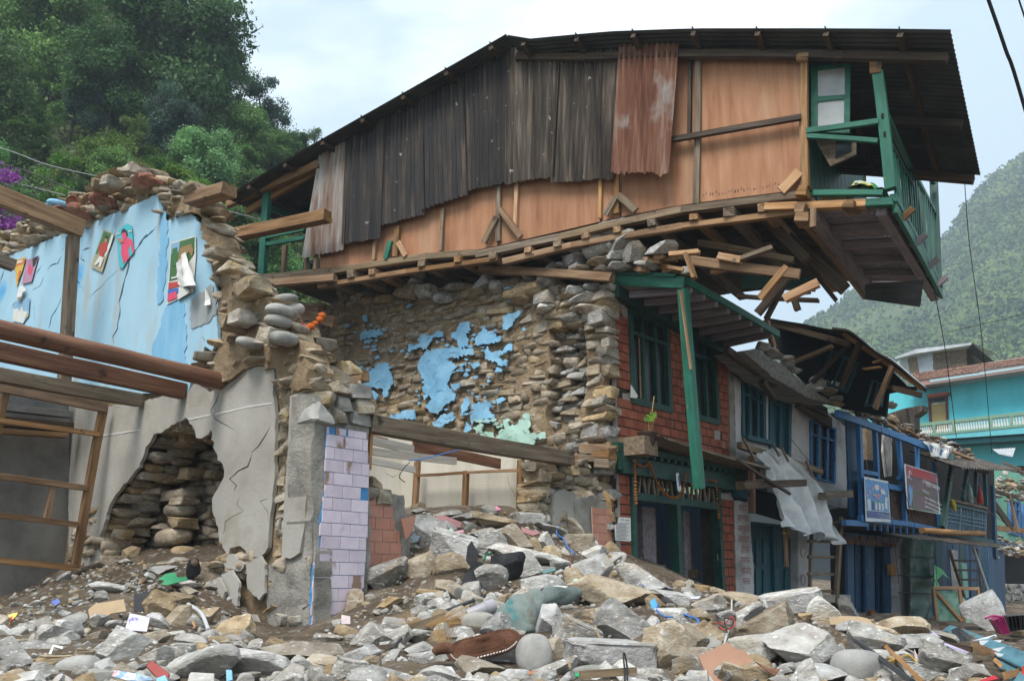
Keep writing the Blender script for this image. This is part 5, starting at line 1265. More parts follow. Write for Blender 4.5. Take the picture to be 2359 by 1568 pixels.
# ================================================================ rubble: single stones read off the photograph
def sight(UVs,d0=3.6,d1=30,step=.1):
    """ground hit distance for many sight lines at once"""
    ds=np.arange(d0,d1,step); out_=np.zeros(len(UVs))
    for b in range(0,len(UVs),400):
        q=UVs[b:b+400]
        x=(q[:,0]-1179.5)/FPX; y=-(q[:,1]-784)/FPX
        Rr=np.stack([x,math.cos(PITCH)-y*math.sin(PITCH),math.sin(PITCH)+y*math.cos(PITCH)],1)
        P_=np.array(EYE)[None,None]+Rr[:,None,:]*ds[None,:,None]
        Zt=rbf_eval(GS,P_[...,:2].reshape(-1,2)).reshape(len(q),len(ds))
        hit=P_[...,2]<Zt; k=np.where(hit.any(1),hit.argmax(1),len(ds)-1)
        out_[b:b+400]=ds[k]
    return out_
H8=[(610,550,170,220,-60,'l'),(770,650,260,170,15,'l'),(540,790,200,180,0,'o'),(750,790,230,160,-10,'t'),(320,850,260,170,-15,'g'),(1000,620,220,130,0,'l'),(1210,590,200,150,20,'t'),(1050,470,250,80,15,'t'),(1010,555,220,70,5,'g'),
 (1300,460,170,80,5,'l'),(1420,610,110,110,20,'l'),(1590,510,190,120,10,'t'),(1640,620,180,100,0,'o'),(1260,710,420,110,15,'l'),(1150,820,190,210,0,'b'),(1030,870,200,190,10,'g'),(1290,790,200,160,30,'g'),(1410,910,280,110,0,'g'),(1620,880,160,130,20,'t'),
 (1710,800,270,180,0,'l'),(1730,700,220,100,0,'l'),(2100,900,330,150,20,'g'),(1900,980,520,190,5,'o'),(1950,1180,320,280,0,'g'),(1420,1190,250,170,-55,'l'),(1720,1110,230,90,5,'o'),(1640,1260,250,150,25,'g'),(1850,1410,480,180,3,'l'),(2250,1370,280,330,10,'o'),(1130,1410,330,200,12,'l'),
 (1330,1400,200,230,0,'c'),(940,1490,330,130,8,'o'),(700,1535,280,110,0,'g'),(600,1420,260,110,0,'g'),(950,1165,190,110,0,'c'),(560,1270,170,100,10,'g'),(830,1250,160,90,0,'g'),(200,1280,240,170,-10,'g'),(80,1020,150,100,-50,'t'),(330,1030,180,70,-20,'t'),(610,985,150,66,5,'t'),
 (560,1105,130,90,0,'g'),(700,1020,80,110,0,'l'),(740,940,180,130,40,'t'),(540,1355,200,84,0,'l'),(110,1400,260,120,-5,'l'),(60,1500,200,130,10,'g'),(200,1480,120,150,10,'t'),(310,1545,420,130,3,'g'),(1490,1390,190,170,30,'t'),(1270,985,160,100,0,'o'),(2170,1050,130,110,20,'t'),(2280,1010,190,80,10,'l'),
 (2290,1110,200,90,10,'l'),(2160,1200,110,120,0,'l'),(700,1240,110,110,30,'g'),(320,1320,90,60,20,'l'),(1090,560,160,70,-10,'g'),(880,440,200,60,0,'g'),(740,420,160,50,0,'g'),(530,360,80,44,0,'t'),(540,395,110,40,0,'g'),(730,530,90,90,40,'g'),(500,545,130,110,-40,'g'),(480,640,100,70,50,'g'),
 (1340,640,110,90,20,'t'),(1460,700,120,100,20,'t'),(1510,770,130,90,30,'l'),(1420,800,110,50,-20,'g'),(1360,430,140,50,10,'t'),(1450,530,200,60,20,'g'),(2010,840,140,60,0,'l'),(880,950,160,110,10,'g'),(1110,1010,160,70,0,'t'),(1230,1080,170,80,-25,'g'),(1480,1040,110,50,0,'t'),(1500,1230,160,90,-60,'g'),(2090,1440,160,80,10,'g'),(1780,1520,300,90,0,'c'),(1500,1500,260,110,-20,'g'),(2100,1530,200,70,0,'l')]
H10=[(120,945,110,60,5,'t'),(240,965,130,60,10,'t'),(180,1040,210,110,0,'o'),(430,1010,320,80,5,'t'),(760,1040,340,140,-10,'l'),(590,1180,480,190,-12,'t'),(980,1100,200,180,0,'l'),(1150,1080,190,130,20,'g'),(450,1120,230,110,-20,'g'),(500,1350,310,210,10,'l'),(870,1360,480,260,12,'l'),(1220,1490,330,200,3,'d'),
 (930,1525,310,120,0,'l'),(1500,1200,340,130,5,'o'),(1310,1320,340,190,22,'g'),(1560,1310,370,90,-3,'g'),(1790,1440,320,190,25,'g'),(1250,1210,330,90,0,'g'),(1640,1530,260,90,15,'l'),(80,1330,170,240,0,'t'),(200,1250,190,150,0,'o'),(30,1490,160,160,0,'g'),(710,1500,130,90,0,'g'),(420,1510,140,80,0,'l'),
 (1080,1370,110,90,0,'g'),(1540,1430,190,90,20,'l'),(110,1130,130,90,0,'t'),(300,1130,110,80,0,'g'),(410,1190,110,80,-20,'g'),(130,1210,160,80,10,'o'),(700,1390,140,110,0,'g'),(850,1130,90,50,0,'t'),(1470,1480,80,120,0,'t'),(1780,1260,200,60,20,'g'),(1380,1240,160,80,20,'l')]
H7=[(820,1340,350,230,-25,'l'),(90,1400,250,200,10,'g'),(540,1475,260,120,-8,'d'),(1080,1395,180,110,0,'l'),(1400,1480,430,220,-12,'l'),(1260,1375,140,100,0,'g'),(1760,1460,430,180,10,'l'),(2100,1380,480,150,8,'o'),(2300,1485,300,90,10,'o'),(1100,1050,200,150,20,'t'),(1090,1165,190,110,-10,'g'),(1240,1145,190,130,-60,'t'),
 (1390,1125,220,120,-35,'t'),(750,925,220,64,8,'l'),(1310,955,110,60,5,'t'),(1290,900,170,44,0,'l'),(700,990,100,70,0,'g'),(790,1185,100,70,0,'g'),(670,1265,120,90,10,'t'),(250,1335,220,60,0,'g'),(580,1400,120,80,0,'t'),(690,1340,66,60,0,'l'),(380,1435,200,66,0,'t'),(1320,1290,210,70,10,'g'),(1060,1265,180,90,0,'t'),
 (330,1500,200,80,10,'g'),(1250,1005,130,60,10,'t'),(1120,803,170,50,-8,'l'),(910,690,110,90,-50,'t'),(780,700,130,66,10,'g'),(860,745,110,40,0,'g'),(1210,1250,150,44,0,'l'),(1920,1320,130,80,0,'t'),(2270,1290,170,70,10,'g'),(530,1330,50,44,0,'l'),(590,1322,60,46,0,'l'),(1510,1210,80,50,10,'t'),(740,1460,90,50,0,'g'),
 (330,880,90,34,-30,'l'),(450,860,90,60,-20,'g'),(240,1040,80,30,-20,'l'),(400,1090,110,50,0,'g'),(450,1110,70,50,0,'g'),(250,1180,130,36,0,'g'),(1490,1340,110,50,0,'g'),(1390,1340,90,60,0,'t'),(1680,1330,120,50,10,'g'),(140,1530,180,70,0,'t'),(1700,1550,200,60,0,'g'),(1450,790,110,60,20,'t'),(1040,850,70,40,30,'l'),(1480,905,100,50,0,'g')]
SPECIAL={('8',14):'soot-black squared block in the middle of the rubble heap',('8',13):'long pale layered slab lying just above the soot-black block',('8',22):'long tan slab bridging over the end of the cloth sack',('8',23):'big squarish grey boulder just right of the cloth sack',('8',19):'large pale boxy boulder near the foot of the brick house',('8',29):'pale boulder with a broken face under the woven hat',
 ('8',27):'broad flat pale slab with a wooden board before it',('8',28):'tall tan-grey boulder left of the plywood offcut',('8',0):'tall leaning grey stone below the cream wall and broken tile',('8',24):'pale leaning boulder touching the right side of the sack',('8',4):'round-edged grey boulder on the soil right of the pink pillar',('8',31):'long tan slab at the bottom below the hat',
 ('8',50):'ochre stone at the left end of the cloth sack top',('8',11):'brown angular stone hooked by the blue cable',('8',3):'brown pyramid-shaped stone left of the charred boards',('8',30):'smooth grey upright boulder right of the hat',('8',21):'dark grey sloping boulder at the foot of the green doors',('8',37):'flat grey slab left of the palm broom bristles',('8',48):'wide grey boulder at the bottom edge below the pillar',
 ('10',4):'pale wedge-shaped boulder before the teal doors',('10',5):'big brown sloping boulder behind the plywood offcut',('10',6):'pale boxy boulder right of the wedge-shaped one',('10',9):'bluish pale boulder above the plywood offcut',('10',10):'very large pale boulder with a flat top, front right',('10',11):'smooth dark grey river boulder at the bottom right',('10',13):'flat golden-tan slab near the black pipe top',('10',14):'sloping grey boulder crossed by the black pipe',('10',15):'long even grey slab right of the yellow stick',('10',16):'large layered boulder left of the teal door panel',('10',12):'flat pale boulder at the bottom left of the river boulder',
 ('7',0):'large pale triangular slab in front of the soil slope',('7',1):'big grey boulder in the bottom left corner',('7',2):'dark green-grey flat boulder at bottom left',('7',4):'large pale tilted boulder behind the red carton',('7',6):'large rough pale boulder below the grey wall end',('7',7):'big tan slab at the foot of the pink pillar',('7',9):'brown pentagonal slab below the green plastic scrap',('7',3):'round pale boulder left of the combed plastic mat',('7',12):'long brown slab behind the bent white pipe'}
TONE={'l':('pale',m_rockl),'g':('grey',m_rock),'d':('dark grey',m_cobble),'t':('brown',m_wst),'o':('tan',m_rockt),'b':('black',m_rockb),'c':('smooth grey',m_cobble)}
def zone(u,v):
    if u<640 and v<1420:return 'the soil slope below the wall hole'
    if u<640:return 'the bottom left rubble'
    if v<1330 and u<1420:return 'the high heap before the cream wall'
    if u<1300:return 'the middle rubble around the hat'
    if u<1620:return 'the rubble in front of the green doors'
    return 'the boulder field at lower right'
LM=[('woven hat',1105,1488),('cloth sack',1205,1420),('soot-black block',1170,1318),('black shoe',446,1308),('green plastic scrap',395,1332),('printed leaflet',315,1433),('bent white pipe',458,1420),('cardboard flap',247,1405),('plywood offcut',1680,1505),('black pipe',2030,1520),('pink pillar foot',780,1440),('red carton',363,1545),('milky jar',1110,1403),('golden slab',2072,1445),('river boulder',1980,1540),('green doors',1560,1345),('red brick pier',1430,1300),('cream wall',1100,1185),('salmon tiles',900,1280),('white plastic trim',508,1480),('big flat slab',1403,1515),('tall tan boulder',1537,1502),('wall end',610,1430),('broken cardboard',1960,1430),('wooden frame foot',180,1320),('gold tinsel',20,1430),('green-grey flat boulder',180,1535),('pale tilted boulder',467,1538),('upright grey boulder',1230,1512),('squarish boulder',1437,1438),('wedge-shaped boulder',1825,1392)]
def by(u,v):
    q=min(LM,key=lambda l:(l[1]-u)** 2+(l[2]-v)** 2*2); du,dv=u-q[1],v-q[2]
    return ('right of' if du>0 else 'left of')+' the ' +q[0]if abs(du)>abs(dv)*1.2 else ('below' if dv>0 else 'above')+' the ' +q[0]
HERO=[]
rr_=random.Random(77); cnt=0
allh=[('8',i,*q8([(a,b)])[0],w_/3,h_/3,r_,k)for i,(a,b,w_,h_,r_,k)in enumerate(H8)]+[('10',i,*q10([(a,b)])[0],w_/3,h_/3,r_,k)for i,(a,b,w_,h_,r_,k)in enumerate(H10)]+[('7',i,*q7([(a,b)])[0],w_/3,h_/3,r_,k)for i,(a,b,w_,h_,r_,k)in enumerate(H7)]
ds_=sight(np.array([(u,v+h_*.3)for _,_,u,v,w_,h_,r_,k in allh]))
def put_rock(u,v,w_,h_,rot,k,d,label,group,sub=4,kind=None):
    me=rr_.choice(stone_lib(kind or ('cobble' if k in 'cd' else 'angular' if rr_.random()<.9 else 'block'),TONE[k][1],10,sub))
    s=d/FPX
    yaw=R(rr_.uniform(-25,25))
    B=Matrix.Rotation(R(rot),3,Vector((0,1,0)))@ Matrix.Rotation(R(rr_.uniform(-12,12)),3,Vector((1,0,0)))@ Matrix.Rotation(yaw,3,UP)@ Matrix.Diagonal((w_*s*1.3,max(w_,h_)*.8*s,h_*s*1.34))
    M=B.to_4x4(); M.translation=EYE+ray(u,v)*(d-.12*w_*s)
    return tag(put('stone',me,M),label,'stone',group)
for (f,i,u,v,w_,h_,r_,k),d in zip(allh,ds_):
    HERO.append((u,v,w_,h_))
    lb=SPECIAL.get((f,i))
    if lb:put_rock(u,v,w_,h_,r_,k,d,lb,None)
    else:
        sz='large' if w_>75 else 'middling' if w_>45 else 'small'; shp='flat' if h_<w_*.42 else 'blocky'
        tn=TONE[k][0]
        put_rock(u,v,w_,h_,r_,k,d,f'{sz} {tn} {shp} stone lying {by(u, v)}',f'{tn} stones in {zone(u, v)}')
def in_rubble(u,v):
    poly=[(-40,1400),(100,1345),(170,1312),(300,1300),(430,1298),(520,1325),(590,1480),(620,1500),(715,1470),(800,1430),(860,1370),(930,1230),(960,1185),(1100,1180),(1270,1190),(1400,1235),(1450,1318),(1520,1345),(1640,1370),(1760,1392),(1900,1415),(2080,1440),(2150,1462),(2200,1510),(2310,1620),(-40,1620)]
    return inside(poly,u,v)
fill=[]
while len(fill)<9000:
    u,v=rr_.uniform(-30,2400),rr_.uniform(1175,1610)
    if in_rubble(u,v):fill.append((u,v))
fd=sight(np.array(fill))
items,single=[],0
mats_f=[m_rock,m_rockl,m_wst,m_rockt,m_cobble]
for i,((u,v),d)in enumerate(zip(fill,fd)):
    soil=(u<620 and v<1440)or (700<u<960 and v<1440)
    near=any(abs(u-a)<w_*.56 and abs(v-b)<h_*.6 for a,b,w_,h_ in HERO)
    s=d/FPX
    if near and i<1500:continue
    if i<1500 and not soil:
        w_=rr_.uniform(30,74)*(1 if v>1330 else .7)*(1.5 if v>1440 and i<600 else 1)
        lowk=True
    elif i<3900:
        w_=rr_.uniform(10,32)*(.6 if near else 1); lowk=True
        if soil:w_ *= rr_.choice([.35,.5,.8])
    else:w_=rr_.choice([rr_.uniform(3,9),rr_.uniform(4,16)]); lowk=False
    h_=w_*rr_.uniform(.4,.8); k=rr_.choices(range(5),(5,5,1.6,1.5,.5))[0]
    B=Matrix.Rotation(R(rr_.gauss(0,22)),3,Vector((0,1,0)))@ Matrix.Rotation(R(rr_.gauss(0,20)),3,Vector((1,0,0)))@ Matrix.Rotation(rr_.uniform(0,6.28),3,UP)@ Matrix.Diagonal((w_*s,w_*s*rr_.uniform(.6,1),h_*s))
    p=EYE+ray(u,v)*d+UP*(h_*s*(.18 if lowk else .25))
    if lowk and w_>50 and single<110 and not near and i<1500:
        tn=['grey','pale','brown','tan','smooth grey'][k]
        me=rr_.choice(stone_lib('angular',mats_f[k],10,4)); M=B.to_4x4(); M.translation=p
        tag(put('stone',me,M),f"{'broad' if w_ > 68 else 'chunky' if h_ > w_ * .6 else 'thin'} {tn} stone wedged in {by(u, v)}".replace('wedged in','wedged into the rubble'),'stone',f'{tn} filler stones in {zone(u, v)}'); single += 1; continue
    arr=(MED[i%10]if w_>34 else LOW['angular'][i%8]if rr_.random()<.85 else LOW['block'][i%8])if lowk else TINY[i%8]
    items.append((arr,np.array(B),tuple(p),k))
tag(joined_stones('small_rubble',items,None,mats=mats_f),'small broken stones and chips filling the gaps of the rubble','rubble',kind='stuff')
# ================================================================ wooded hillside at left, its trees, the far hill
LK=dict(rough=.6,bump=0,rnd=.22,hue=.15,transl=.35,spec=.25)
m_lf=[mat('leaf_dark_green',[(.03,.075,.022),(.06,.135,.04),(.105,.21,.065)],1.1,**LK),mat('leaf_mid_green',[(.055,.115,.026),(.105,.205,.05),(.17,.29,.08)],1.1,**LK),
        mat('leaf_bright_green',[(.07,.16,.055),(.13,.27,.095),(.19,.36,.14)],1.2,**LK),mat('leaf_yellow_green',[(.06,.12,.018),(.13,.21,.035),(.24,.31,.07)],1.3,**LK),mat('leaf_blue_green',[(.035,.075,.05),(.06,.125,.085),(.09,.17,.12)],1.1,**LK)]
m_bark=mat('grey_bark',[(.03,.025,.02),(.07,.06,.048),(.12,.105,.085)],6,bump=.6,rnd=.15)
m_hill=mat('grassy_hillside',[(.02,.035,.012),(.04,.055,.02),(.07,.07,.03),(.13,.115,.09)],.35,coord='World',bump=.8,bscale=2.5,rnd=0,bdist=.3,lo=.3,hi=.72)
def leaves(cent,nrm_,size,r,asp=.55):
    """one bent diamond per leaf clump: (n,3) centres -> verts, faces"""
    n=len(cent); a=r.normal(size=(n,3)); a -= (a*nrm_).sum(1,keepdims=True)*nrm_; a/=np.linalg.norm(a,axis=1,keepdims=True)+1e-9
    b=np.cross(nrm_,a); s=size[:,None]
    V=np.stack([cent-a*s,cent+b*s*asp-nrm_*s*.15,cent+a*s,cent-b*s*asp-nrm_*s*.15],1).reshape(-1,3)
    return V,np.arange(4*n).reshape(n,4)
def crown(seed,n,kind,ls=.022):
    r=np.random.default_rng(seed)
    if kind == 'pine':
        t=r.uniform(0,1,n)** .8; z=.25+.75*t; lay=z+r.normal(size=n)*.012
        rad=((1-t)*.30+.03)*(.75+.35*np.sin(z*61)); ang=np.round(r.uniform(0,9,n))*.7+np.floor(z*15)*2.1+r.normal(size=n)*.16; rr=rad*r.uniform(.15,1,n)** .6
        c=np.stack([np.cos(ang)*rr,np.sin(ang)*rr,lay*.7+z*.3-rr*.15],1)
    else:
        nb={'dense':26,'loose':17,'feather':22,'bush':16}[kind]; P=[]
        B=[]
        for i in range(nb):
            th=r.uniform(0,6.28); zz=r.uniform(.28,.93)if kind != 'bush' else r.uniform(.12,.8)
            env=.34*math.sin(math.pi*min(1,(zz-.05)/.98))** .6 if kind != 'bush' else .48*(1-zz*.6)
            rr=env*r.uniform(.25,1); B.append((math.cos(th)*rr,math.sin(th)*rr,zz,r.uniform(.07,.15)*(1.25 if kind in ('dense','bush')else 1)))
        for (x,y,z,q)in B:
            k=int(n/nb); d=r.normal(size=(k,3)); d/=np.linalg.norm(d,axis=1,keepdims=True)
            rad=q*(1-.45*r.uniform(0,1,(k,1))** 2.2)*(1+.25*r.normal(size=(k,1))*(.6 if kind == 'dense' else 1))
            w_=np.stack([d[:,0],d[:,1],d[:,2]*(.72 if kind != 'feather' else 1.1)],1)
            P.append(np.array([x,y,z])+w_*rad)
        c=np.concatenate(P)
    nr=r.normal(size=c.shape)*.8+(c-np.array([0,0,.5]))*1.6+np.array([0,0,.5]); nr/=np.linalg.norm(nr,axis=1,keepdims=True)
    V,F=leaves(c,nr,r.uniform(.5,1.3,len(c))*ls,r,.55 if kind != 'pine' else .16)
    return V,F
def arr_mesh(name,V,F,m):
    o=fastmesh(name,V,F,m,c=np.zeros(3)); me=o.data; bpy.data.objects.remove(o); return me
CR={}
for k,(kind,n,ls)in {'dense':('dense',15000,.016),'dense2':('dense',15000,.017),'loose':('loose',6500,.017),'feather':('feather',12000,.017),'bush':('bush',11000,.020),'pine':('pine',3000,.03)}.items():
    for mi,m in enumerate(m_lf):
        if (k,mi)in ():continue
    CR[k]=crown(hash(k)%97 if 0 else len(k)*7+n%13,n,kind,ls)
CM={}
def crown_mesh(k,mi):
    if (k,mi)not in CM:CM[(k,mi)]=arr_mesh('crown',*CR[k],m_lf[mi])
    return CM[(k,mi)]
def trunk_mesh(seed,lean=.06,lo=False):
    r=random.Random(seed); V,F=[],[]
    def limb(p0,p1,r0,r1,n=5):
        b=len(V); d=(p1-p0).normalized(); s=d.cross(Vector((.3,.9,.2))).normalized(); t=d.cross(s); mid=Vector((r.uniform(-1,1),r.uniform(-1,1),0))*(p1-p0).length*.1
        for i in range(n):
            f=i/(n-1); c=p0.lerp(p1,f)+mid*math.sin(f*3.14); q=r0+(r1-r0)*f
            for k in range(7):V.append(c+(s*math.cos(k*.8976)+t*math.sin(k*.8976))*q)
        for i in range(n-1):
            for k in range(7):F.append((b+i*7+k,b+i*7+(k+1)%7,b+(i+1)*7+(k+1)%7,b+(i+1)*7+k))
    top=Vector((r.uniform(-lean,lean),r.uniform(-lean,lean),.86)); limb(Vector((0,0,-.05)),top,.02,.006,8)
    for i in range(9):
        f=r.uniform(.25,.8); a=r.uniform(0,6.28); q=Vector((math.cos(a),math.sin(a),r.uniform(.3,1)))*r.uniform(.15,.3)
        limb(top*f,top*f+q,.010*(1.1-f),.003)
    return mesh('trunk',V,F,m_bark,True)
def ipol(P,x):
    for (a,b),(c,d)in zip(P,P[1:]):
        if x <= c:return b+(d-b)*(x-a)/(c-a)
    return P[-1][1]
UMX=[(-500,200),(0,400),(100,470),(200,500),(300,570),(380,660),(450,760),(700,860),(1000,900)]
def hd(u,v):return 27+33*max(-.25,(620-v)/620)+10*max(0,(u-250)/400)
TRK=[trunk_mesh(i)for i in range(4)]
tcount=0
def tree(u,vtop,vbot,wd,d,kind,mi,label,group=None,cat='tree',name='broadleaf_tree'):
    global tcount
    if u<ipol(UMX,vbot)+30:d=min(d+12,hd(u,vbot)-1.0)
    pb,pt_=pt(u,vbot,d),pt(u,vtop,d); h=(pt_-pb).length
    s=h/(1.0 if kind != 'bush' else .95); w_=wd*d/FPX/.78/s
    t=thing(name,pb,label,cat,group)
    M=Matrix.Translation(pb)@ Matrix.Rotation(tcount*2.4,4,'Z')@ Matrix.Diagonal((s*w_,s*w_,s,1))
    put('crown',crown_mesh(kind,mi),M,t); put('trunk',TRK[tcount%4],Matrix.Translation(pb)@ Matrix.Rotation(tcount*1.3,4,'Z')@ Matrix.Diagonal((s,s,s,1)),t); tcount += 1
    return t
V,F=[],[]
nu,nv=60,60
for j in range(nv+1):
    v=-500+1350*j/nv; um=ipol(UMX,v)
    for i in range(nu+1):
        u=-700+(um+700)*i/nu; p=pt(u,v,hd(u,v))
        p += Vector((0,0,1))*1.2*mnoise.noise(p*.12)+Vector((0,0,.4))*mnoise.noise(p*.5); V.append(p)
    for k in range(1,5):V.append(pt(um+4*k,v,hd(um,v)+14*k)-UP*3.5*k*k*.5)
W_=nu+5
for j in range(nv):
    for i in range(W_-1):a=j*W_+i; F.append((a+W_,a+W_+1,a+1,a))
tag(mk('hillside',V,F,m_hill,smooth=True),kind='structure')
rs_=np.random.default_rng(3); C,N,S=[],[],[]
for q in range(7000):
    v=rs_.uniform(-60,700); u=rs_.uniform(-60,ipol(UMX,v)); 
    if mnoise.noise(Vector((u*.009,v*.009,5)))<-.3 and u<330:continue
    p=pt(u,v,hd(u,v)-.3); k=int(rs_.integers(9,20)); rad=rs_.uniform(.25,.8)
    d=rs_.normal(size=(k,3))*rad*np.array([1,1,.7])+np.array(p); C.append(d); N.append(rs_.normal(size=(k,3))+np.array([0,-.4,.8])); S.append(rs_.uniform(.06,.17,k))
C,N,S=np.concatenate(C),np.concatenate(N),np.concatenate(S); N/=np.linalg.norm(N,axis=1,keepdims=True)
V,F=leaves(C,N,S,rs_)
m_under=mat('undergrowth_leaf',[(.03,.06,.014),(.055,.10,.022),(.09,.14,.035),(.13,.14,.05)],.25,coord='World',rough=.65,bump=0,rnd=0,transl=.3)
tag(fastmesh('undergrowth',V,F,m_under),'scrub and creepers covering the hillside between the trees','undergrowth',kind='stuff')
G1='trees crowded on the left hillside'
TR=[  # u, vtop, vbot, crown width, distance, crown, leaf, label
 (60,-120,260,270,52,'dense',1,'dense tree in the upper left corner of the hillside'),(-60,60,420,260,45,'dense',1,'tree half cut by the left edge below the corner tree'),(180,-190,200,250,58,'dense2',1,'tall green tree right of the bare rock cleft near the top'),(235,40,330,230,52,'dense',0,'darkest broad tree mid-slope'),
 (330,-160,330,260,55,'dense2',0,'tall dark tree with a leaning trunk against the sky'),(430,-90,370,280,57,'dense',0,'largest dark tree on the skyline right of centre'),(505,-60,250,120,60,'loose',0,'tall thin tree sticking into the sky at the slope top'),(500,90,330,150,60,'dense2',0,'dark rounded tree at the right end of the skyline'),(385,180,420,130,46,'dense',4,'blue-green tree in front of the leaning trunk'),
 (225,250,460,150,36,'bush',3,'round yellow-green bush tree above the blue wall'),(300,250,440,110,42,'loose',3,'sparse yellowish tree beside the round bush tree'),(345,165,350,120,48,'loose',1,'loose tree in front of the dark mass'),(430,280,480,170,40,'feather',2,'bright feathery tree above the broken wall end'),(500,290,500,150,42,'feather',2,'second bright feathery tree, nearer the iron roof'),(300,350,470,110,34,'bush',3,'low yellowish bush right behind the stone wall peak'),
 (555,230,420,150,62,'dense2',1,'mid-green tree behind the thin ridge trees'),(590,150,380,130,72,'loose',4,'thin bluish tree on the descending ridge'),(545,130,330,110,70,'loose',1,'darker loose tree left of the thin bluish one'),(625,210,400,120,75,'loose',4,'sparse bluish tree lower on the ridge'),(610,300,440,150,55,'dense',1,'green tree left of the iron roof slope'),(665,295,450,120,60,'dense2',0,'dark tree just above the iron roof edge'),(722,285,400,66,62,'loose',1,'small separate tree peeping over the iron roof'),
 (575,380,560,160,45,'feather',1,'leafy tree behind the rafters of the left verandah'),(480,395,560,150,34,'bush',1,'bush behind the jutting beam end'),(560,470,700,160,32,'dense2',1,'leafy tree seen under the left verandah roof'),(620,520,720,140,34,'feather',2,'bright tree seen through the verandah rails'),(400,370,500,120,33,'bush',3,'yellow-green bush right of the wall peak'),(130,330,520,110,40,'loose',1,'thin tree on the grassy slope'),(40,240,330,110,48,'bush',1,'rounded bush on the left edge of the slope'),
 (90,280,380,90,46,'loose',1,'small loose tree beside the rounded bush'),(160,120,330,150,50,'loose',1,'loose tree hanging over the bare cleft'),(20,380,470,90,38,'bush',2,'pale green scrub bush at the left edge'),(160,400,500,120,34,'bush',1,'low dark bush behind the wall top'),(240,380,470,100,33,'bush',0,'small dark bush at the foot of the slope'),(520,560,700,120,28,'bush',1,'bush beside the broken wall under the verandah'),(450,150,380,160,52,'loose',1,'loose mid-green crown within the dark mass'),(-40,300,560,120,36,'loose',2,'pale tree trunked at the left frame edge'),
 (120,20,240,160,50,'dense2',1,'mid green tree between the corner tree and the rock cleft'),(275,120,300,150,50,'dense',1,'green crown below the tall dark trees'),(390,40,260,160,50,'dense2',1,'leafy crown in the middle of the skyline mass'),(460,200,400,130,50,'dense',0,'dark green tree under the skyline crowns'),(525,220,400,110,55,'loose',0,'dark loose tree at the ridge bend'),(190,180,330,110,48,'dense',4,'small blue-green tree by the rock cleft'),(330,330,440,110,40,'feather',1,'drooping green tree mid slope'),(250,330,480,120,36,'dense2',1,'dense low tree behind the yellow-green bush'),(420,330,470,110,38,'dense',1,'round green tree right of the drooping one'),(545,330,470,110,44,'dense2',1,'green tree at the end of the feathery pair'),(60,130,300,130,50,'loose',1,'loose green tree left of the cleft'),(10,330,470,120,40,'loose',0,'dark straggly tree above the purple flowers')]
for (u,a,b,wd,d,k,mi,lb)in TR:
    tree(u,a,b,wd,d,k,mi,lb,G1,name='pine_tree' if k == 'pine' else 'bush' if k == 'bush' else 'broadleaf_tree',cat='bush' if k == 'bush' else 'tree')
m_pur=mat('magenta_bract',[(.15,.03,.19),(.27,.06,.33),(.40,.13,.45)],3,rough=.6,bump=0,rnd=0,transl=.3)
bv=thing('flowering_shrub',pt(10,560,19),'bougainvillea full of magenta purple flowers behind the wall at left','shrub')
rs_=np.random.default_rng(8); C=[]
for (u,v,w_,h_,n_)in [(10,405,40,22,260),(30,412,24,14,110),(-20,420,40,50,300),(0,522,80,34,700),(25,515,45,24,300),(-15,480,50,40,200)]:
    k=rs_.normal(size=(n_,2))*.4; C +=[np.array(pt(u+a*w_,v+b*h_,19+rs_.normal()*.25))for a,b in k]
C=np.array(C); N=rs_.normal(size=C.shape); N/=np.linalg.norm(N,axis=1,keepdims=True); V,F=leaves(C,N,rs_.uniform(.02,.05,len(C)),rs_); fastmesh('blossom',V,F,m_pur,parent=bv)
C=C[::2]+rs_.normal(size=C[::2].shape)*.25+np.array([0,.3,-.1]); N=rs_.normal(size=C.shape); N/=np.linalg.norm(N,axis=1,keepdims=True); V,F=leaves(C,N,rs_.uniform(.03,.06,len(C)),rs_); fastmesh('foliage',V,F,m_lf[1],parent=bv)
# ---- far hill
RD=[(1300,1050),(1600,900),(1700,850),(1800,800),(1882,752),(1905,738),(1965,690),(2000,672),(2100,612),(2165,573),(2190,556),(2222,495),(2275,432),(2359,376),(2500,280),(2700,190),(3100,60)]
def far(u,t):v=ipol(RD,u); return pt(u,v+(1190-v)*t,430-290*t ** .75)
V,F=[],[]; nu,nv=90,40
for j in range(nv+1):
    for i in range(nu+1):
        p=far(1300+1800*i/nu,j/nv); p += UP*(5*mnoise.noise(p*.012)*(j>0)+2*mnoise.noise(p*.04)*(j>0)); V.append(p)
for k in range(1,4):
    for i in range(nu+1):p=far(1300+1800*i/nu,0); V.append(p+Vector((0,60*k,-18*k*k)))
for j in range(nv):
    for i in range(nu):a=j*(nu+1)+i; F.append((a+nu+1,a+nu+2,a+1,a))
b0_=(nv+1)*(nu+1)
for k in range(3):
    for i in range(nu):
        a=i if k == 0 else b0_+(k-1)*(nu+1)+i; b=b0_+k*(nu+1)+i; F.append((a,a+1,b+1,b))
m_fhill=mat('far_hillside',[(.03,.06,.018),(.045,.085,.028),(.08,.105,.04),(.13,.12,.075)],.022,coord='World',bump=.6,bscale=.3,rnd=0,bdist=1.5,lo=.35,hi=.7)
tag(mk('far_hill',V,F,m_fhill,smooth=True),kind='structure')
rs_=np.random.default_rng(12); C,N,S=[],[],[]
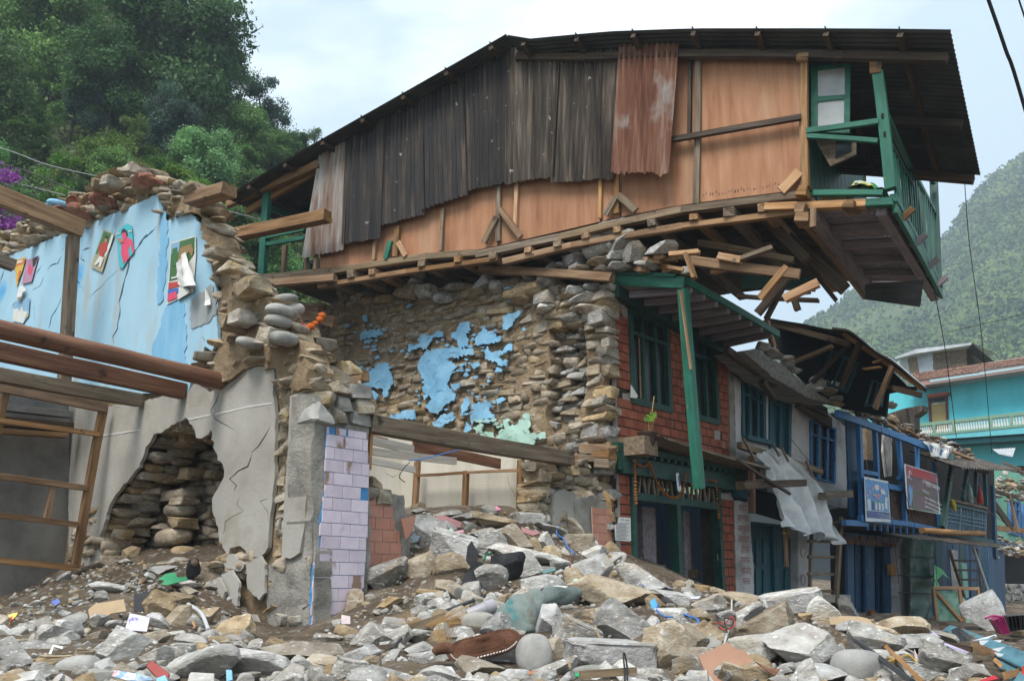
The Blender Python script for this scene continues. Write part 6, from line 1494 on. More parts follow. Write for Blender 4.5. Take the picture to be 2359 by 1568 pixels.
for q in range(13000):
    t=0 if q<500 else rs_.uniform(0,.95); u=rs_.uniform(1650,2480); p=far(u,t)
    if t>0 and mnoise.noise(p*.016)<-.6:continue
    hh=rs_.uniform(2.0,5.6)*(1-.35*t); k=int(rs_.integers(14,24)); ww=hh*rs_.uniform(.3,.5); con=rs_.random()<.35
    z=rs_.uniform(0,1,k); e=(1-z)*.9+.15 if con else np.sin(np.pi*(z*.85+.1)); a=rs_.uniform(0,6.28,k)
    C.append(np.stack([p.x+np.cos(a)*ww*e,p.y+np.sin(a)*ww*e,p.z+z*hh],1)); N.append(np.stack([np.cos(a),np.sin(a),np.full(k,.7)],1)+rs_.normal(size=(k,3))*.3); S.append(np.full(k,hh*.17)*rs_.uniform(.6,1.2,k))
C,N,S=np.concatenate(C),np.concatenate(N),np.concatenate(S); N/=np.linalg.norm(N,axis=1,keepdims=True); V,F=leaves(C,N,S,rs_,.8)
m_fw=mat('far_wood_leaf',[(.022,.055,.018),(.05,.10,.03),(.095,.16,.04),(.15,.20,.065)],.045,coord='World',rough=.8,bump=0,rnd=0,transl=.2,lo=.38,hi=.62)
tag(fastmesh('far_forest',V,F,m_fw),'mixed forest covering the distant hazy hill','forest',kind='stuff')
hz=bpy.data.materials.new('haze_air'); hz.use_nodes=True; t_=hz.node_tree; t_.nodes.clear()
ov=t_.nodes.new('ShaderNodeOutputMaterial'); pv_=t_.nodes.new('ShaderNodeVolumePrincipled'); pv_.inputs['Color'].default_value=(.74,.87,1,1); pv_.inputs['Density'].default_value=.0011; pv_.inputs['Anisotropy'].default_value=.2
t_.links.new(pv_.outputs[0],ov.inputs['Volume'])
x0,x1,y0,y1,z0,z1=-420,900,-320,900,-2,235
USE_HAZE=True
if USE_HAZE:
    o=mk('haze',[(x0,y0,z0),(x1,y0,z0),(x1,y1,z0),(x0,y1,z0),(x0,y0,z1),(x1,y0,z1),(x1,y1,z1),(x0,y1,z1)],[(3,2,1,0),(4,5,6,7),(0,1,5,4),(1,2,6,5),(2,3,7,6),(3,0,4,7)],hz)
    tag(o,kind='stuff')
# ================================================================ row of damaged houses further down the street
def fz(u,v,off=0):return FAC.at(u,v,off).z
def fa(u,v,off=0):return FAC.uv(u,v,off)[0]
def fpan(name,pts,off,th,m,parent=None,**k):return panel(name,FAC,pts,off,th,m,parent,**k)
def cover(pl,name,pts,off,th,m,parent,**k):return panel(name,pl,pts,off,th,m,parent,**k)
# ---- white house with teal windows
hw=thing('white_house',FAC.at(1770,1380),'white plastered house with teal window and doors next to the brick house','house')
wt=[[(1712,874),(1764,905),(1764,1020),(1712,1005)],[(1775,888),(1824,905),(1822,1050),(1775,1040)],[(1869,970),(1927,985),(1925,1112),(1869,1100)]]
fpan('plaster_front',[(1678,808),(1715,815),(1800,880),(1850,900),(1950,985),(1952,1170),(1862,1160),(1860,1150),(1700,1120),(1690,1105)],.0,.3,m_white,hw,holes=wt,rag=.012,step=.1,grid=.15,wav=.012,smooth=True)
fpan('pillar',[(1693,1152),(1727,1155),(1731,1250),(1736,1300),(1738,1500),(1700,1500),(1695,1300)],.02,.3,m_white,hw,rag=.01,step=.06)
fpan('pillar',[(1837,1205),(1858,1208),(1863,1330),(1864,1500),(1842,1500)],.02,.3,m_white,hw,rag=.01,step=.06)
fpan('broken_edge',[(1676,812),(1690,815),(1695,1000),(1697,1110),(1684,1100),(1680,900)],.02,.05,m_conc,hw,rag=.012,step=.05)
def framed(pts,off,mf,parent,name='window',bars=1,inner=None,wd=6,tr=True):
    """frame whose outer edge is the pixel quad tl,tr,br,bl"""
    tl,tr_,br,bl=[Vector(p)for p in pts]; e=Vector((wd,0)); g=Vector((0,wd))
    f=fpan(name,[tuple(tl),tuple(tr_),tuple(br),tuple(bl)],off,.08,mf,parent,holes=[[tuple(tl+e+g),tuple(tr_-e+g),tuple(br-e-g),tuple(bl+e-g)]])
    fpan('pane',[tuple(tl+e+g),tuple(tr_-e+g),tuple(br-e-g),tuple(bl+e-g)],off-.07,.012,inner or flat('dark_pane',(.012,.018,.022),.3),f)
    for i in range(bars):
        t=(i+1)/(bars+1); a=tl.lerp(tr_,t); b=bl.lerp(br,t); fpan('mullion',[(a.x-2.2,a.y+2),(a.x+2.2,a.y+2),(b.x+2.2,b.y-2),(b.x-2.2,b.y-2)],off-.012,.05,mf,f)
    if tr:
        a=tl.lerp(bl,.24); b=tr_.lerp(br,.24); fpan('transom',[(a.x+3,a.y-2),(b.x-3,b.y-2),(b.x-3,b.y+2),(a.x+3,a.y+2)],off-.008,.05,mf,f)
    return f
framed([(1711,872),(1765,903),(1766,1022),(1711,1004)],.03,m_teal,hw,bars=2)
framed([(1774,886),(1825,905),(1823,1052),(1774,1040)],.03,m_teal,hw,name='balcony_door',bars=1,inner=m_teal)
framed([(1868,968),(1928,985),(1926,1114),(1868,1100)],.03,m_blue,hw,bars=2,wd=4)
box('sill',FAC,fa(1708,1000),fa(1772,1010),fz(1708,1012),fz(1708,1002),-.0,.12,m_teal,hw)
dw=[(1729,1200),(1840,1212),(1846,1500),(1735,1500)]
framed(dw,-.06,m_teal,hw,name='double_door',bars=1,inner=m_teal,wd=6,tr=False)
for u in (1748,1765,1795,1815):
    fpan('door_panel',[(u-6,1240),(u+6,1241),(u+6,1300),(u-6,1299)],-.1,.02,m_teal,hw); fpan('door_panel',[(u-6,1310),(u+6,1311),(u+6,1375),(u-6,1375)],-.1,.02,m_teal,hw)
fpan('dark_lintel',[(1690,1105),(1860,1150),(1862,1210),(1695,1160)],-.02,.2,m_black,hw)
px_beam('teal_beam',FAC,(1692,1130),(1732,1142),.12,26,m_teal,hw,off=.05)
px_beam('floor_plate',FAC,(1690,1106),(1760,1128),.12,12,m_woodd,hw,off=.08)
GW='faded red writing on the white pillar'
m_rw=flat('faded_red_paint',(.33,.10,.09),.9)
for i,s in enumerate(['सहिद','मार्गको','आर्थिक','सहयोग','होटल','सामान','नुवाकोट','पसल']):
    me=text_mesh(s,m_rw,.15); v=1170+i*24; u=1711+i*1.2
    M=(Matrix((FAC.a,UP,FAC.n)).transposed()@ Matrix.Diagonal((.9,1,1))).to_4x4(); M.translation=FAC.at(u,v,.024); put('lettering',me,M,hw)
for (u,v,r_)in ((1850,1270,9),(1850,1335,8)):
    P=[FAC.at(u+r_*.6*math.cos(t*.5),v+r_*1.5*math.sin(t*.5),.024)for t in range(13)]
    tube('painted_ring',P,.006,m_rw,hw,sides=4)
ew=thing('collapsed_eave',FAC.at(1800,950,.6),'grey sagging eave boards hanging over the white house front','eave')
EW=Plane(FAC.o+FAC.n*.55,FAC.a,FAC.n)
for i,(p,of,m)in enumerate([([(1713,808),(1740,803),(1800,838),(1868,895),(1918,925),(1912,930),(1860,915),(1782,870)],.1,m_cgrey),([(1705,812),(1730,806),(1780,865),(1776,878),(1745,852)],-.1,m_woodd)]):
    panel('eave_board',EW,p,of,.5,m_wood if 0 else mat('grey_eave_board',[(.085,.078,.068),(.15,.14,.125),(.21,.195,.175)],2,**TK)if i == 0 else m,ew,rag=.01,step=.1)
px_beam('broken_joist',EW,(1672,805),(1785,885),.1,16,m_woodd,ew,off=-.1); px_beam('broken_joist',EW,(1755,878),(1782,918),.1,12,m_woodd,ew,off=0)
px_beam('broken_joist',EW,(1790,895),(1900,950),.12,22,m_woodd,ew,off=-.3); px_beam('broken_joist',EW,(1838,925),(1910,975),.12,26,m_woodd,ew,off=-.35)
px_beam('broken_joist',EW,(1765,735),(1782,800),.08,14,m_wood,ew,off=-.2)
for i,(x,y,a,b,r_,k)in enumerate([(555,830,110,50,10,'l'),(610,865,70,40,30,'g'),(640,890,60,30,20,'c'),(720,915,70,30,10,'t'),(735,945,90,40,5,'g'),(700,900,50,24,0,'l'),(770,990,60,24,30,'g'),(945,1085,120,70,25,'g'),(1060,1110,100,60,20,'l'),(1010,1140,60,40,0,'t'),(1130,1165,140,50,8,'l'),(1195,1190,130,80,-45,'g'),(1075,1195,120,40,5,'g'),(1270,1240,80,70,0,'l'),(1070,1225,90,34,10,'t'),(1150,1245,90,40,0,'g'),(880,1105,40,30,30,'l'),(920,1120,50,30,0,'l'),(980,1100,70,60,50,'g'),(1440,1240,90,30,10,'g'),(1420,1220,70,26,0,'g'),(1340,1290,60,26,20,'g'),(1230,1290,90,24,10,'l'),(1110,1285,60,24,0,'l')]):
    u,v=q9([(x,y)])[0]; p=EW.at(u,v,-.05); d=(p-EYE).length/ray(u,v).length
    B=Matrix.Rotation(R(-r_),3,FAC.n)@ FAC.mat()@ Matrix.Diagonal((a/3*d/FPX*1.35,.3,b/3*d/FPX*1.25)); M=B.to_4x4(); M.translation=p
    tag(put('fallen_stone',stone_lib('angular',TONE[k][1],8,3)[i%8],M),f"{'big' if a > 95 else 'small' if a < 61 else 'middling'} {TONE[k][0]} stone on the {'upper' if x < 800 else 'middle' if x < 1100 else 'lower'} end of the sagging eave",'stone',f'{TONE[k][0]} stones on the sagging eave')
# ---- buckled roof behind with the dark gable opening
VC=lineplane(FAC.p(5.6,0),ND)
br=thing('buckled_roof',VC.at(1900,900),'buckled iron roof curving down over a dark open gable with leaning rafters','roof')
prof=[(1770,734),(1810,741),(1850,747),(1900,757),(1940,764),(1970,776),(2020,813),(2057,835),(2103,874),(2134,899)]
ex=ray(2120,905); ex=Vector((ex.x,ex.y,ex.z))/Vector((ex.x,ex.y)).length*2.6
PP=catm([VC.at(*q)for q in prof],3)
def rfn(s,t):
    x=t*(len(PP)-1); i=min(int(x),len(PP)-2); p=PP[i].lerp(PP[i+1],x-i)
    return p+ex*s+UP*(.015*math.cos(s*2*math.pi*26)+.05*mnoise.noise(Vector((s*3,t*5,1))))
surf('iron_sheet',rfn,130,30,m_cdark,br)
def rfn2(s,t):return rfn(s*.5,.38+.62*t)+UP*.03-ex*.06
surf('bright_sheet',rfn2,60,24,m_cbright,br)
for a,b,w_,m,of in [((1770,742),(1958,792),14,m_woodw,-.1),((1945,770),(2055,845),9,m_woodo,-.05),((2050,842),(2125,896),9,m_woodo,-.05),((1830,833),(1918,797),8,m_wood,.1),((1980,790),(1938,893),10,m_woodd,.1),((2056,843),(2016,941),10,m_wood,.1),((1957,792),(1872,880),8,m_woodd,-.3),((2012,835),(2034,829),4,m_woodo,0),((1990,850),(2030,845),4,m_woodo,0),((2040,890),(2110,895),8,m_woodd,-.2),((2060,895),(2122,910),12,m_woodd,.1)]:
    px_beam('rafter',VC,a,b,.1,w_,m,br,off=of,seg=3)
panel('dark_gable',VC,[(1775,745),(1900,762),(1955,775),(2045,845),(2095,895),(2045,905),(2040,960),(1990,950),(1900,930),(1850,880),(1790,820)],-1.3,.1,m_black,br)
for pts in ([(1913,803),(1978,835),(1950,905),(1885,880)],[(2008,872),(2038,885),(2030,935),(1990,935)]):
    tl,tr_,brr,bl=[Vector(p)for p in pts]; c=(tl+tr_+brr+bl)/4
    f=panel('hanging_window',VC,[tuple(p)for p in (tl,tr_,brr,bl)],-.5,.06,m_teal,br,holes=[[tuple(p.lerp(c,.18))for p in (tl,tr_,brr,bl)]])
    a,b=tl.lerp(tr_,.5),bl.lerp(brr,.5); panel('mullion',VC,[(a.x-2,a.y+3),(a.x+2,a.y+3),(b.x+2,b.y-3),(b.x-2,b.y-3)],-.52,.03,m_teal,f)
de=random.Random(9); items=[]
for i in range(230):
    t=de.random(); u=1975+260*t+de.gauss(0,5); v=945+112*t+de.gauss(0,9); p=FAC.at(u,v,.45+de.uniform(-.3,.25)); d=(p-EYE).length; s=de.uniform(5,17)*d/FPX
    B=Matrix.Rotation(R(de.gauss(25,16)),3,-FAC.n)@ Matrix.Rotation(de.uniform(0,6),3,UP)@ Matrix.Diagonal((s*1.6,s,s*.45)); items.append((LOW['angular'][i%8],np.array(B),tuple(p),i%4))
tag(joined_stones('eave_debris',items,None,mats=[m_rock,m_wst,m_woodd,m_rockl]),'strip of slates, chips and laths slumped along the blue house eave','debris',kind='stuff')
for i in range(16):
    t=(i+.5)/16; u=1980+250*t; v=948+112*t
    px_thing('broken_lath','splintered lath sticking out of the slumped eave debris','lath','laths in the eave debris',FAC,(u-22,v-12+de.uniform(-8,8)),(u+24,v+10+de.uniform(-8,8)),.05,de.uniform(3,6),[m_wood,m_woodw,m_woodd,m_woodo][i%4],off=.55+de.uniform(-.2,.2),seg=1)
px_thing('wooden_pole','long thin pale pole lying along the slumped eave','pole',None,FAC,(2150,1020),(2245,1058),.05,5,m_woodo,off=.8,seg=3)
# ---- blue balcony house
hb=thing('blue_house',FAC.at(2000,1400),'narrow house with a bright blue balcony hung with two banners','house')
BO=.75
BPn=Plane(FAC.o+FAC.n*BO,FAC.a,FAC.n)
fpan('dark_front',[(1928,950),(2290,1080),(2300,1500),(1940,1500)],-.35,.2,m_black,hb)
fpan('plaster_pier',[(1926,985),(1950,995),(1950,1170),(1862,1170),(1864,1115),(1928,1120)],-.02,.25,m_white,hb,rag=.015,step=.08,grid=.1,wav=.02,smooth=True)
fpan('wooden_post',[(1995,985),(2010,990),(2012,1060),(1998,1058)],-.1,.1,m_woodw,hb)
cw=fpan('cloth_curtain',[(2035,990),(2055,1000),(2055,1095),(2040,1098),(2033,1040)],-.05,.03,m_white,hb,grid=.08,wav=.03)
def bb(name,a,b,h_,m=m_blue,wd=.08,off=0,**k):return px_beam(name,BPn,a,b,wd,h_,m,hb,off=off,seg=2,warp=.001,**k)
for a,b,h_ in [((1978,962),(1986,1195),17),((2015,985),(2021,1106),13),((2069,1000),(2085,1200),12),((2112,1020),(2114,1090),7),((2150,1035),(2165,1212),9)]:bb('balcony_post',a,b,h_)
bb('top_beam',(1928,952),(2095,1014),16,off=.04); bb('top_beam',(2095,1014),(2185,1050),15,off=.04)
bb('rail',(1984,1086),(2018,1092),9); bb('rail',(1986,1108),(2085,1128),12); bb('rail',(2070,1100),(2090,1107),7)
bb('bottom_beam',(1944,1203),(1994,1206),13); bb('bottom_beam',(1990,1197),(2090,1206),12); bb('bottom_beam',(2090,1206),(2166,1222),12); bb('post_foot',(1980,1193),(1996,1193),14,off=.03)
for i in range(11):bb('hanging_peg',(1998+i*15,1205+i*1.2),(1999+i*15,1220+i*1.4),4,wd=.04)
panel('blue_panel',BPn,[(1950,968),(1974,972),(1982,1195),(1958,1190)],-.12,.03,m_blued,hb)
m_basket=mat('dark_woven_mesh',[(.012,.008,.007),(.05,.028,.022),(.12,.07,.055),(.02,.012,.01)],16,coord='World',stretch=(1,1,.8),lo=.4,hi=.6,rnd=0,bump=.5)
panel('woven_screen',BPn,[(1988,1112),(2160,1148),(2163,1212),(2090,1198),(1988,1196)],-.06,.03,m_basket,hb)
fl0=BPn.at(1945,1205),BPn.at(2166,1222)
mk('balcony_floor',[fl0[0],fl0[1],fl0[1]-FAC.n*1.1,fl0[0]-FAC.n*1.1,fl0[0]+UP*.05,fl0[1]+UP*.05,fl0[1]-FAC.n*1.1+UP*.05,fl0[0]-FAC.n*1.1+UP*.05],[(3,2,1,0),(4,5,6,7),(0,1,5,4),(1,2,6,5),(2,3,7,6),(3,0,4,7)],m_woodd,hb)
m_bsky=flat('banner_sky',(.07,.24,.50),.4); m_bwh=flat('banner_white',(.55,.58,.60),.4); m_bnav=flat('banner_navy',(.03,.06,.22),.4); m_bred=flat('banner_red',(.32,.03,.035),.4); m_bmar=flat('banner_maroon',(.085,.028,.035),.4); m_bgr=flat('banner_green',(.10,.30,.10),.4); m_pink2=flat('banner_pink',(.5,.25,.3),.4)
def lay_text(s,m,pl,u,v,wpx,hpx,off,parent,su=0.0):
    me=text_mesh(s,m,1.0); xs_=[q.co.x for q in me.vertices]or [0,1]; ys_=[q.co.y for q in me.vertices]or [0,1]
    w0=max(xs_)-min(xs_); h0=max(ys_)-min(ys_)
    a=(pl.at(u+wpx/2,v+su*wpx/2,off)-pl.at(u-wpx/2,v-su*wpx/2,off)); b=pl.at(u,v-hpx/2,off)-pl.at(u,v+hpx/2,off)
    M=Matrix((a/w0,b/h0,pl.n)).transposed().to_4x4(); M.translation=pl.at(u,v,off); return put('lettering',me,M,parent)
bn=thing('banner',BPn.at(2015,1190,.1),'pale blue printed banner with navy foot tied to the blue balcony rail','banner')
panel('sheet',BPn,q10([(1255,155),(1425,190),(1437,472),(1267,465)]),.1,.004,m_bwh,bn)
panel('print',BPn,q10([(1262,172),(1422,203),(1428,400),(1272,385)]),.103,.002,m_bsky,bn); panel('print',BPn,q10([(1272,390),(1430,404),(1434,452),(1275,440)]),.103,.002,m_bnav,bn)
for i in range(9):
    t=i/8; x=1278+140*t; y=285-75*math.sin(math.pi*t)+22*t; panel('print',BPn,q10([(x-7,y-9),(x+7,y-8),(x+7,y+9),(x-7,y+8)]),.106,.002,m_pink2,bn,rag=.006,step=.02,seed=i)
for i,(x,y,a,b,m)in enumerate([(1345,230,16,20,m_bwh),(1345,285,34,7,m_pink2),(1345,305,20,6,m_pink2),(1385,262,18,18,m_bwh),(1290,345,14,40,m_bwh),(1320,355,8,34,m_bnav),(1340,360,9,26,m_bwh),(1362,362,9,28,m_bwh),(1384,366,9,28,m_bwh),(1408,340,12,44,m_bwh),(1350,332,40,3,m_bgr)]):
    panel('print',BPn,q10([(x-a,y-b),(x+a*.6,y-b*.8),(x+a,y+b),(x-a*.7,y+b*.9)]),.107+.0022*(i%4),.002,m,bn,rag=.012,step=.03,seed=i)
lay_text('भाइ गाउँ गाउँ बाट उठ बस्ती बस्ती बाट',m_bwh,BPn,*q10([(1353,412)])[0],50,4.5,.106,bn,.09); lay_text('पछौटे यस देशको मुहार फेर्न उठ',m_bwh,BPn,*q10([(1356,432)])[0],44,4,.106,bn,.09)
b2=thing('banner',BPn.at(2125,1165,.15),'dark red and maroon shop banner with white writing on the blue balcony','banner')
panel('sheet',BPn,q10([(1532,68),(1757,138),(1781,417),(1553,377)]),.15,.004,m_bwh,b2)
panel('print',BPn,q10([(1545,76),(1754,143),(1776,410),(1560,372)]),.153,.002,m_bmar,b2); panel('print',BPn,q10([(1545,77),(1753,144),(1758,200),(1548,140)]),.156,.002,m_bred,b2)
lay_text('डि.',m_bwh,BPn,*q10([(1565,150)])[0],10,20,.16,b2,.3)
lay_text('आर. एम. जेनेरेटर फ्युन्स उपकरण',m_bwh,BPn,*q10([(1668,192)])[0],52,15,.16,b2,.27)
lay_text('मर्मत केन्द्र',m_bwh,BPn,*q10([(1660,252)])[0],20,6,.16,b2,.27); lay_text('स्वागतम',m_bred if 0 else m_pink2,BPn,*q10([(1572,92)])[0],14,4,.16,b2,.3); lay_text('९८४१-२२१२६७',m_pink2,BPn,*q10([(1712,150)])[0],24,4,.16,b2,.3)
for k,y in enumerate((305,335,362)):lay_text(['यहाँ सबै किसिमका जेनेरेटर मोटर','मर्मत तथा बिक्री वितरण गरिन्छ','सम्पर्क राख्नुहोला धन्यवाद'][k],m_bwh,BPn,*q10([(1683,y)])[0],50,5.5,.16,b2,.22)
for a,b in (((1588,258),(1762,300)),((1588,258),(1595,380)),((1595,380),(1768,404)),((1762,300),(1768,404))):
    tube('print_line',[BPn.at(*q10([a])[0],.158),BPn.at(*q10([b])[0],.158)],.006,m_bgr,b2,sides=4)
panel('print',BPn,q10([(1560,240),(1572,205),(1580,245),(1588,215),(1590,300),(1580,360),(1565,350),(1572,300)]),.157,.002,m_bsky,b2)
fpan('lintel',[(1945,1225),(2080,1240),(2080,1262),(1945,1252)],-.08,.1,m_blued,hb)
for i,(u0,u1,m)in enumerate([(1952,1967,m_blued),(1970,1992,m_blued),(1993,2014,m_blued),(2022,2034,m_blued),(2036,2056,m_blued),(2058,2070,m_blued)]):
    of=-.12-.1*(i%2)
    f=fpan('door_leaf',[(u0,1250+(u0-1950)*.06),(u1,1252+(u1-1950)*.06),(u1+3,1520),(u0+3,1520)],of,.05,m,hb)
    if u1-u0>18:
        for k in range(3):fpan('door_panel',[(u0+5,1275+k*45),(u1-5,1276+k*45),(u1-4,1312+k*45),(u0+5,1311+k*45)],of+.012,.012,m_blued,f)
fpan('wooden_box',[(2052,1299),(2064,1300),(2065,1325),(2053,1324)],.0,.08,m_woodo,hb)
fpan('brick_pillar',[(2069,1250),(2084,1253),(2090,1350),(2092,1520),(2076,1520)],.05,.3,m_white,hb,rag=.02,step=.06)
m_gar=mat('dry_marigold',[(.16,.05,.01),(.30,.10,.02),(.40,.16,.03)],12,rnd=.1,bump=.6)
def garland(label,pts,n,rad,group=None,m=None):
    P=catm(pts,6); t=thing('garland',P[0],label,'garland',group)
    me=stone_mesh('flower_ball','cobble',1,3,m or m_gar)
    tot=len(P)-1
    for i in range(n):
        x=i/(n-1)*tot; k=min(int(x),tot-1); p=P[k].lerp(P[k+1],x-k); q=rad*rng.uniform(1.3,2.2)
        M=Matrix.Diagonal((q,q,q,1)); M.translation=p; put('flower',me,M,t)
    return t
for i in range(7):
    u=1950+i*17
    garland('row of withered orange marigold swags above the blue doors',[FAC.at(u,1233+i,.1),FAC.at(u+8,1250+i*1.3,.12),FAC.at(u+17,1234+i,.1)],7,.03,'marigold swags above the blue doors')
def c4(l):return [(1382+x*.2571,979+y*.2571)for x,y in l]
for lb,q,n_ in [('left swag of dried marigolds under the brick house ledge',[(305,315),(340,350),(400,370),(440,335)],14),('long drooping marigold garland across the green door transom',[(445,340),(480,440),(540,560),(620,640),(700,640),(745,560),(765,440)],34),('hanging marigold string left of the green doors',[(310,360),(318,450),(318,600),(326,700)],16),('right marigold string beside the door jamb',[(1045,560),(1052,700),(1065,830)],12),('short marigold swag behind the green post',[(820,520),(850,560),(960,490),(1040,510)],12)]:
    garland(lb,[FAC.at(*p,.16)for p in c4(q)],n_,.022)
b_=thing('paper_strip',FAC.at(1564,1120,.18),'white and blue plastic strip hanging at the door middle','strip'); panel('sheet',FAC,c4([(682,430),(705,425),(730,560),(715,598),(695,580)]),.18,.003,m_paperw,b_); panel('print',FAC,c4([(700,450),(714,452),(724,540),(712,545)]),.183,.002,m_bnav,b_)
nt_=thing('notice',FAC.at(1435,1230,.02),'torn white printed notice pasted on the red bricks','notice')
panel('sheet',FAC,c4([(175,822),(275,828),(280,1030),(270,1040),(140,1030),(130,890),(155,885),(165,850)]),.018,.002,m_paperw,nt_)
m_ink=flat('ink',(.06,.05,.05)); lay_text('अवसर ! अवसर !',m_ink,FAC,*c4([(222,850)])[0],21,4,.0215,nt_,.05)
for k in range(13):
    y=872+k*12; panel('print',FAC,c4([(145,y),(262-(k%3)*14,y+6),(262-(k%3)*14,y+9),(145,y+3)]),.0205,.001,m_ink,nt_)
px_thing('jutting_beam','dark beam jutting to the right across the white tarpaulin','beam',None,FAC,(1705,1118),(1849,1112),.14,17,m_woodd,off=.9,seg=3)
px_thing('jutting_beam','weathered beam end jutting beside the blue balcony','beam',None,FAC,(1895,1142),(1957,1137),.14,16,m_woodw,off=.7,seg=2)
px_thing('jutting_beam','short weathered beam nailed below the teal window','beam',None,FAC,(1703,1025),(1890,1085),.1,14,m_woodw,off=.25,seg=3)
px_thing('pole','thin dark pole slanting across the tarpaulin top','pole',None,FAC,(1697,1057),(1820,1137),.04,6,m_woodd,off=1.0,seg=3)
for a,b,lb in [((1712,1010),(1742,1064),'thin stick leaning at the tarpaulin corner'),((1780,1022),(1795,1050),'small stick under the teal door'),((1857,1062),(1876,1105),'short stick above the tarpaulin right edge'),((1800,1030),(1816,1062),'thin reddish stick on the tarpaulin edge'),((1828,1185),(1850,1212),'curved stick under the tarpaulin'),((1858,1192),(1895,1245),'dark stick at the tarpaulin foot')]:
    px_thing('stick',lb,'stick',None,FAC,a,b,.03,5,m_woodw,off=.5,seg=2)
px_thing('wooden_board','narrow board with yellow tie hanging before the teal double door','board',None,FAC,(1809,1208),(1812,1305),.03,15,m_wood,off=.5,seg=2)
px_thing('rusty_post','dark rust-brown post standing left of the teal double door','post',None,FAC,(1732,1050),(1732,1180),.1,11,m_woodr,off=.4,seg=2)
tube('yellow_tie',[FAC.at(*q,.53)for q in q10([(690,545),(740,548),(742,560),(720,490),(705,500)])],.008,flat('yellow_plastic',(.5,.45,.08)),None,sides=4); tag(bpy.data.objects['yellow_tie'],'yellow plastic tie knotted round the hanging board','tie')
TE=[(1742,1045),(1762,1075),(1775,1120),(1788,1170),(1799,1205),(1808,1212)]; TR_=[(1790,1030),(1850,1078),(1893,1120),(1915,1170),(1930,1220),(1942,1252)]
tlp=catm([FAC.at(*q,.35+.1*i)for i,q in enumerate(TE)],5); trp=catm([FAC.at(*q,.4+.05*i)for i,q in enumerate(TR_)],5)
def tarp(s,t):
    x=t*(len(tlp)-1); i=min(int(x),len(tlp)-2); a=tlp[i].lerp(tlp[i+1],x-i); b=trp[i].lerp(trp[i+1],x-i)
    p=a.lerp(b,s)
    e=1+.12*mnoise.noise(Vector((s*9,3,1)))*max(0,t-.7)/.3
    p=a.lerp(b,s)if t<.7 else (a+(a-tlp[int(.7*(len(tlp)-1))])*0).lerp(b,s)+(b-a).cross(FAC.n).normalized()*0+Vector((0,0,-1))*.25*(e-1)*4
    fold=.10*math.sin(s*25+2.5*mnoise.noise(Vector((s*2,t*2.5,0))))*(.35+.9*t)+.05*mnoise.noise(Vector((s*9,t*9,2)))
    return p+FAC.n*fold+UP*.03*mnoise.noise(Vector((s*12,t*7,5)))
tag(surf('tarpaulin',tarp,130,60,m_plastic),'torn milky plastic tarpaulin draped in folds over the jutting beam','tarpaulin')
ld=thing('ladder',FAC.at(1900,1390,.3),'weathered wooden ladder leaning between white house and blue doors','ladder')
px_beam('rail',FAC,(1939,1192),(1926,1392),.05,17,m_woodw,ld,off=.5,seg=3); px_beam('rail',FAC,(1870,1210),(1864,1390),.05,8,m_woodw,ld,off=.4,seg=3)
for v in (1246,1282,1321,1360):px_beam('rung',FAC,(1862,v),(1930,v+1),.05,7,m_woodw,ld,off=.42,seg=1)
px_thing('stone_step','stack of dark flat stones at the ladder foot','step',None,FAC,(1862,1378),(1940,1378),.3,18,m_wsg,off=.35,seg=3)
# ---- teal balcony house further on
ht=thing('teal_balcony',FAC.at(2200,1240,.9),'sagging teal balcony with blue-grey lattice railing under an iron awning','balcony')
TPn=Plane(FAC.o+FAC.n*.8,FAC.a,FAC.n)
def tb(name,a,b,h_,m=m_teal,off=0,wd=.08):return px_beam(name,TPn,a,b,wd,h_,m,ht,off=off,seg=2,warp=.001)
tb('leaning_post',(2196,1050),(2172,1215),15,m_greend,.1); tb('post',(2232,1065),(2218,1150),12); tb('post',(2249,1070),(2247,1140),11); tb('post',(2268,1085),(2272,1165),10); tb('post',(2287,1120),(2293,1285),16,m_blued); tb('bottom_beam',(2160,1222),(2292,1250),12,m_teal,-.02)
tb('rail',(2182,1150),(2272,1170),5,m_woodw); tb('rail',(2182,1160),(2272,1180),5,m_teal)
m_lat=mat('blue_grey_slat',[(.10,.17,.22),(.16,.25,.32),(.20,.31,.38)],4,rnd=.1,bump=.2)
for i in range(26):
    t=i/25; u=2184+86*t; sl_=-6*(1-t); tb('slat',(u,1164+17*t),(u+sl_*.9,1218+18*t),2.1,m_lat,-.02,.015)
for t in (0,.34,.67,1):u=2184+86*t; tb('stile',(u,1160+17*t),(u-6*(1-t),1222+18*t),4,m_lat,.01,.04)
for k in (.35,.5,.66):tb('cross_slat',(2182,1162+56*k),(2271,1179+56*k),2,m_lat,.005,.02)
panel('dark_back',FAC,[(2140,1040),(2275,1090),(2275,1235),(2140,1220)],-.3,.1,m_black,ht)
q=[TPn.at(2193,1030,.4),TPn.at(2340,1050,.5),TPn.at(2348,1084,.7),TPn.at(2215,1078,.8)]
aw=surf('awning_sheet',lambda s,t:q[0].lerp(q[1],s).lerp(q[3].lerp(q[2],s),t)+UP*(.02*math.cos(s*150)+.06*mnoise.noise(Vector((s*3,t*2,1))))-FAC.n*.9*(1-t),150,8,m_cdark,ht)
tb('awning_beam',(2205,1068),(2275,1088),7,m_woodd,.3)
px_thing('log_pole','pale rough log lying under the lattice balcony','log',None,TPn,(2124,1221),(2265,1228),.12,13,m_woodo,off=.2,seg=4,round_=True)
q_=[TPn.at(2035,1228,.2),TPn.at(2310,1252,.3),TPn.at(2300,1262,.7),TPn.at(2100,1240,.5)]
tag(surf('awning_sheet',lambda s,t:q_[0].lerp(q_[1],s).lerp(q_[3].lerp(q_[2],s),t)+UP*.03*mnoise.noise(Vector((s*6,t*2,4))),30,4,m_cdark,thick=.02),'thin bent iron sheet under the lattice balcony','sheet')
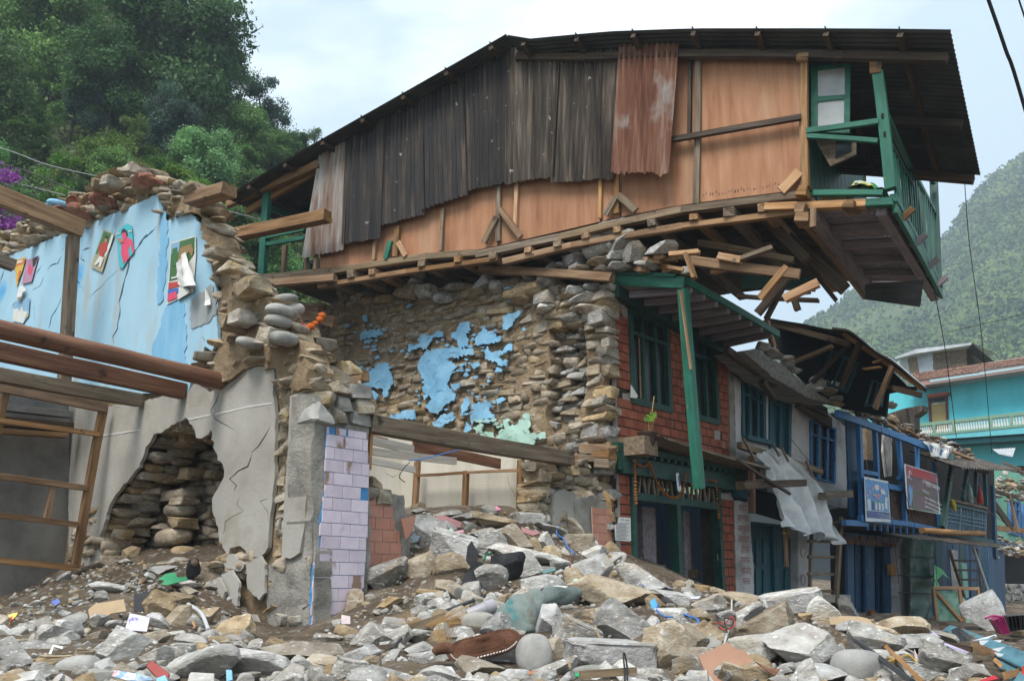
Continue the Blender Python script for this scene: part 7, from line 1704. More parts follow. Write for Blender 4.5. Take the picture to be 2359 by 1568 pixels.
def bottle(name,label,cat,pl,u,v0,v1,wpx,m,off,prof):
    p0,p1=pl.at(u,v1,off),pl.at(u,v0,off); h=(p1-p0).length; d=(p0-EYE).length; r0=wpx*d/FPX/2; V,F=[],[]
    for (t,q)in prof:
        for k in range(14):a=2*math.pi*k/14; V.append(p0+UP*h*t+Vector((math.cos(a),math.sin(a),0))*r0*q)
    for i in range(len(prof)-1):
        for k in range(14):F.append((i*14+k,i*14+(k+1)%14,(i+1)*14+(k+1)%14,(i+1)*14+k))
    F +=[tuple(reversed(range(14))),tuple(range(14*(len(prof)-1),14*len(prof)))]
    return tag(mk(name,V,F,m,smooth=True,sharp=50),label,cat)
bprof=[(0,.85),(.04,1),(.62,1),(.78,.7),(.86,.4),(.96,.4),(1,.3)]
bottle('bottle','red plastic bottle hanging on the teal balcony post','bottle',TPn,2259,1123,1160,12,flat('red_plastic',(.45,.025,.02),.35),.05,bprof)
bottle('bottle','grey green bottle hanging on the teal balcony','bottle',TPn,2236,1116,1158,12,flat('grey_green_plastic',(.22,.30,.30),.35),.05,bprof)
tube('yellow_cloth',[TPn.at(*q,.1)for q in [(2192,1150),(2197,1162),(2200,1175)]],[.03,.055,.03],flat('yellow_cloth_rag',(.55,.43,.03),bump=.6),None,sides=9); tag(bpy.data.objects['yellow_cloth'],'bright yellow cloth hung over the lattice rail','cloth')
tz=thing('printed_tarpaulin',FAC.at(2170,1045,.9),'white cloth banner scrap with black writing crumpled on the eave','cloth')
zs=[FAC.at(*p,.85)for p in [(2125,1015),(2195,1028),(2190,1058),(2148,1050)]]
def zf(s,t):return zs[0].lerp(zs[1],s).lerp(zs[3].lerp(zs[2],s),t)+FAC.n*(.03*math.sin(s*15+t*4))+UP*.04*mnoise.noise(Vector((s*5,t*4,2)))
surf('sheet',zf,24,12,m_paperw,tz)
for s,u,v,w_,h_ in (('उमा',2150,1032,16,9),('सला',2173,1030,22,9)):lay_text(s,m_ink,FAC,u,v,w_,h_,.905,tz,.25)
gt=[(2092,1238),(2150,1236),(2152,1300),(2152,1436),(2092,1440)]
def gtf(s,t):
    a=FAC.at(2092,1238+200*t,.25); b=FAC.at(2152,1236+200*t,.3); return a.lerp(b,s)+FAC.n*(.05*math.sin(s*9+t*3)+.08*math.exp(-((t-.48)/.06)** 2)*math.sin(s*3.1)+.04*mnoise.noise(Vector((s*4,t*8,3))))
tag(surf('green_tarpaulin',gtf,20,50,mat('dark_green_plastic',[(.008,.035,.026),(.014,.055,.042),(.03,.08,.065)],3,coord='World',rough=.4,bump=.4,bscale=9,rnd=0)),'dark green plastic sheet hanging as a curtain by the blue doors','tarpaulin')
for y,lb in ((1283,'upper'),(1326,'middle'),(1366,'lower')):
    tube('iron_bar',[FAC.at(2070,y-2,.35),FAC.at(2158,y+1,.4)],.012,m_wire); tag(bpy.data.objects['iron_bar' if y == 1283 else 'iron_bar.%03d' %(1 if y == 1326 else 2)],lb+' thin iron bar across the green plastic sheet','bar','iron bars across the green sheet')
gsc=thing('green_scrap',FAC.at(2165,1330,.45),'bright green plastic scrap blowing from a wire','plastic'); mk('sheet',[FAC.at(*p,.45+.04*i)for i,p in enumerate([(2152,1300),(2170,1310),(2188,1333),(2172,1322),(2158,1335),(2165,1350),(2153,1352)])],[(0,1,3,4),(1,2,3),(4,5,6),(0,4,6)],flat('bright_green',(.06,.38,.12),.4),gsc)
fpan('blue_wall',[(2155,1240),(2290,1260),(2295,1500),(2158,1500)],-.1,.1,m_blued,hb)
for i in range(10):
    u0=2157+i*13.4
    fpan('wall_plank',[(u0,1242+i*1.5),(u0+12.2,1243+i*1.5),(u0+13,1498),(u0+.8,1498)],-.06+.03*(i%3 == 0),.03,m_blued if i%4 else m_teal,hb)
fpan('white_pillar',[(2195,1265),(2206,1268),(2214,1390),(2204,1390)],.02,.2,m_white,hb); fpan('mint_pillar',[(2216,1295),(2227,1297),(2232,1375),(2222,1377)],.03,.2,flat('mint_paint',(.25,.47,.37)),hb)
nf=thing('screen_frame',FAC.at(2210,1450,1.2),'wooden frame with torn green netting standing in the street','frame')
NP=Plane(FAC.at(2210,1400,1.3),azi(75),(azi(165)))
if (EYE-NP.o).dot(NP.n)<0:NP.n=-NP.n
for a,b,h_ in [((2148,1353),(2255,1355),7),((2151,1355),(2160,1440),8),((2210,1356),(2222,1440),7),((2253,1356),(2264,1462),6),((2156,1362),(2216,1430),7),((2232,1448),(2260,1430),7),((2222,1452),(2264,1465),5)]:px_beam('bar',NP,a,b,.04,h_,m_wood,nf,seg=2)
m_net=mat('green_net',[(.10,.22,.16),(.20,.36,.28),(.32,.48,.40)],6,coord='World',bump=.5,rnd=0,alpha=.72)
panel('netting',NP,[(2153,1360),(2195,1357),(2215,1372),(2240,1395),(2260,1400),(2263,1455),(2160,1438)],-.03,.006,m_net,nf,grid=.1,wav=.03,rag=.01,step=.05)
l2=thing('ladder',FAC.at(2210,1385,.5),'second ladder, grey and steep, right of the net frame','ladder')
for a,b,h_ in [((2188,1268),(2222,1375),9),((2250,1262),(2262,1378),5)]:px_beam('rail',FAC,a,b,.05,h_,m_woodw,l2,off=.5,seg=2)
for v,u0,u1 in ((1290,2196,2254),(1312,2200,2256),(1334,2208,2258),(1356,2214,2260)):px_beam('rung',FAC,(u0,v),(u1,v+1),.05,4.5,m_woodd,l2,off=.5,seg=1)
tube('steel_pipe',[FAC.at(2238,1248,.9),FAC.at(2282,1378,1.1)],.035,m_cbright); tag(bpy.data.objects['steel_pipe'],'grey steel pipe leaning against the teal balcony','pipe')
px_thing('prop','dark thin prop leaning right of the steel pipe','prop',None,FAC,(2283,1375),(2315,1425),.04,6,m_woodd,off=.9,seg=1)
fpan('far_doors',[(2270,1262),(2314,1268),(2318,1440),(2272,1420)],-.05,.05,m_blued,hb)
fh=thing('mint_house',FAC.at(2340,1250,0),'far mint green house with blue window frames above a rubble ledge','house')
fpan('mint_wall',[(2285,1075),(2480,1120),(2480,1290),(2290,1270)],-1.2,.2,flat('mint_wall_paint',(.22,.50,.36),.8),fh)
framed([(2328,1150),(2352,1155),(2352,1235),(2328,1228)],-1.1,m_blue,fh,bars=1,wd=4); framed([(2358,1160),(2400,1168),(2400,1245),(2358,1236)],-1.1,m_blue,fh,bars=1,wd=4)
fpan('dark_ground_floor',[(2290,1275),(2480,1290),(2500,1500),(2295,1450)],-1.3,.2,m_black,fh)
stone_course(FAC,P2(FAC,[(2318,1340),(2420,1345),(2420,1450),(2318,1440)]),-.6,[m_rock,m_wsg],fh,row=(.12,.2),ln=(.2,.5),depth=.4,limit=50,seed=77)
items=[]
for i in range(320):
    t=de.random(); u=2290+110*de.random(); v=(1255 if i%2 else 1120)+de.gauss(0,11 if i%2 else 14)+(u-2290)*.1; p=FAC.at(u,v,-.4+de.uniform(-.5,.5)); d=(p-EYE).length; s=de.uniform(4,13)*d/FPX
    B=Matrix.Rotation(R(de.gauss(10,22)),3,-FAC.n)@ Matrix.Rotation(de.uniform(0,6),3,UP)@ Matrix.Diagonal((s*1.6,s,s*.5)); items.append((LOW['angular'][i%8],np.array(B),tuple(p),i%3))
tag(joined_stones('roof_debris',items,None,mats=[m_rockl,m_wst,m_rock]),'stone debris heaped on the ledges of the far mint house','debris',kind='stuff')
for a,b,h_,m,lb in [((2285,1245),(2370,1262),6,m_blue,'thin blue beam under the far rubble ledge'),((2290,1215),(2359,1222),12,m_wood,'brown board before the mint house'),((2325,1140),(2345,1220),9,m_woodo,'orange post leaning on the mint house'),((2290,1160),(2330,1215),20,m_woodd,'dark board tilted before the mint house'),((2300,1105),(2365,1125),7,m_woodw,'grey plank on the upper ledge of the mint house'),((2295,1132),(2400,1160),8,m_woodd,'dark plank drooping below the upper ledge'),((2310,1065),(2350,1080),5,m_woodw,'stick under the awning end')]:
    px_thing('loose_plank',lb,'plank',None,FAC,a,b,.06,h_,m,off=-.3,seg=1)
# ---- turquoise building and roof shack
TQ=Plane(pt(2150,1000,44),azi(-46),-azi(44)); TQ.o.z=0
if (EYE-TQ.o).dot(TQ.n)<0:TQ.n=-TQ.n
tq=thing('turquoise_building',TQ.at(2200,1300),'turquoise building with brick parapet and white baluster balcony far behind','building')
def tp(name,pts,off,th,m,parent=tq,**k):return panel(name,TQ,pts,off,th,m,parent,**k)
tp('wall',[(2000,900),(2130,884),(2560,820),(2560,1060),(2040,1090),(2000,1080)],0,.4,m_turq,holes=[[(2137,912),(2182,905),(2186,992),(2142,998)]])
tp('lower_wall',[(2040,1060),(2560,1030),(2560,1400),(2040,1400)],-.3,.4,flat('red_brown_wall',(.26,.065,.04),.9))
tp('soffit',[(2085,878),(2115,872),(2560,800),(2560,824),(2120,888)],1.0,1.1,flat('pink_soffit',(.40,.25,.22),.9))
tp('soffit_panel',[(2140,874),(2359,842),(2359,848),(2145,880)],1.02,.05,flat('pale_blue_panel',(.42,.55,.58),.8))
pq=P2(TQ,[(2100,862),(2200,846),(2560,790),(2560,806),(2110,876)],1.05)
slab('mortar_bed',TQ,pq,1.03,.3,m_white,tq); brick_rows(TQ,pq,1.06,mat('parapet_brick',[(.20,.09,.06),(.30,.15,.11),(.36,.24,.19)],3,coord='World',rnd=.2,bump=.3),tq,.085,.26,.025,.06)
wf=tp('door_frame',[(2137,912),(2182,905),(2186,992),(2142,998)],.06,.1,flat('maroon_frame',(.10,.035,.035)),holes=[[(2142,918),(2177,912),(2181,990),(2147,994)]])
tp('door',[(2142,932),(2179,927),(2182,990),(2147,994)],-.02,.05,flat('ochre_door',(.42,.30,.13),.8),wf); tp('fanlight',[(2142,918),(2177,912),(2178,924),(2143,929)],-.02,.05,flat('dark_fanlight',(.02,.03,.04),.2),wf)
tp('canopy',[(2134,909),(2180,902),(2181,907),(2136,915)],.5,.5,flat('red_canopy',(.34,.07,.04),.8))
m_rg=flat('balcony_sage_paint',(.20,.33,.24),.8)
px_beam('balcony_rail',TQ,(2110,980),(2560,930),.15,8,m_rg,tq,off=1.2,seg=1,warp=0); px_beam('balcony_kerb',TQ,(2115,1004),(2560,960),.15,6,m_rg,tq,off=1.2,seg=1,warp=0)
tp('balcony_slab',[(2118,1002),(2560,958),(2560,985),(2150,1012)],1.25,1.2,flat('pale_turquoise',(.14,.48,.54),.8)); tp('slab_band',[(2110,1019),(2560,990),(2560,1000),(2120,1028)],1.1,1.1,flat('dark_turquoise',(.03,.15,.17),.8))
bq=[]
for k in range(54):
    t=k/53; u=2118+t*240+90*t*t; top=983-(u-2112)*.108; bot=1003-(u-2115)*.097
    bottle('baluster',None,None,TQ,u,top,bot,4.6+t*1.2,m_white if 0 else flat('baluster_white',(.62,.62,.58),.8),1.2,[(0,.9),(.1,.5),(.35,1),(.6,.45),(.85,.8),(1,.5)])
    o=bpy.data.objects[-1]if 0 else None
for o in [o for o in bpy.data.objects if o.name.startswith('baluster')and o.parent is None and o.data and 'balcony' not in o.name]:
    if 'label' in o:del o['label']
    Mw=WM[o.name]; o.parent=tq; o.matrix_parent_inverse=WM[tq.name].inverted(); o.matrix_basis=Mw
for u in (2152,2196,2283,2330):v=983-(u-2112)*.108; tp('balcony_pier',[(u-3,v-4),(u+3,v-4),(u+3,v+24),(u-3,v+24)],1.28,.15,m_rg)
sk=thing('roof_shack',TQ.at(2170,860,-1),'plank and iron shack with a white iron roof on the turquoise building','shack')
for i,(p,m)in enumerate([([(2068,832),(2090,826),(2096,858),(2070,862)],m_white),([(2090,826),(2098,822),(2102,858),(2096,858)],m_woodw),([(2100,822),(2112,820),(2116,858),(2104,860)],m_wood),([(2112,820),(2148,812),(2152,853),(2118,858)],m_cbright)]):tp('side_panel',p,-1,.05,m,sk)
for k in range(7):
    for (a,b)in ((2149,2188),(2189,2226)):
        y=812+k*6.5; tp('plank',[(a,y-(a-2149)*.12),(b,y-(b-2149)*.12),(b,y+5.8-(b-2149)*.12),(a,y+5.8-(a-2149)*.12)],-1+rng.uniform(-.03,.03),.05,m_woodw,sk)
q=[TQ.at(2060,828,-.4),TQ.at(2236,792,-.4),TQ.at(2290,836,-3),TQ.at(2120,840,-3)]
mk('shack_inner',[TQ.at(2226,800,-1.05),TQ.at(2285,834,-3.0),TQ.at(2285,860,-3.0),TQ.at(2228,848,-1.05)],[(0,1,2,3)],m_woodd,sk)
aa=[TQ.at(2062,822,-.5),TQ.at(2110,804,-.5),TQ.at(2238,789,-.5)]; bb_=[TQ.at(2062,826,-.5),TQ.at(2110,814,-.5),TQ.at(2238,794,-.5)]
mk('roof_sheet',aa+bb_+[p-TQ.n*3.2 for p in aa],[(3,4,1,0),(4,5,2,1),(0,1,7,6),(1,2,8,7)],m_cbright,sk)
mk('roof_side',[TQ.at(2238,790,-.5),TQ.at(2292,834,-.8),TQ.at(2270,838,-2),TQ.at(2228,806,-1.2)],[(0,1,2,3)],m_cdark,sk)
bs=thing('bright_roof',TQ.at(2330,1040,2),'white corrugated roof piece at the right edge before the red wall','roof'); corrugated('iron_sheet',[TQ.at(2285,1034,5),TQ.at(2340,1031,5),TQ.at(2333,1052,6),TQ.at(2300,1045,6)],m_cbright,bs,out=UP,seed=4)
tag(panel('dark_shed',VC,[(2038,955),(2085,940),(2126,933),(2124,945),(2106,958),(2106,1000),(2045,985)],-6,.4,m_cdark),'small dark iron lean-to behind the slumped eave','shed')
# ---- wires
def wire(label,pts,rad,m=m_wire,group=None,n=6):return tag(tube('cable',catm(pts,n),rad,m,sides=5),label,'cable',group)
wire('thick black cable crossing the top right corner of the sky',[pt(2130,-420,7),pt(2270,-20,7.3),pt(2315,110,7.4),pt(2368,275,7.6),pt(2600,1100,8.5)],.014)
wire('thin black cable at the extreme top right corner',[pt(2180,-420,8),pt(2340,-20,8),pt(2362,45,8.2),pt(2700,1050,9)],.008)
wire('long thin wire hanging from the roof corner down to the right houses',[pt(2221,398,14),pt(2233,560,15),pt(2262,780,16),pt(2285,1045,17)],.006)
wire('thin wire hanging from the balcony corner to the street',[pt(2152,668,13.5),pt(2175,790,14.5),pt(2190,900,15),pt(2203,1006,16)],.006)
wire('faint wire crossing the far hill',[pt(2180,765,30),pt(2270,745,30),pt(2370,718,30),pt(2700,600,30)],.010)
wire('topmost pale cable across the hillside at left',[pt(-420,230,21),pt(-20,335,20),pt(110,380,19.5),pt(253,412,19)],.010,flat('grey_cable',(.25,.25,.25)))
wire('black cable across the hillside, middle of three at left',[pt(-420,270,21),pt(-20,372,20),pt(80,402,19.6),pt(178,443,19)],.014)
wire('lowest pale cable passing over the purple flowers',[pt(-420,320,21),pt(-20,408,20),pt(70,430,19.6),pt(150,450,19)],.009,flat('grey_cable',(.25,.25,.25)))
wire('pale cable running from the wall end towards the verandah',[pt(462,468,17),pt(540,490,17),pt(610,508,17)],.009,flat('grey_cable',(.25,.25,.25)))
wire('pair of thin cables behind the verandah, lower',[pt(510,560,17),pt(560,585,17),pt(600,598,17)],.008)
wire('reddish cable slanting across the banners down the street',[FAC.at(2135,1045,1.1),FAC.at(2220,1130,1.1),FAC.at(2330,1215,1.1),FAC.at(2370,1240,1.1)],.008,flat('red_cable',(.22,.07,.05)))
for i,(l,lb)in enumerate([([(1990,960),(1996,1060),(2002,1110)],'pale wire hanging before the first blue window'),([(2030,985),(2045,1100),(2055,1200),(2075,1380)],'thin wire hanging past the blue banner'),([(2048,1000),(2090,1150),(2120,1250),(2160,1350)],'thin slanting wire behind the net frame'),([(1822,1010),(1850,1045),(1880,1075),(1915,1078),(1925,1050)],'drooping wire between teal door and blue window'),([(2152,1235),(2158,1330),(2162,1410)],'black wire hanging in front of the net frame')]):
    wire(lb,[FAC.at(*q,.95)for q in l],.005,m_wire if i else flat('grey_cable',(.25,.25,.25)))
wire('blue wire looped along the lintel beam',[FAC.at(*q,.06)for q in q8([(465,45),(560,35),(660,10),(720,-5),(820,-30)])],.006,flat('blue_cable',(.05,.16,.45)))
wire('black wires dangling under the whitewashed boards',[FAC.at(*q,-.3)for q in q8([(470,60),(430,100),(400,160),(440,195)])],.005)
# ================================================================ things lying in the rubble
def gp(u,v,lift=.05):
    d=float(sight(np.array([(u,v)]))[0]); return d
def lay(name,label,cat,pts,m,slope=.9,near=0.0,thick=.02,wav=0.0,at=None,parent=None,group=None,grid=None):
    """piece lying on the heap: its outline keeps one sloping plane through the ground point"""
    cu=sum(p[0]for p in pts)/len(pts); cv=sum(p[1]for p in pts)/len(pts)
    d=(at or gp(cu,cv+8))-near
    c=pt(cu,cv,d); nrm_=Vector((0,-1,slope)).normalized()
    outp=[]
    for u,v in pts:
        r=ray(u,v); t=(c-EYE).dot(nrm_)/r.dot(nrm_); outp.append(EYE+r*t)
    ax=Vector((1,0,0)); ay=nrm_.cross(ax)
    P=[((p-c).dot(ax),(p-c).dot(ay))for p in outp]
    V,F=sheet2d(P,(),grid or .06)
    used=sorted({i for f in F for i in f}); ix={k:i for i,k in enumerate(used)}; n=len(used); W=[]
    for i in used:
        x,y=V[i]; W.append(c+ax*x+ay*y+nrm_*(wav*mnoise.noise(Vector((x*9,y*9,len(label))))))
    W +=[p-nrm_*thick for p in W]; Fr=[]
    for f in F:
        f=tuple(ix[i]for i in f); a,b,cc=(W[i]for i in f[:3]); Fr.append(f if (b-a).cross(cc-a).dot(nrm_)>0 else tuple(reversed(f)))
    E={(f[i],f[(i+1)%len(f)])for f in Fr for i in range(len(f))}
    Fa=list(Fr)+[tuple(i+n for i in reversed(f))for f in Fr]+[(b,a,a+n,b+n)for a,b in E if (b,a)not in E]
    o=mk(name,W,Fa,m,parent,smooth=bool(wav),sharp=40 if wav else None)
    return tag(o,label,cat,group)if parent is None else o
def rod(name,label,cat,a,b,wpx,m,near=.1,na=None,nb=None,round_=False,ht=None,mid=None,group=None):
    da,db=gp(a[0],a[1]+4)-near,gp(b[0],b[1]+4)-near
    if na is not None:da=na
    if nb is not None:db=nb
    p,q=pt(*a,da),pt(*b,db); r_=wpx*(da+db)/2/FPX
    if mid or round_:
        P=catm([p]+([pt(*mid,(da+db)/2)]if mid else [])+[q],5); return tag(tube(name,P,r_/2,m,sides=10),label,cat,group)
    return tag(beam(name,p,q,ht or r_*.6,r_,m,side=(EYE-p),seg=4,warp=.002),label,cat,group)
m_knit=mat('brown_woven_fibre',[(.055,.022,.012),(.12,.052,.030),(.17,.085,.052)],9,rnd=0,bump=1,bscale=60,bdist=.01)
hc=q8([(950,1330)])[0]; hd_=gp(hc[0],hc[1]+10)-.62
hat=thing('woven_hat',pt(hc[0],hc[1],hd_),'upturned brown woven hat with a pale stitched rim lying on a pale boulder','hat')
hc3=pt(*q8([(985,1325)])[0],hd_); s_=hd_/FPX
hx=Vector((math.cos(R(12)),.15,math.sin(R(12)))).normalized(); hn=Vector((.1,-.80,.62)); hn=(hn-hx*hn.dot(hx)).normalized(); hy=hn.cross(hx)
V,F,na_=[],[],120; prof_h=[(0,.30),(.15,.30),(.32,.27),(.5,.20),(.66,.10),(.8,.04),(.92,.0),(1.0,.03),(1.03,.0),(.98,-.05),(.85,-.05),(.6,.03),(.3,.16),(0,.2)]
ph_=prof_h; prof_h=[]
for (a0,b0),(a1,b1)in zip(ph_,ph_[1:]):
    for i in range(5):prof_h.append((a0+(a1-a0)*i/5,b0+(b1-b0)*i/5+(.012 if i%2 else -.012)))
for k,(q,h_)in enumerate(prof_h):
    for a in range(na_):
        t=2*math.pi*a/na_; w_=1+.06*math.sin(2*t+1)+.05*mnoise.noise(Vector((math.cos(t)*2,math.sin(t)*2,1)))
        rib=.004*0 ; x=math.cos(t)*q*245/3*s_*w_*1.0; y=math.sin(t)*q*100/3*s_*w_*1.05
        V.append(hc3+hx*x+hy*y+hn*(h_*.17+.012*math.sin(3*t)*q+(.0025 if a%2 else -.0025)))
for k in range(len(prof_h)-1):
    for a in range(na_):b=(a+1)%na_; F.append((k*na_+a,k*na_+b,(k+1)*na_+b,(k+1)*na_+a))
mk('hat_body',V,F,m_knit,hat,smooth=True)
rim_=[V[31*na_+a]+hn*.008 for a in range(62,118)]
for a in range(0,len(rim_)-2,2):tube('stitch',[rim_[a],rim_[a+1]],.004,m_paperw,hat,sides=4)
fp=catm([pt(*q,hd_-.02)for q in q8([(640,1375),(670,1350),(730,1340),(760,1370)])],4)
tube('brim_flap',fp,[.02+.012*math.sin(i/len(fp)*3)for i in range(len(fp))],m_knit,hat,sides=8)
m_sack=mat('faded_green_cloth',[(.075,.095,.09),(.125,.155,.145),(.165,.20,.185),(.15,.12,.09)],3.2,rnd=0,bump=.5,bscale=14,spots=((.055,.15,.15),5,.60,.05),spots2=((.19,.14,.10),3,.6,.12),bdist=.04)
def blob(name,pts,m,parent,wr=.035):
    """stuffed cloth body along a spine of (u, v, half-width px, distance)"""
    C=[(pt(u,v,d),r_*d/FPX)for u,v,r_,d in pts]; P=catm([c for c,_ in C],6); n=len(P); V,F=[],[]
    for i,p in enumerate(P):
        x=i/6; k=min(int(x),len(C)-2); r_=C[k][1]+(C[k+1][1]-C[k][1])*(x-k)
        dr=(P[min(i+1,n-1)]-P[max(i-1,0)]).normalized(); vw=(EYE-p).normalized(); sd=dr.cross(vw).normalized(); vv=sd.cross(dr)
        for a in range(28):
            t=2*math.pi*a/28; q=p+sd*math.cos(t)*r_+vv*math.sin(t)*r_*.62
            V.append(q+(q-p).normalized()*wr*(mnoise.noise(q*6)+.5*mnoise.noise(q*17))if r_>.01 else q)
    for i in range(n-1):
        for a in range(28):b=(a+1)%28; F.append((i*28+a,i*28+b,(i+1)*28+b,(i+1)*28+a))
    F +=[tuple(reversed(range(28))),tuple(range(28*(n-1),28*n))]
    return mk(name,V,F,m,parent,smooth=True)
sk_=thing('cloth_sack',pt(*q8([(1250,1150)])[0],6.6),'faded green stuffed cloth sack folded over the stones behind the hat','sack')
D1=gp(*q8([(1280,1180)])[0])-.35
blob('sack_body',[(*q8([(1240,1340)])[0],14,D1-.1),(*q8([(1215,1290)])[0],42,D1-.05),(*q8([(1190,1200)])[0],50,D1),(*q8([(1250,1110)])[0],42,D1+.1),(*q8([(1330,1030)])[0],30,D1+.25),(*q8([(1390,985)])[0],16,D1+.3)],m_sack,sk_)
blob('sack_end',[(*q8([(1380,1010)])[0],13,D1+.3),(*q8([(1450,985)])[0],19,D1+.3),(*q8([(1540,985)])[0],20,D1+.35),(*q8([(1620,965)])[0],12,D1+.4),(*q8([(1665,955)])[0],3,D1+.4)],m_sack,sk_,.02)
m_char=flat('charred_board',(.022,.022,.024),.7,bump=.6)
lay('charred_board','charred black board standing above the black block','board',q8([(870,640),(900,600),(950,690),(930,760),(880,830),(850,820)]),m_char,.2,.3)
lay('charred_board','bent black leather-like sheet left of the grey stone','sheet',q8([(850,830),(930,740),(1010,770),(990,860),(940,930),(960,960),(830,900)]),m_char,.3,.35,wav=.03)
lay('plywood_offcut','brown plywood offcut with splintered edge at lower right','plywood',q10([(110,1395),(305,1300),(390,1355),(415,1345),(505,1450),(560,1568),(200,1600)]),mat('bare_plywood',[(.22,.115,.075),(.30,.17,.115),(.34,.21,.15)],1.5,rnd=0,bump=.1,coord='World'),.9,.45,.012)
lay('torn_veneer','curled torn veneer piece right of the plywood offcut','veneer',q10([(500,1440),(600,1475),(680,1470),(640,1530),(590,1510)]),m_woodr,.8,.4,.006,.03)
lay('cardboard','torn cardboard sheets lying on the boulders','cardboard',q10([(1010,1140),(1090,1125),(1220,1115),(1280,1140),(1330,1190),(1240,1200),(1130,1180),(1020,1180)]),flat('cardboard_brown',(.37,.27,.17),.85),1.0,.35,.01,.04)
lay('cardboard','folded cardboard flap on the left soil slope','cardboard',q7([(610,1075),(655,1035),(855,1000),(872,1085),(770,1105),(660,1168),(620,1140)]),flat('cardboard_brown',(.37,.27,.17),.85),.8,.25,.012,.02)
lay('leaflet','white and purple printed leaflet on the left rubble','leaflet',q7([(900,1103),(1035,1125),(1015,1226),(860,1215)]),mat('purple_print',[(.5,.48,.58),(.6,.58,.66),(.18,.14,.42)],9,coord='World',rnd=0,lo=.45,hi=.62,bump=0),.6,.3,.003,.02)
lay('plastic_scrap','crumpled green plastic scrap near the shoe','plastic',q7([(1090,870),(1150,830),(1210,826),(1230,855),(1290,850),(1295,868),(1230,880),(1150,895),(1110,900),(1135,870)]),flat('green_plastic',(.03,.28,.12),.35,bump=.5),.7,.25,.004,.05)
lay('slate','dark upright slate slab on the left soil slope','slab',q7([(925,970),(1040,945),(1030,1010),(1000,1060),(985,1110),(925,1080)]),flat('dark_slate',(.05,.05,.055),.8,bump=.6),.3,.25,.05)
lay('plastic_case','small white edged plastic case at bottom left','case',q7([(335,1380),(365,1315),(438,1330),(430,1345),(372,1330),(352,1382)]),m_paperw,.6,.3,.01)
lay('carton','crushed red printed carton at bottom left','carton',q7([(1015,1475),(1050,1435),(1165,1500),(1150,1560),(1090,1545)]),flat('carton_red',(.33,.07,.06),.6,bump=.5),.8,.5,.02,.03)
lay('packet','pink and white packet scraps at the bottom left edge','packet',q7([(770,1535),(800,1500),(940,1505),(1000,1530),(1060,1568),(880,1568)]),mat('packet_print',[(.5,.1,.18),(.6,.55,.55),(.15,.3,.5),(.6,.58,.56)],7,coord='World',rnd=0,lo=.4,hi=.6,bump=.2),.8,.6,.006,.03)
lay('packet','blue and white foil scrap right of the pink packet','packet',q7([(940,1510),(1040,1545),(1060,1568),(940,1568)]),mat('foil_print',[(.15,.35,.38),(.45,.5,.5),(.2,.3,.42)],9,coord='World',rnd=0,lo=.4,hi=.6),.8,.55,.006,.03)
lay('blue_chip','pale blue painted chip beside the large pale boulder','plaster',q7([(1562,1490),(1600,1490),(1605,1560),(1565,1568)]),m_flake,.5,.5,.02)
lay('blue_chip','light blue plastic bit at the very bottom left','plastic',q7([(1080,1550),(1140,1525),(1160,1568),(1080,1568)]),m_flake,.8,.6,.01)
lay('blue_scrap','deep blue packet scrap on the left slope','packet',q7([(350,1020),(400,1000),(418,1020),(380,1045)]),flat('deep_blue',(.03,.08,.4),.4),.8,.15,.004,.02)
lay('blue_scrap','small blue carton piece lower on the left slope','carton',q7([(480,1170),(515,1148),(530,1180),(490,1205)]),flat('teal_card',(.04,.16,.28),.6),.8,.15,.01)
lay('gold_tinsel','gold and red tinsel scrap at the left edge','tinsel',q7([(-40,1180),(20,1140),(90,1110),(130,1102),(110,1135),(70,1160),(60,1200),(0,1235),(-40,1235)]),mat('gold_foil',[(.30,.03,.02),(.5,.32,.04),(.6,.45,.1)],30,coord='World',rnd=0,lo=.45,hi=.55,rough=.3,metal=.3),.8,.2,.01,.05)
rod('plastic_pipe','bent white plastic pipe on the left rubble','pipe',*q7([(1300,1038),(1440,1215)]),9,flat('pipe_white',(.52,.53,.54),.4),.3,mid=q7([(1390,1100)])[0],round_=True)
rod('plastic_trim','straight white plastic trim left of the pink pillar','trim',*q7([(1440,1262),(1615,1385)]),5,flat('pipe_white',(.52,.53,.54),.4),.25)
rod('trim_strip','white ribbed strip at the foot of the hat heap right side','strip',*q10([(340,990),(290,1305)]),4.5,flat('pipe_white',(.52,.53,.54),.4),.35,mid=q10([(335,1140)])[0],round_=True)
rod('black_pipe','black plastic pipe lying across the grey boulders','pipe',*q10([(1200,1290),(1590,1575)]),13,flat('black_plastic',(.035,.04,.045),.4),.62,round_=True)
rod('bamboo_stick','long yellow stick lying beside the black pipe','stick',*q10([(1270,1200),(1660,1575)]),9,m_woodo,.62)
rod('black_pipe','black pipe end sticking out right of the palm bristles','pipe',*q8([(680,1100),(1010,975)]),8,flat('black_plastic',(.035,.04,.045),.4),.3,round_=True)
rod('black_pipe','short black pipe end left of the hat','pipe',*q8([(345,1345),(420,1265)]),7,flat('black_plastic',(.035,.04,.045),.4),.25,round_=True)
rod('hewn_board','weathered splintered board left of the hat','board',*q8([(395,1235),(710,1125)]),20,m_woodw,.3)
rod('wooden_board','grey squared board in front of the broad flat slab','board',*q8([(1650,1525),(2035,1500)]),18,m_woodw,.6)
rod('wooden_lath','orange lath beside the flat slab on the left slope','lath',*q7([(1310,1100),(1350,1200)]),5,m_woodo,.25)
m_str=flat('straw',(.36,.22,.09),.8)
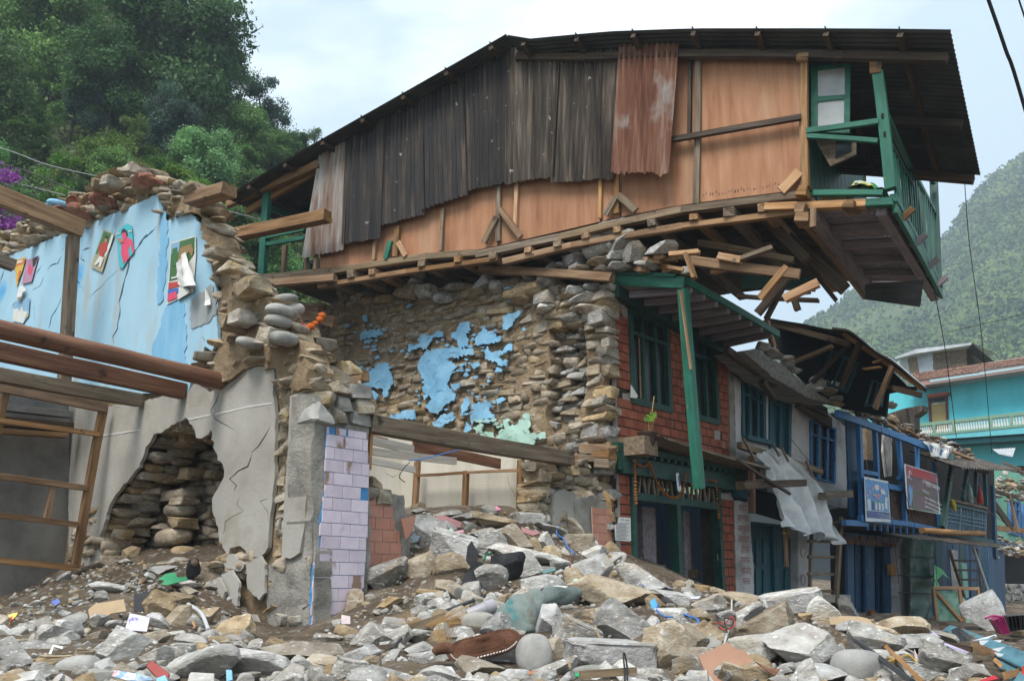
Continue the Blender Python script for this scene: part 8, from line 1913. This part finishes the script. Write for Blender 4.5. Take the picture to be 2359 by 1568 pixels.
def bristles(name,label,c,spread,n,L,m,near=.25):
    d=gp(*c)-near; base=pt(*c,d); t=thing(name,base,label,'straw'); V,F=[],[]; r=random.Random(len(label))
    for i in range(n):
        a=R(r.uniform(*spread)); l=L*r.uniform(.6,1); p=base+Vector((r.uniform(-.04,.04),r.uniform(-.03,.03),r.uniform(0,.03))); q=p+Vector((math.cos(a)*l,r.uniform(-.1,.1)*l,math.sin(a)*l+.02)); w_=Vector((-math.sin(a),0,math.cos(a)))*.0016; k=len(V)
        V +=[p-w_,p+w_,q+w_*.5,q-w_*.5]; F.append((k,k+1,k+2,k+3))
    tag(mk('straw_bundle',V,F,m,t),kind='stuff'); return t
bristles('palm_bristles','fan of orange palm bristles left of the hat',q8([(620,1200)])[0],(-5,28),60,.30,m_str)
bristles('dry_stalks','dry yellow stalks poking out under the hat',q8([(700,1340)])[0],(60,110),22,.2,m_str)
bristles('dry_stalks','thin dry grass left of the woven hat top',q8([(560,1190)])[0],(150,200),40,.2,m_str)
sb=thing('straw_bundle',WALL2.at(1405,1130,.2),'tuft of straw stuck out of the wall corner above the notice','straw'); V,F=[],[]
for i in range(60):
    p=FAC.at(1393+rng.uniform(-4,4),1132+rng.uniform(-3,3),.12); q=FAC.at(1400+rng.uniform(-2,18),1142+rng.uniform(0,26)if rng.random()<.7 else 1200-rng.uniform(0,30),.18+rng.uniform(-.06,.06)); w_=Vector((.0018,.001,0)); k=len(V); V +=[p-w_,p+w_,q+w_,q-w_]; F.append((k,k+1,k+2,k+3))
tag(mk('straw_stalks',V,F,m_str,sb),kind='stuff')
tb_=q8([(965,1080)])[0]; dd=gp(tb_[0],tb_[1]+12)-.35; a_,b_=pt(*q8([(870,1115)])[0],dd-.05),pt(*q8([(1060,1045)])[0],dd+.02)
tub=thing('plastic_jar',a_,'milky plastic jar lying on its side behind the hat','jar'); rj=36/3*1.3*dd/FPX
tube('jar_body',[a_,a_.lerp(b_,.1),a_.lerp(b_,.62),a_.lerp(b_,.66),a_.lerp(b_,.68),b_.lerp(a_,.04),b_],[rj*.85,rj*.95,rj,rj,rj*1.12,rj*1.12,rj*1.02],mat('milky_jar',[(.36,.35,.38),(.46,.45,.48)],3,rnd=0,rough=.25,transl=.3,bump=0),tub,sides=24)
sc_=q7([(1337,790)])[0]; dsh=gp(sc_[0],sc_[1]+12)-.18
sh=thing('shoe',pt(sc_[0],sc_[1]+15,dsh),'black leather shoe standing on its toe by the wall hole','shoe')
blob('shoe_body',[(sc_[0]+1,sc_[1]+22,9,dsh),(sc_[0]-1,sc_[1]+16,15,dsh),(sc_[0],sc_[1]+4,16,dsh),(sc_[0],sc_[1]-10,14,dsh),(sc_[0]+1,sc_[1]-20,11,dsh),(sc_[0]+1,sc_[1]-23,4,dsh)],flat('black_leather',(.014,.015,.018),.3,bump=.3),sh,.004)
blob('shoe_opening',[(sc_[0]+3,sc_[1]-4,3,dsh-.04),(sc_[0]+3,sc_[1]-11,9,dsh-.035),(sc_[0]+2,sc_[1]-18,7,dsh-.02),(sc_[0]+2,sc_[1]-21,2,dsh)],flat('shoe_lining',(.10,.065,.045),.8),sh,.0)
lay('wooden_crate_lid','orange-edged wooden box piece on the crest of the boulder field','box',q10([(1285,1065),(1470,1058),(1505,1100),(1320,1105)]),flat('slate_blue_lid',(.10,.12,.14),.6),1.6,.1,.03)
for i,(a,b,h_,m,lb)in enumerate([((1320,1125),(1500,1120),14,m_woodw,'dark moulded front board of the box piece'),((1480,1100),(1550,1100),22,m_woodo,'orange block at the right end of the box piece'),((1290,1105),(1320,1110),20,m_wood,'small wooden block left of the box piece')]):rod('box_board',lb,'board',*q10([a,b]),h_,m,.15)
td=thing('teal_door_panel',pt(2200,1500,8),'long teal painted door panel fallen across the debris at bottom right','door panel')
da_,db_=gp(*q10([(1790,1235)])[0])-.45,gp(*q10([(2330,1540)])[0])-.5; A_,B_=pt(*q10([(1790,1235)])[0],da_),pt(*q10([(2400,1570)])[0],db_)
m_tdoor=mat('teal_door_paint',[(.05,.13,.17),(.085,.20,.25),(.12,.25,.30)],3,stretch=(.6,5,5),rnd=.06,rough=.55,bump=.2)
beam('board',A_,B_,.30,.04,m_tdoor,td,side=Vector((1,.55,.5)).cross(B_-A_).cross(B_-A_),seg=4,warp=.001)
beam('edge_strip',A_-Vector((.06,.12,.06)),B_-Vector((.06,.12,.06)),.05,.05,m_wood,td,seg=3)
for t0,t1 in ((.08,.36),(.42,.64),(.7,.95)):
    beam('groove_strip',A_.lerp(B_,t0)+Vector((0,-.04,.035)),A_.lerp(B_,t1)+Vector((0,-.04,.035)),.02,.02,m_teal,td,seg=1)
DB=[((1740,1300),(2000,1350),12,m_woodd,9.6,9.2,'dark board under the teal door panel'),((1905,1420),(2140,1405),10,m_woodw,8,8,'greyed board crossing under the teal panel'),((1940,1500),(2030,1480),16,m_woodo,7.4,7.4,'short orange board end at bottom right'),((2010,1330),(2150,1390),22,m_wood,8.6,8.3,'brown plywood strip behind the teal panel'),((2110,1200),(2350,1240),8,m_woodw,11,10.6,'long grey slat near the crates'),((2020,1530),(2200,1568),14,m_woodd,7,6.9,'dark wooden batten at the bottom right corner'),((2150,1360),(2359,1480),10,m_woodd,8,7.6,'dark rafter at the right edge'),((2230,1530),(2359,1500),16,m_woodo,7,7,'pale orange board at the bottom right edge'),((1780,1170),(1940,1200),6,m_woodw,11.5,11.5,'pale low bench slat behind the teal panel'),((1780,1195),(1945,1225),6,m_woodw,11.3,11.3,'second pale slat of the low bench'),((2160,1420),(2200,1460),9,m_woodo,7.8,7.7,'small orange stick on the teal panel'),
      ((1580,1180),(1700,1195),7,m_woodd,12,12,'dark thin board behind the golden slab'),((1740,1330),(1850,1395),7,m_woodw,8.8,8.4,'thin grey lath left of the teal panel')]
for a,b,h_,m,d0,d1,lb in DB:rod('debris_board',lb,'board',*q10([a,b]),h_,m,.25)
for i,(pts,m,lb,dd_)in enumerate([([(2000,1290),(2165,1245),(2175,1265),(2050,1310)],m_cbright,'shiny crumpled metal sheet, upper of the heap',10),([(2050,1290),(2210,1275),(2200,1295),(2060,1318)],m_cbright,'bright metal strip below the upper sheet',9.7),([(2130,1350),(2260,1330),(2359,1390),(2359,1420),(2200,1390)],m_cbright,'wide shiny metal sheet at the right edge',8.8),([(2150,1370),(2320,1395),(2330,1415),(2180,1400)],m_cbright,'bent metal strip right of the teal panel',8.3),([(2180,1280),(2359,1270),(2359,1300),(2210,1300)],m_cdark,'dark iron sheet near the crates',10.4),
        ([(1670,1200),(1730,1215),(1790,1260),(1740,1270),(1690,1240)],flat('lilac_plastic',(.42,.38,.5),.4),'pale lilac plastic sheet right of the golden slab',10.3),([(1790,1290),(1980,1380),(1950,1385),(1800,1320)],flat('lilac_plastic',(.42,.38,.5),.4),'lilac plastic strip under the teal panel',9.3),([(2070,1095),(2130,1180),(2120,1240),(2075,1250),(2065,1150)],m_paperw,'white plastic sheet hanging at the net frame side',12),([(1850,1230),(1910,1190),(2010,1260),(1960,1310),(1890,1290)],flat('black_foil',(.02,.022,.025),.25,bump=.6),'black plastic sheet behind the teal panel',10.6),([(1600,1350),(1625,1400),(1635,1435),(1608,1410)],flat('pink_paper',(.5,.4,.42),.6),'pale pink paper between the long slab and boulders',7.6),([(2060,1545),(2150,1530),(2180,1568),(2070,1568)],flat('red_scrap',(.38,.02,.03),.4),'red plastic scrap at the bottom right',6.9),([(2340,1480),(2359,1470),(2370,1568),(2350,1568)],flat('red_scrap2',(.55,.05,.02),.4),'bright red scrap on the right frame edge',6.8)]):
    lay('scrap_sheet',lb,'sheet',q10(pts),m,.9,.3,.006,.05)
def crate(name,label,pts,m,d):
    P=[pt(*q,d)for q in q10(pts)]; n=len(P); c=sum(P,Vector())/n; dv=Vector((.1,.35,0)); t=thing(name,c,label,'crate')
    V=P+[p+dv for p in P]; mk('basket_rim',V,[(i,(i+1)%n,(i+1)%n+n,i+n)for i in range(n)],m,t)
    mk('basket_back',[p+dv*1.02 for p in P],[tuple(range(n))],m,t)
    for k in range(6):beam('crate_rib',P[0].lerp(P[1],k/5)-dv*.02,P[3].lerp(P[2],k/5)-dv*.02,.012,.012,m,t,seg=1)
crate('plastic_crate','magenta plastic basket lying on its side at the right',[(2150,1150),(2215,1120),(2260,1240),(2210,1245)],flat('magenta_plastic',(.30,.02,.11),.35),12)
crate('plastic_crate','black plastic crate standing at the right edge',[(2245,1122),(2380,1112),(2385,1210),(2265,1225)],flat('black_crate',(.02,.022,.025),.4),12.5)
rod('basket_handle','magenta curved basket handle','handle',*q10([(2090,1135),(2215,1128)]),5,flat('magenta_plastic',(.30,.02,.11),.35),0,na=12,nb=12,mid=q10([(2150,1118)])[0],round_=True)
cb=thing('concrete_block',pt(2270,1440,14),'broken pale concrete block at the foot of the steel pipe','block')
me=stone_lib('angular',m_rockl,10,4)[2]; M=Matrix.Diagonal((.6,.5,.62,1)); M.translation=pt(2267,1408,14); put('block_body',me,M,cb)
mb=flat('blue_cable',(.05,.16,.45),.5)
def gw(label,q,rad,m,near=.25,cat='cable'):
    return tag(tube('cable',catm([pt(u,v,gp(u,v+6)-near)for u,v in q],5),rad,m,sides=5),label,cat)
gw('blue cable looped down over the upper stones of the heap',q8([(1530,465),(1500,500),(1485,545),(1510,570),(1540,590),(1560,640),(1610,690)]),.008,mb,.4)
gw('blue cable coiled on the sloping boulder by the doors',q8([(1980,835),(2080,850),(2020,870),(2085,880),(2080,910)]),.007,mb,.4)
gw('blue cable end lying right on the sloping boulder',q8([(2180,870),(2220,900),(2260,930)]),.007,mb,.4)
gw('blue cable between the stones right of the blue-flaked stone',q8([(2190,1035),(2180,1080),(2230,1120),(2290,1125)]),.006,mb,.35)
gw('blue cable end at the left of the wedge boulders',q10([(10,1105),(60,1125),(100,1140),(112,1175)]),.009,mb,.3)
gw('green rope knotted between pale slabs',q8([(985,735),(1000,700),(1050,680),(1110,655)]),.012,flat('green_rope',(.02,.14,.09),.7),.4,'rope')
gw('frayed brown rope hanging over the stones beside the big boulder',q8([(1580,1480),(1570,1380),(1585,1290),(1620,1190),(1650,1155),(1740,1170),(1780,1260),(1800,1290)]),.008,flat('jute',(.26,.19,.11),.9),.35,'rope')
gw('yellow cord under the golden slab',q10([(1400,1270),(1470,1262),(1560,1262),(1600,1258)]),.006,flat('yellow_cord',(.42,.27,.04)),.3)
gw('yellow cord across the river boulder and black pipe',q10([(1140,1370),(1240,1420),(1370,1440),(1470,1420),(1560,1390),(1620,1440)]),.006,flat('yellow_cord',(.42,.27,.04)),.45)
gw('tangle of thin red wires on the white strip',q10([(220,1165),(290,1170),(340,1120),(360,1180),(300,1215),(250,1190)]),.004,flat('red_wire',(.4,.04,.03)),.35)
gw('tangle of thin black wires on the white strip',q10([(230,1110),(260,1180),(330,1200),(350,1150),(290,1140),(310,1230)]),.004,m_wire,.35)
gw('bent black wire loop standing before the flat slab',q8([(1958,1565),(1955,1480),(1948,1400),(1950,1375),(1960,1390),(1975,1480),(1975,1560)]),.005,m_wire,.75)
gw('thin red rusty rod standing by the brick house stones',q8([(1580,790),(1585,710)]),.012,m_woodr,.3,'rod')
gw('magenta strap on the broad flat slab',q8([(1800,1315),(1850,1330),(1910,1330)]),.014,flat('magenta_strap',(.16,.02,.08)),.5,'strap')
BITS=[([(600,420),(640,430),(720,430),(830,470),(820,510),(760,500),(680,470)],'dusty_pink',(.33,.16,.16),'crumpled pink curtain scrap on the heap crest','cloth'),([(1240,500),(1290,510),(1380,550),(1320,570),(1250,545)],'dusty_pink',(.33,.16,.16),'pink cloth scrap right of the tan block','cloth'),([(1035,352),(1075,360),(1105,388),(1050,395)],'pink_paper2',(.55,.2,.3),'pink printed paper curl on the crest','paper'),([(775,535),(840,522),(848,540),(780,552)],'pink_paper3',(.5,.25,.3),'small pink packet on the heap','packet'),
 ([(470,570),(560,490),(570,520),(530,600),(490,610)],'grey_blue_scrap',(.16,.2,.24),'grey blue plastic scrap beside the broken tile','plastic'),([(1600,860),(1620,850),(1680,900),(1640,940),(1600,910)],'mint_chip',(.38,.55,.45),'mint plaster patch on the tan stone','plaster'),([(1380,810),(1480,780),(1480,800),(1400,835)],'teal_board_edge',(.10,.20,.20),'teal board edge between two grey stones','board'),([(1530,1100),(1600,1105),(1600,1150),(1560,1165)],'mauve_chip',(.26,.19,.2),'mauve plaster chip behind the big boulder','plaster'),([(2130,1020),(2165,985),(2200,1080),(2150,1095)],'flake_blue2',(.08,.3,.5),'blue painted face of a stone near the foot of the doors','plaster'),
 ([(1240,1500),(1380,1495),(1380,1515),(1300,1530)],'brick_red2',(.33,.14,.08),'red brick fragment at the bottom middle','brick'),([(560,1480),(620,1460),(760,1470),(790,1510),(700,1500),(560,1520)],'white_bag',(.5,.52,.55),'white and blue plastic bag under stones at the bottom','bag'),([(1610,1515),(1640,1512),(1645,1530),(1620,1535)],'bright_green2',(.03,.4,.15),'tiny bright green cap at the bottom middle','cap'),([(0,1115),(60,1120),(60,1170),(0,1180)],'pinkish_plaster',(.55,.45,.46),'pinkish white plaster lump below the pink pillar','plaster'),
 ([(600,1075),(660,1060),(640,1105),(600,1105)],'pale_glass',(.4,.46,.43),'pale green glass shard left of the heap','glass'),([(720,530),(760,510),(790,560),(770,600),(740,570)],'mint_chip',(.38,.55,.45),'mint green plaster chip among the upper stones','plaster'),([(680,590),(730,580),(740,610),(690,620)],'lilac_chip',(.38,.42,.52),'lilac plastic bit among the upper stones','plastic')]
for pts,mn,c,lb,ct in BITS:lay('scrap',lb,ct,q8(pts),flat(mn,c,.6,bump=.4),.8,.3,.012,.03)
lay('scrap','pale blue chip on the big brown sloping boulder','plaster',q10([(590,1130),(612,1120),(615,1170),(590,1180)]),m_flake,.4,.35,.01); lay('scrap','grey green metal tin at the crest of the boulders','tin',q10([(560,1080),(620,1075),(625,1110),(565,1115)]),flat('tin_grey',(.27,.32,.33),.4),.6,.3,.03)
lay('scrap','green and white packet at the foot of the red pillar','packet',q10([(50,985),(130,980),(110,1000),(60,1002)]),flat('white_bag',(.5,.52,.55),.6),.8,.2,.01)
pp_=thing('flower_pot',FAC.at(1495,1026,.35),'dark clay flower pot with one leggy plant on the brick house ledge','flower pot')
o=bottle('pot_body',None,None,FAC,1493,995,1027,46,flat('dark_clay',(.07,.045,.035),.8,bump=.5),.35,[(0,.58),(.05,.6),(.8,.93),(.86,1.0),(.97,1.02),(1,.95)])
if 'label' in o:del o['label']
Mw=WM[o.name]; o.parent=pp_; o.matrix_parent_inverse=WM[pp_.name].inverted(); o.matrix_basis=Mw
for q in ([(1497,996),(1502,950),(1507,912)],[(1499,996),(1508,960),(1503,950)],[(1495,996),(1494,975),(1493,962)]):tube('stem',catm([FAC.at(*p,.35)for p in q],4),.008,m_str,pp_,sides=5)
for (u,v,s_)in ((1498,962,.07),(1505,955,.06),(1490,965,.05)):
    p=FAC.at(u,v,.38); mk('leaf',[p+Vector((math.cos(a),.2*math.sin(a*3),math.sin(a)))*s_*(1 if k%2 else .75)for k,a in enumerate(np.arange(0,6.2,.785))],[tuple(range(8))],m_lf[3],pp_)
m_mar=flat('marigold_orange',(.62,.13,.015),.7,bump=.8)
garland('string of bright orange marigolds hanging at the wall top',[SHP.at(*q,.4)for q in [(682,757),(698,760),(710,756),(722,748),(735,738),(742,727)]],7,.045,None,m_mar)
lay('petals','dark pink petals beside the orange marigolds','petals',[(678,745),(700,745),(704,752),(682,756)],flat('pink_petal',(.30,.02,.06),.7,bump=.8),.5,0,.03,.03,at=(SHP.at(690,750,.35)-EYE).length/ray(690,750).length)

seen_={}
for o in bpy.data.objects:
    if o.parent is None and 'label' in o and 'group' in o:
        g_=seen_.setdefault(o['label'],o['group'])
        if g_ != o['group']:o['group']=g_
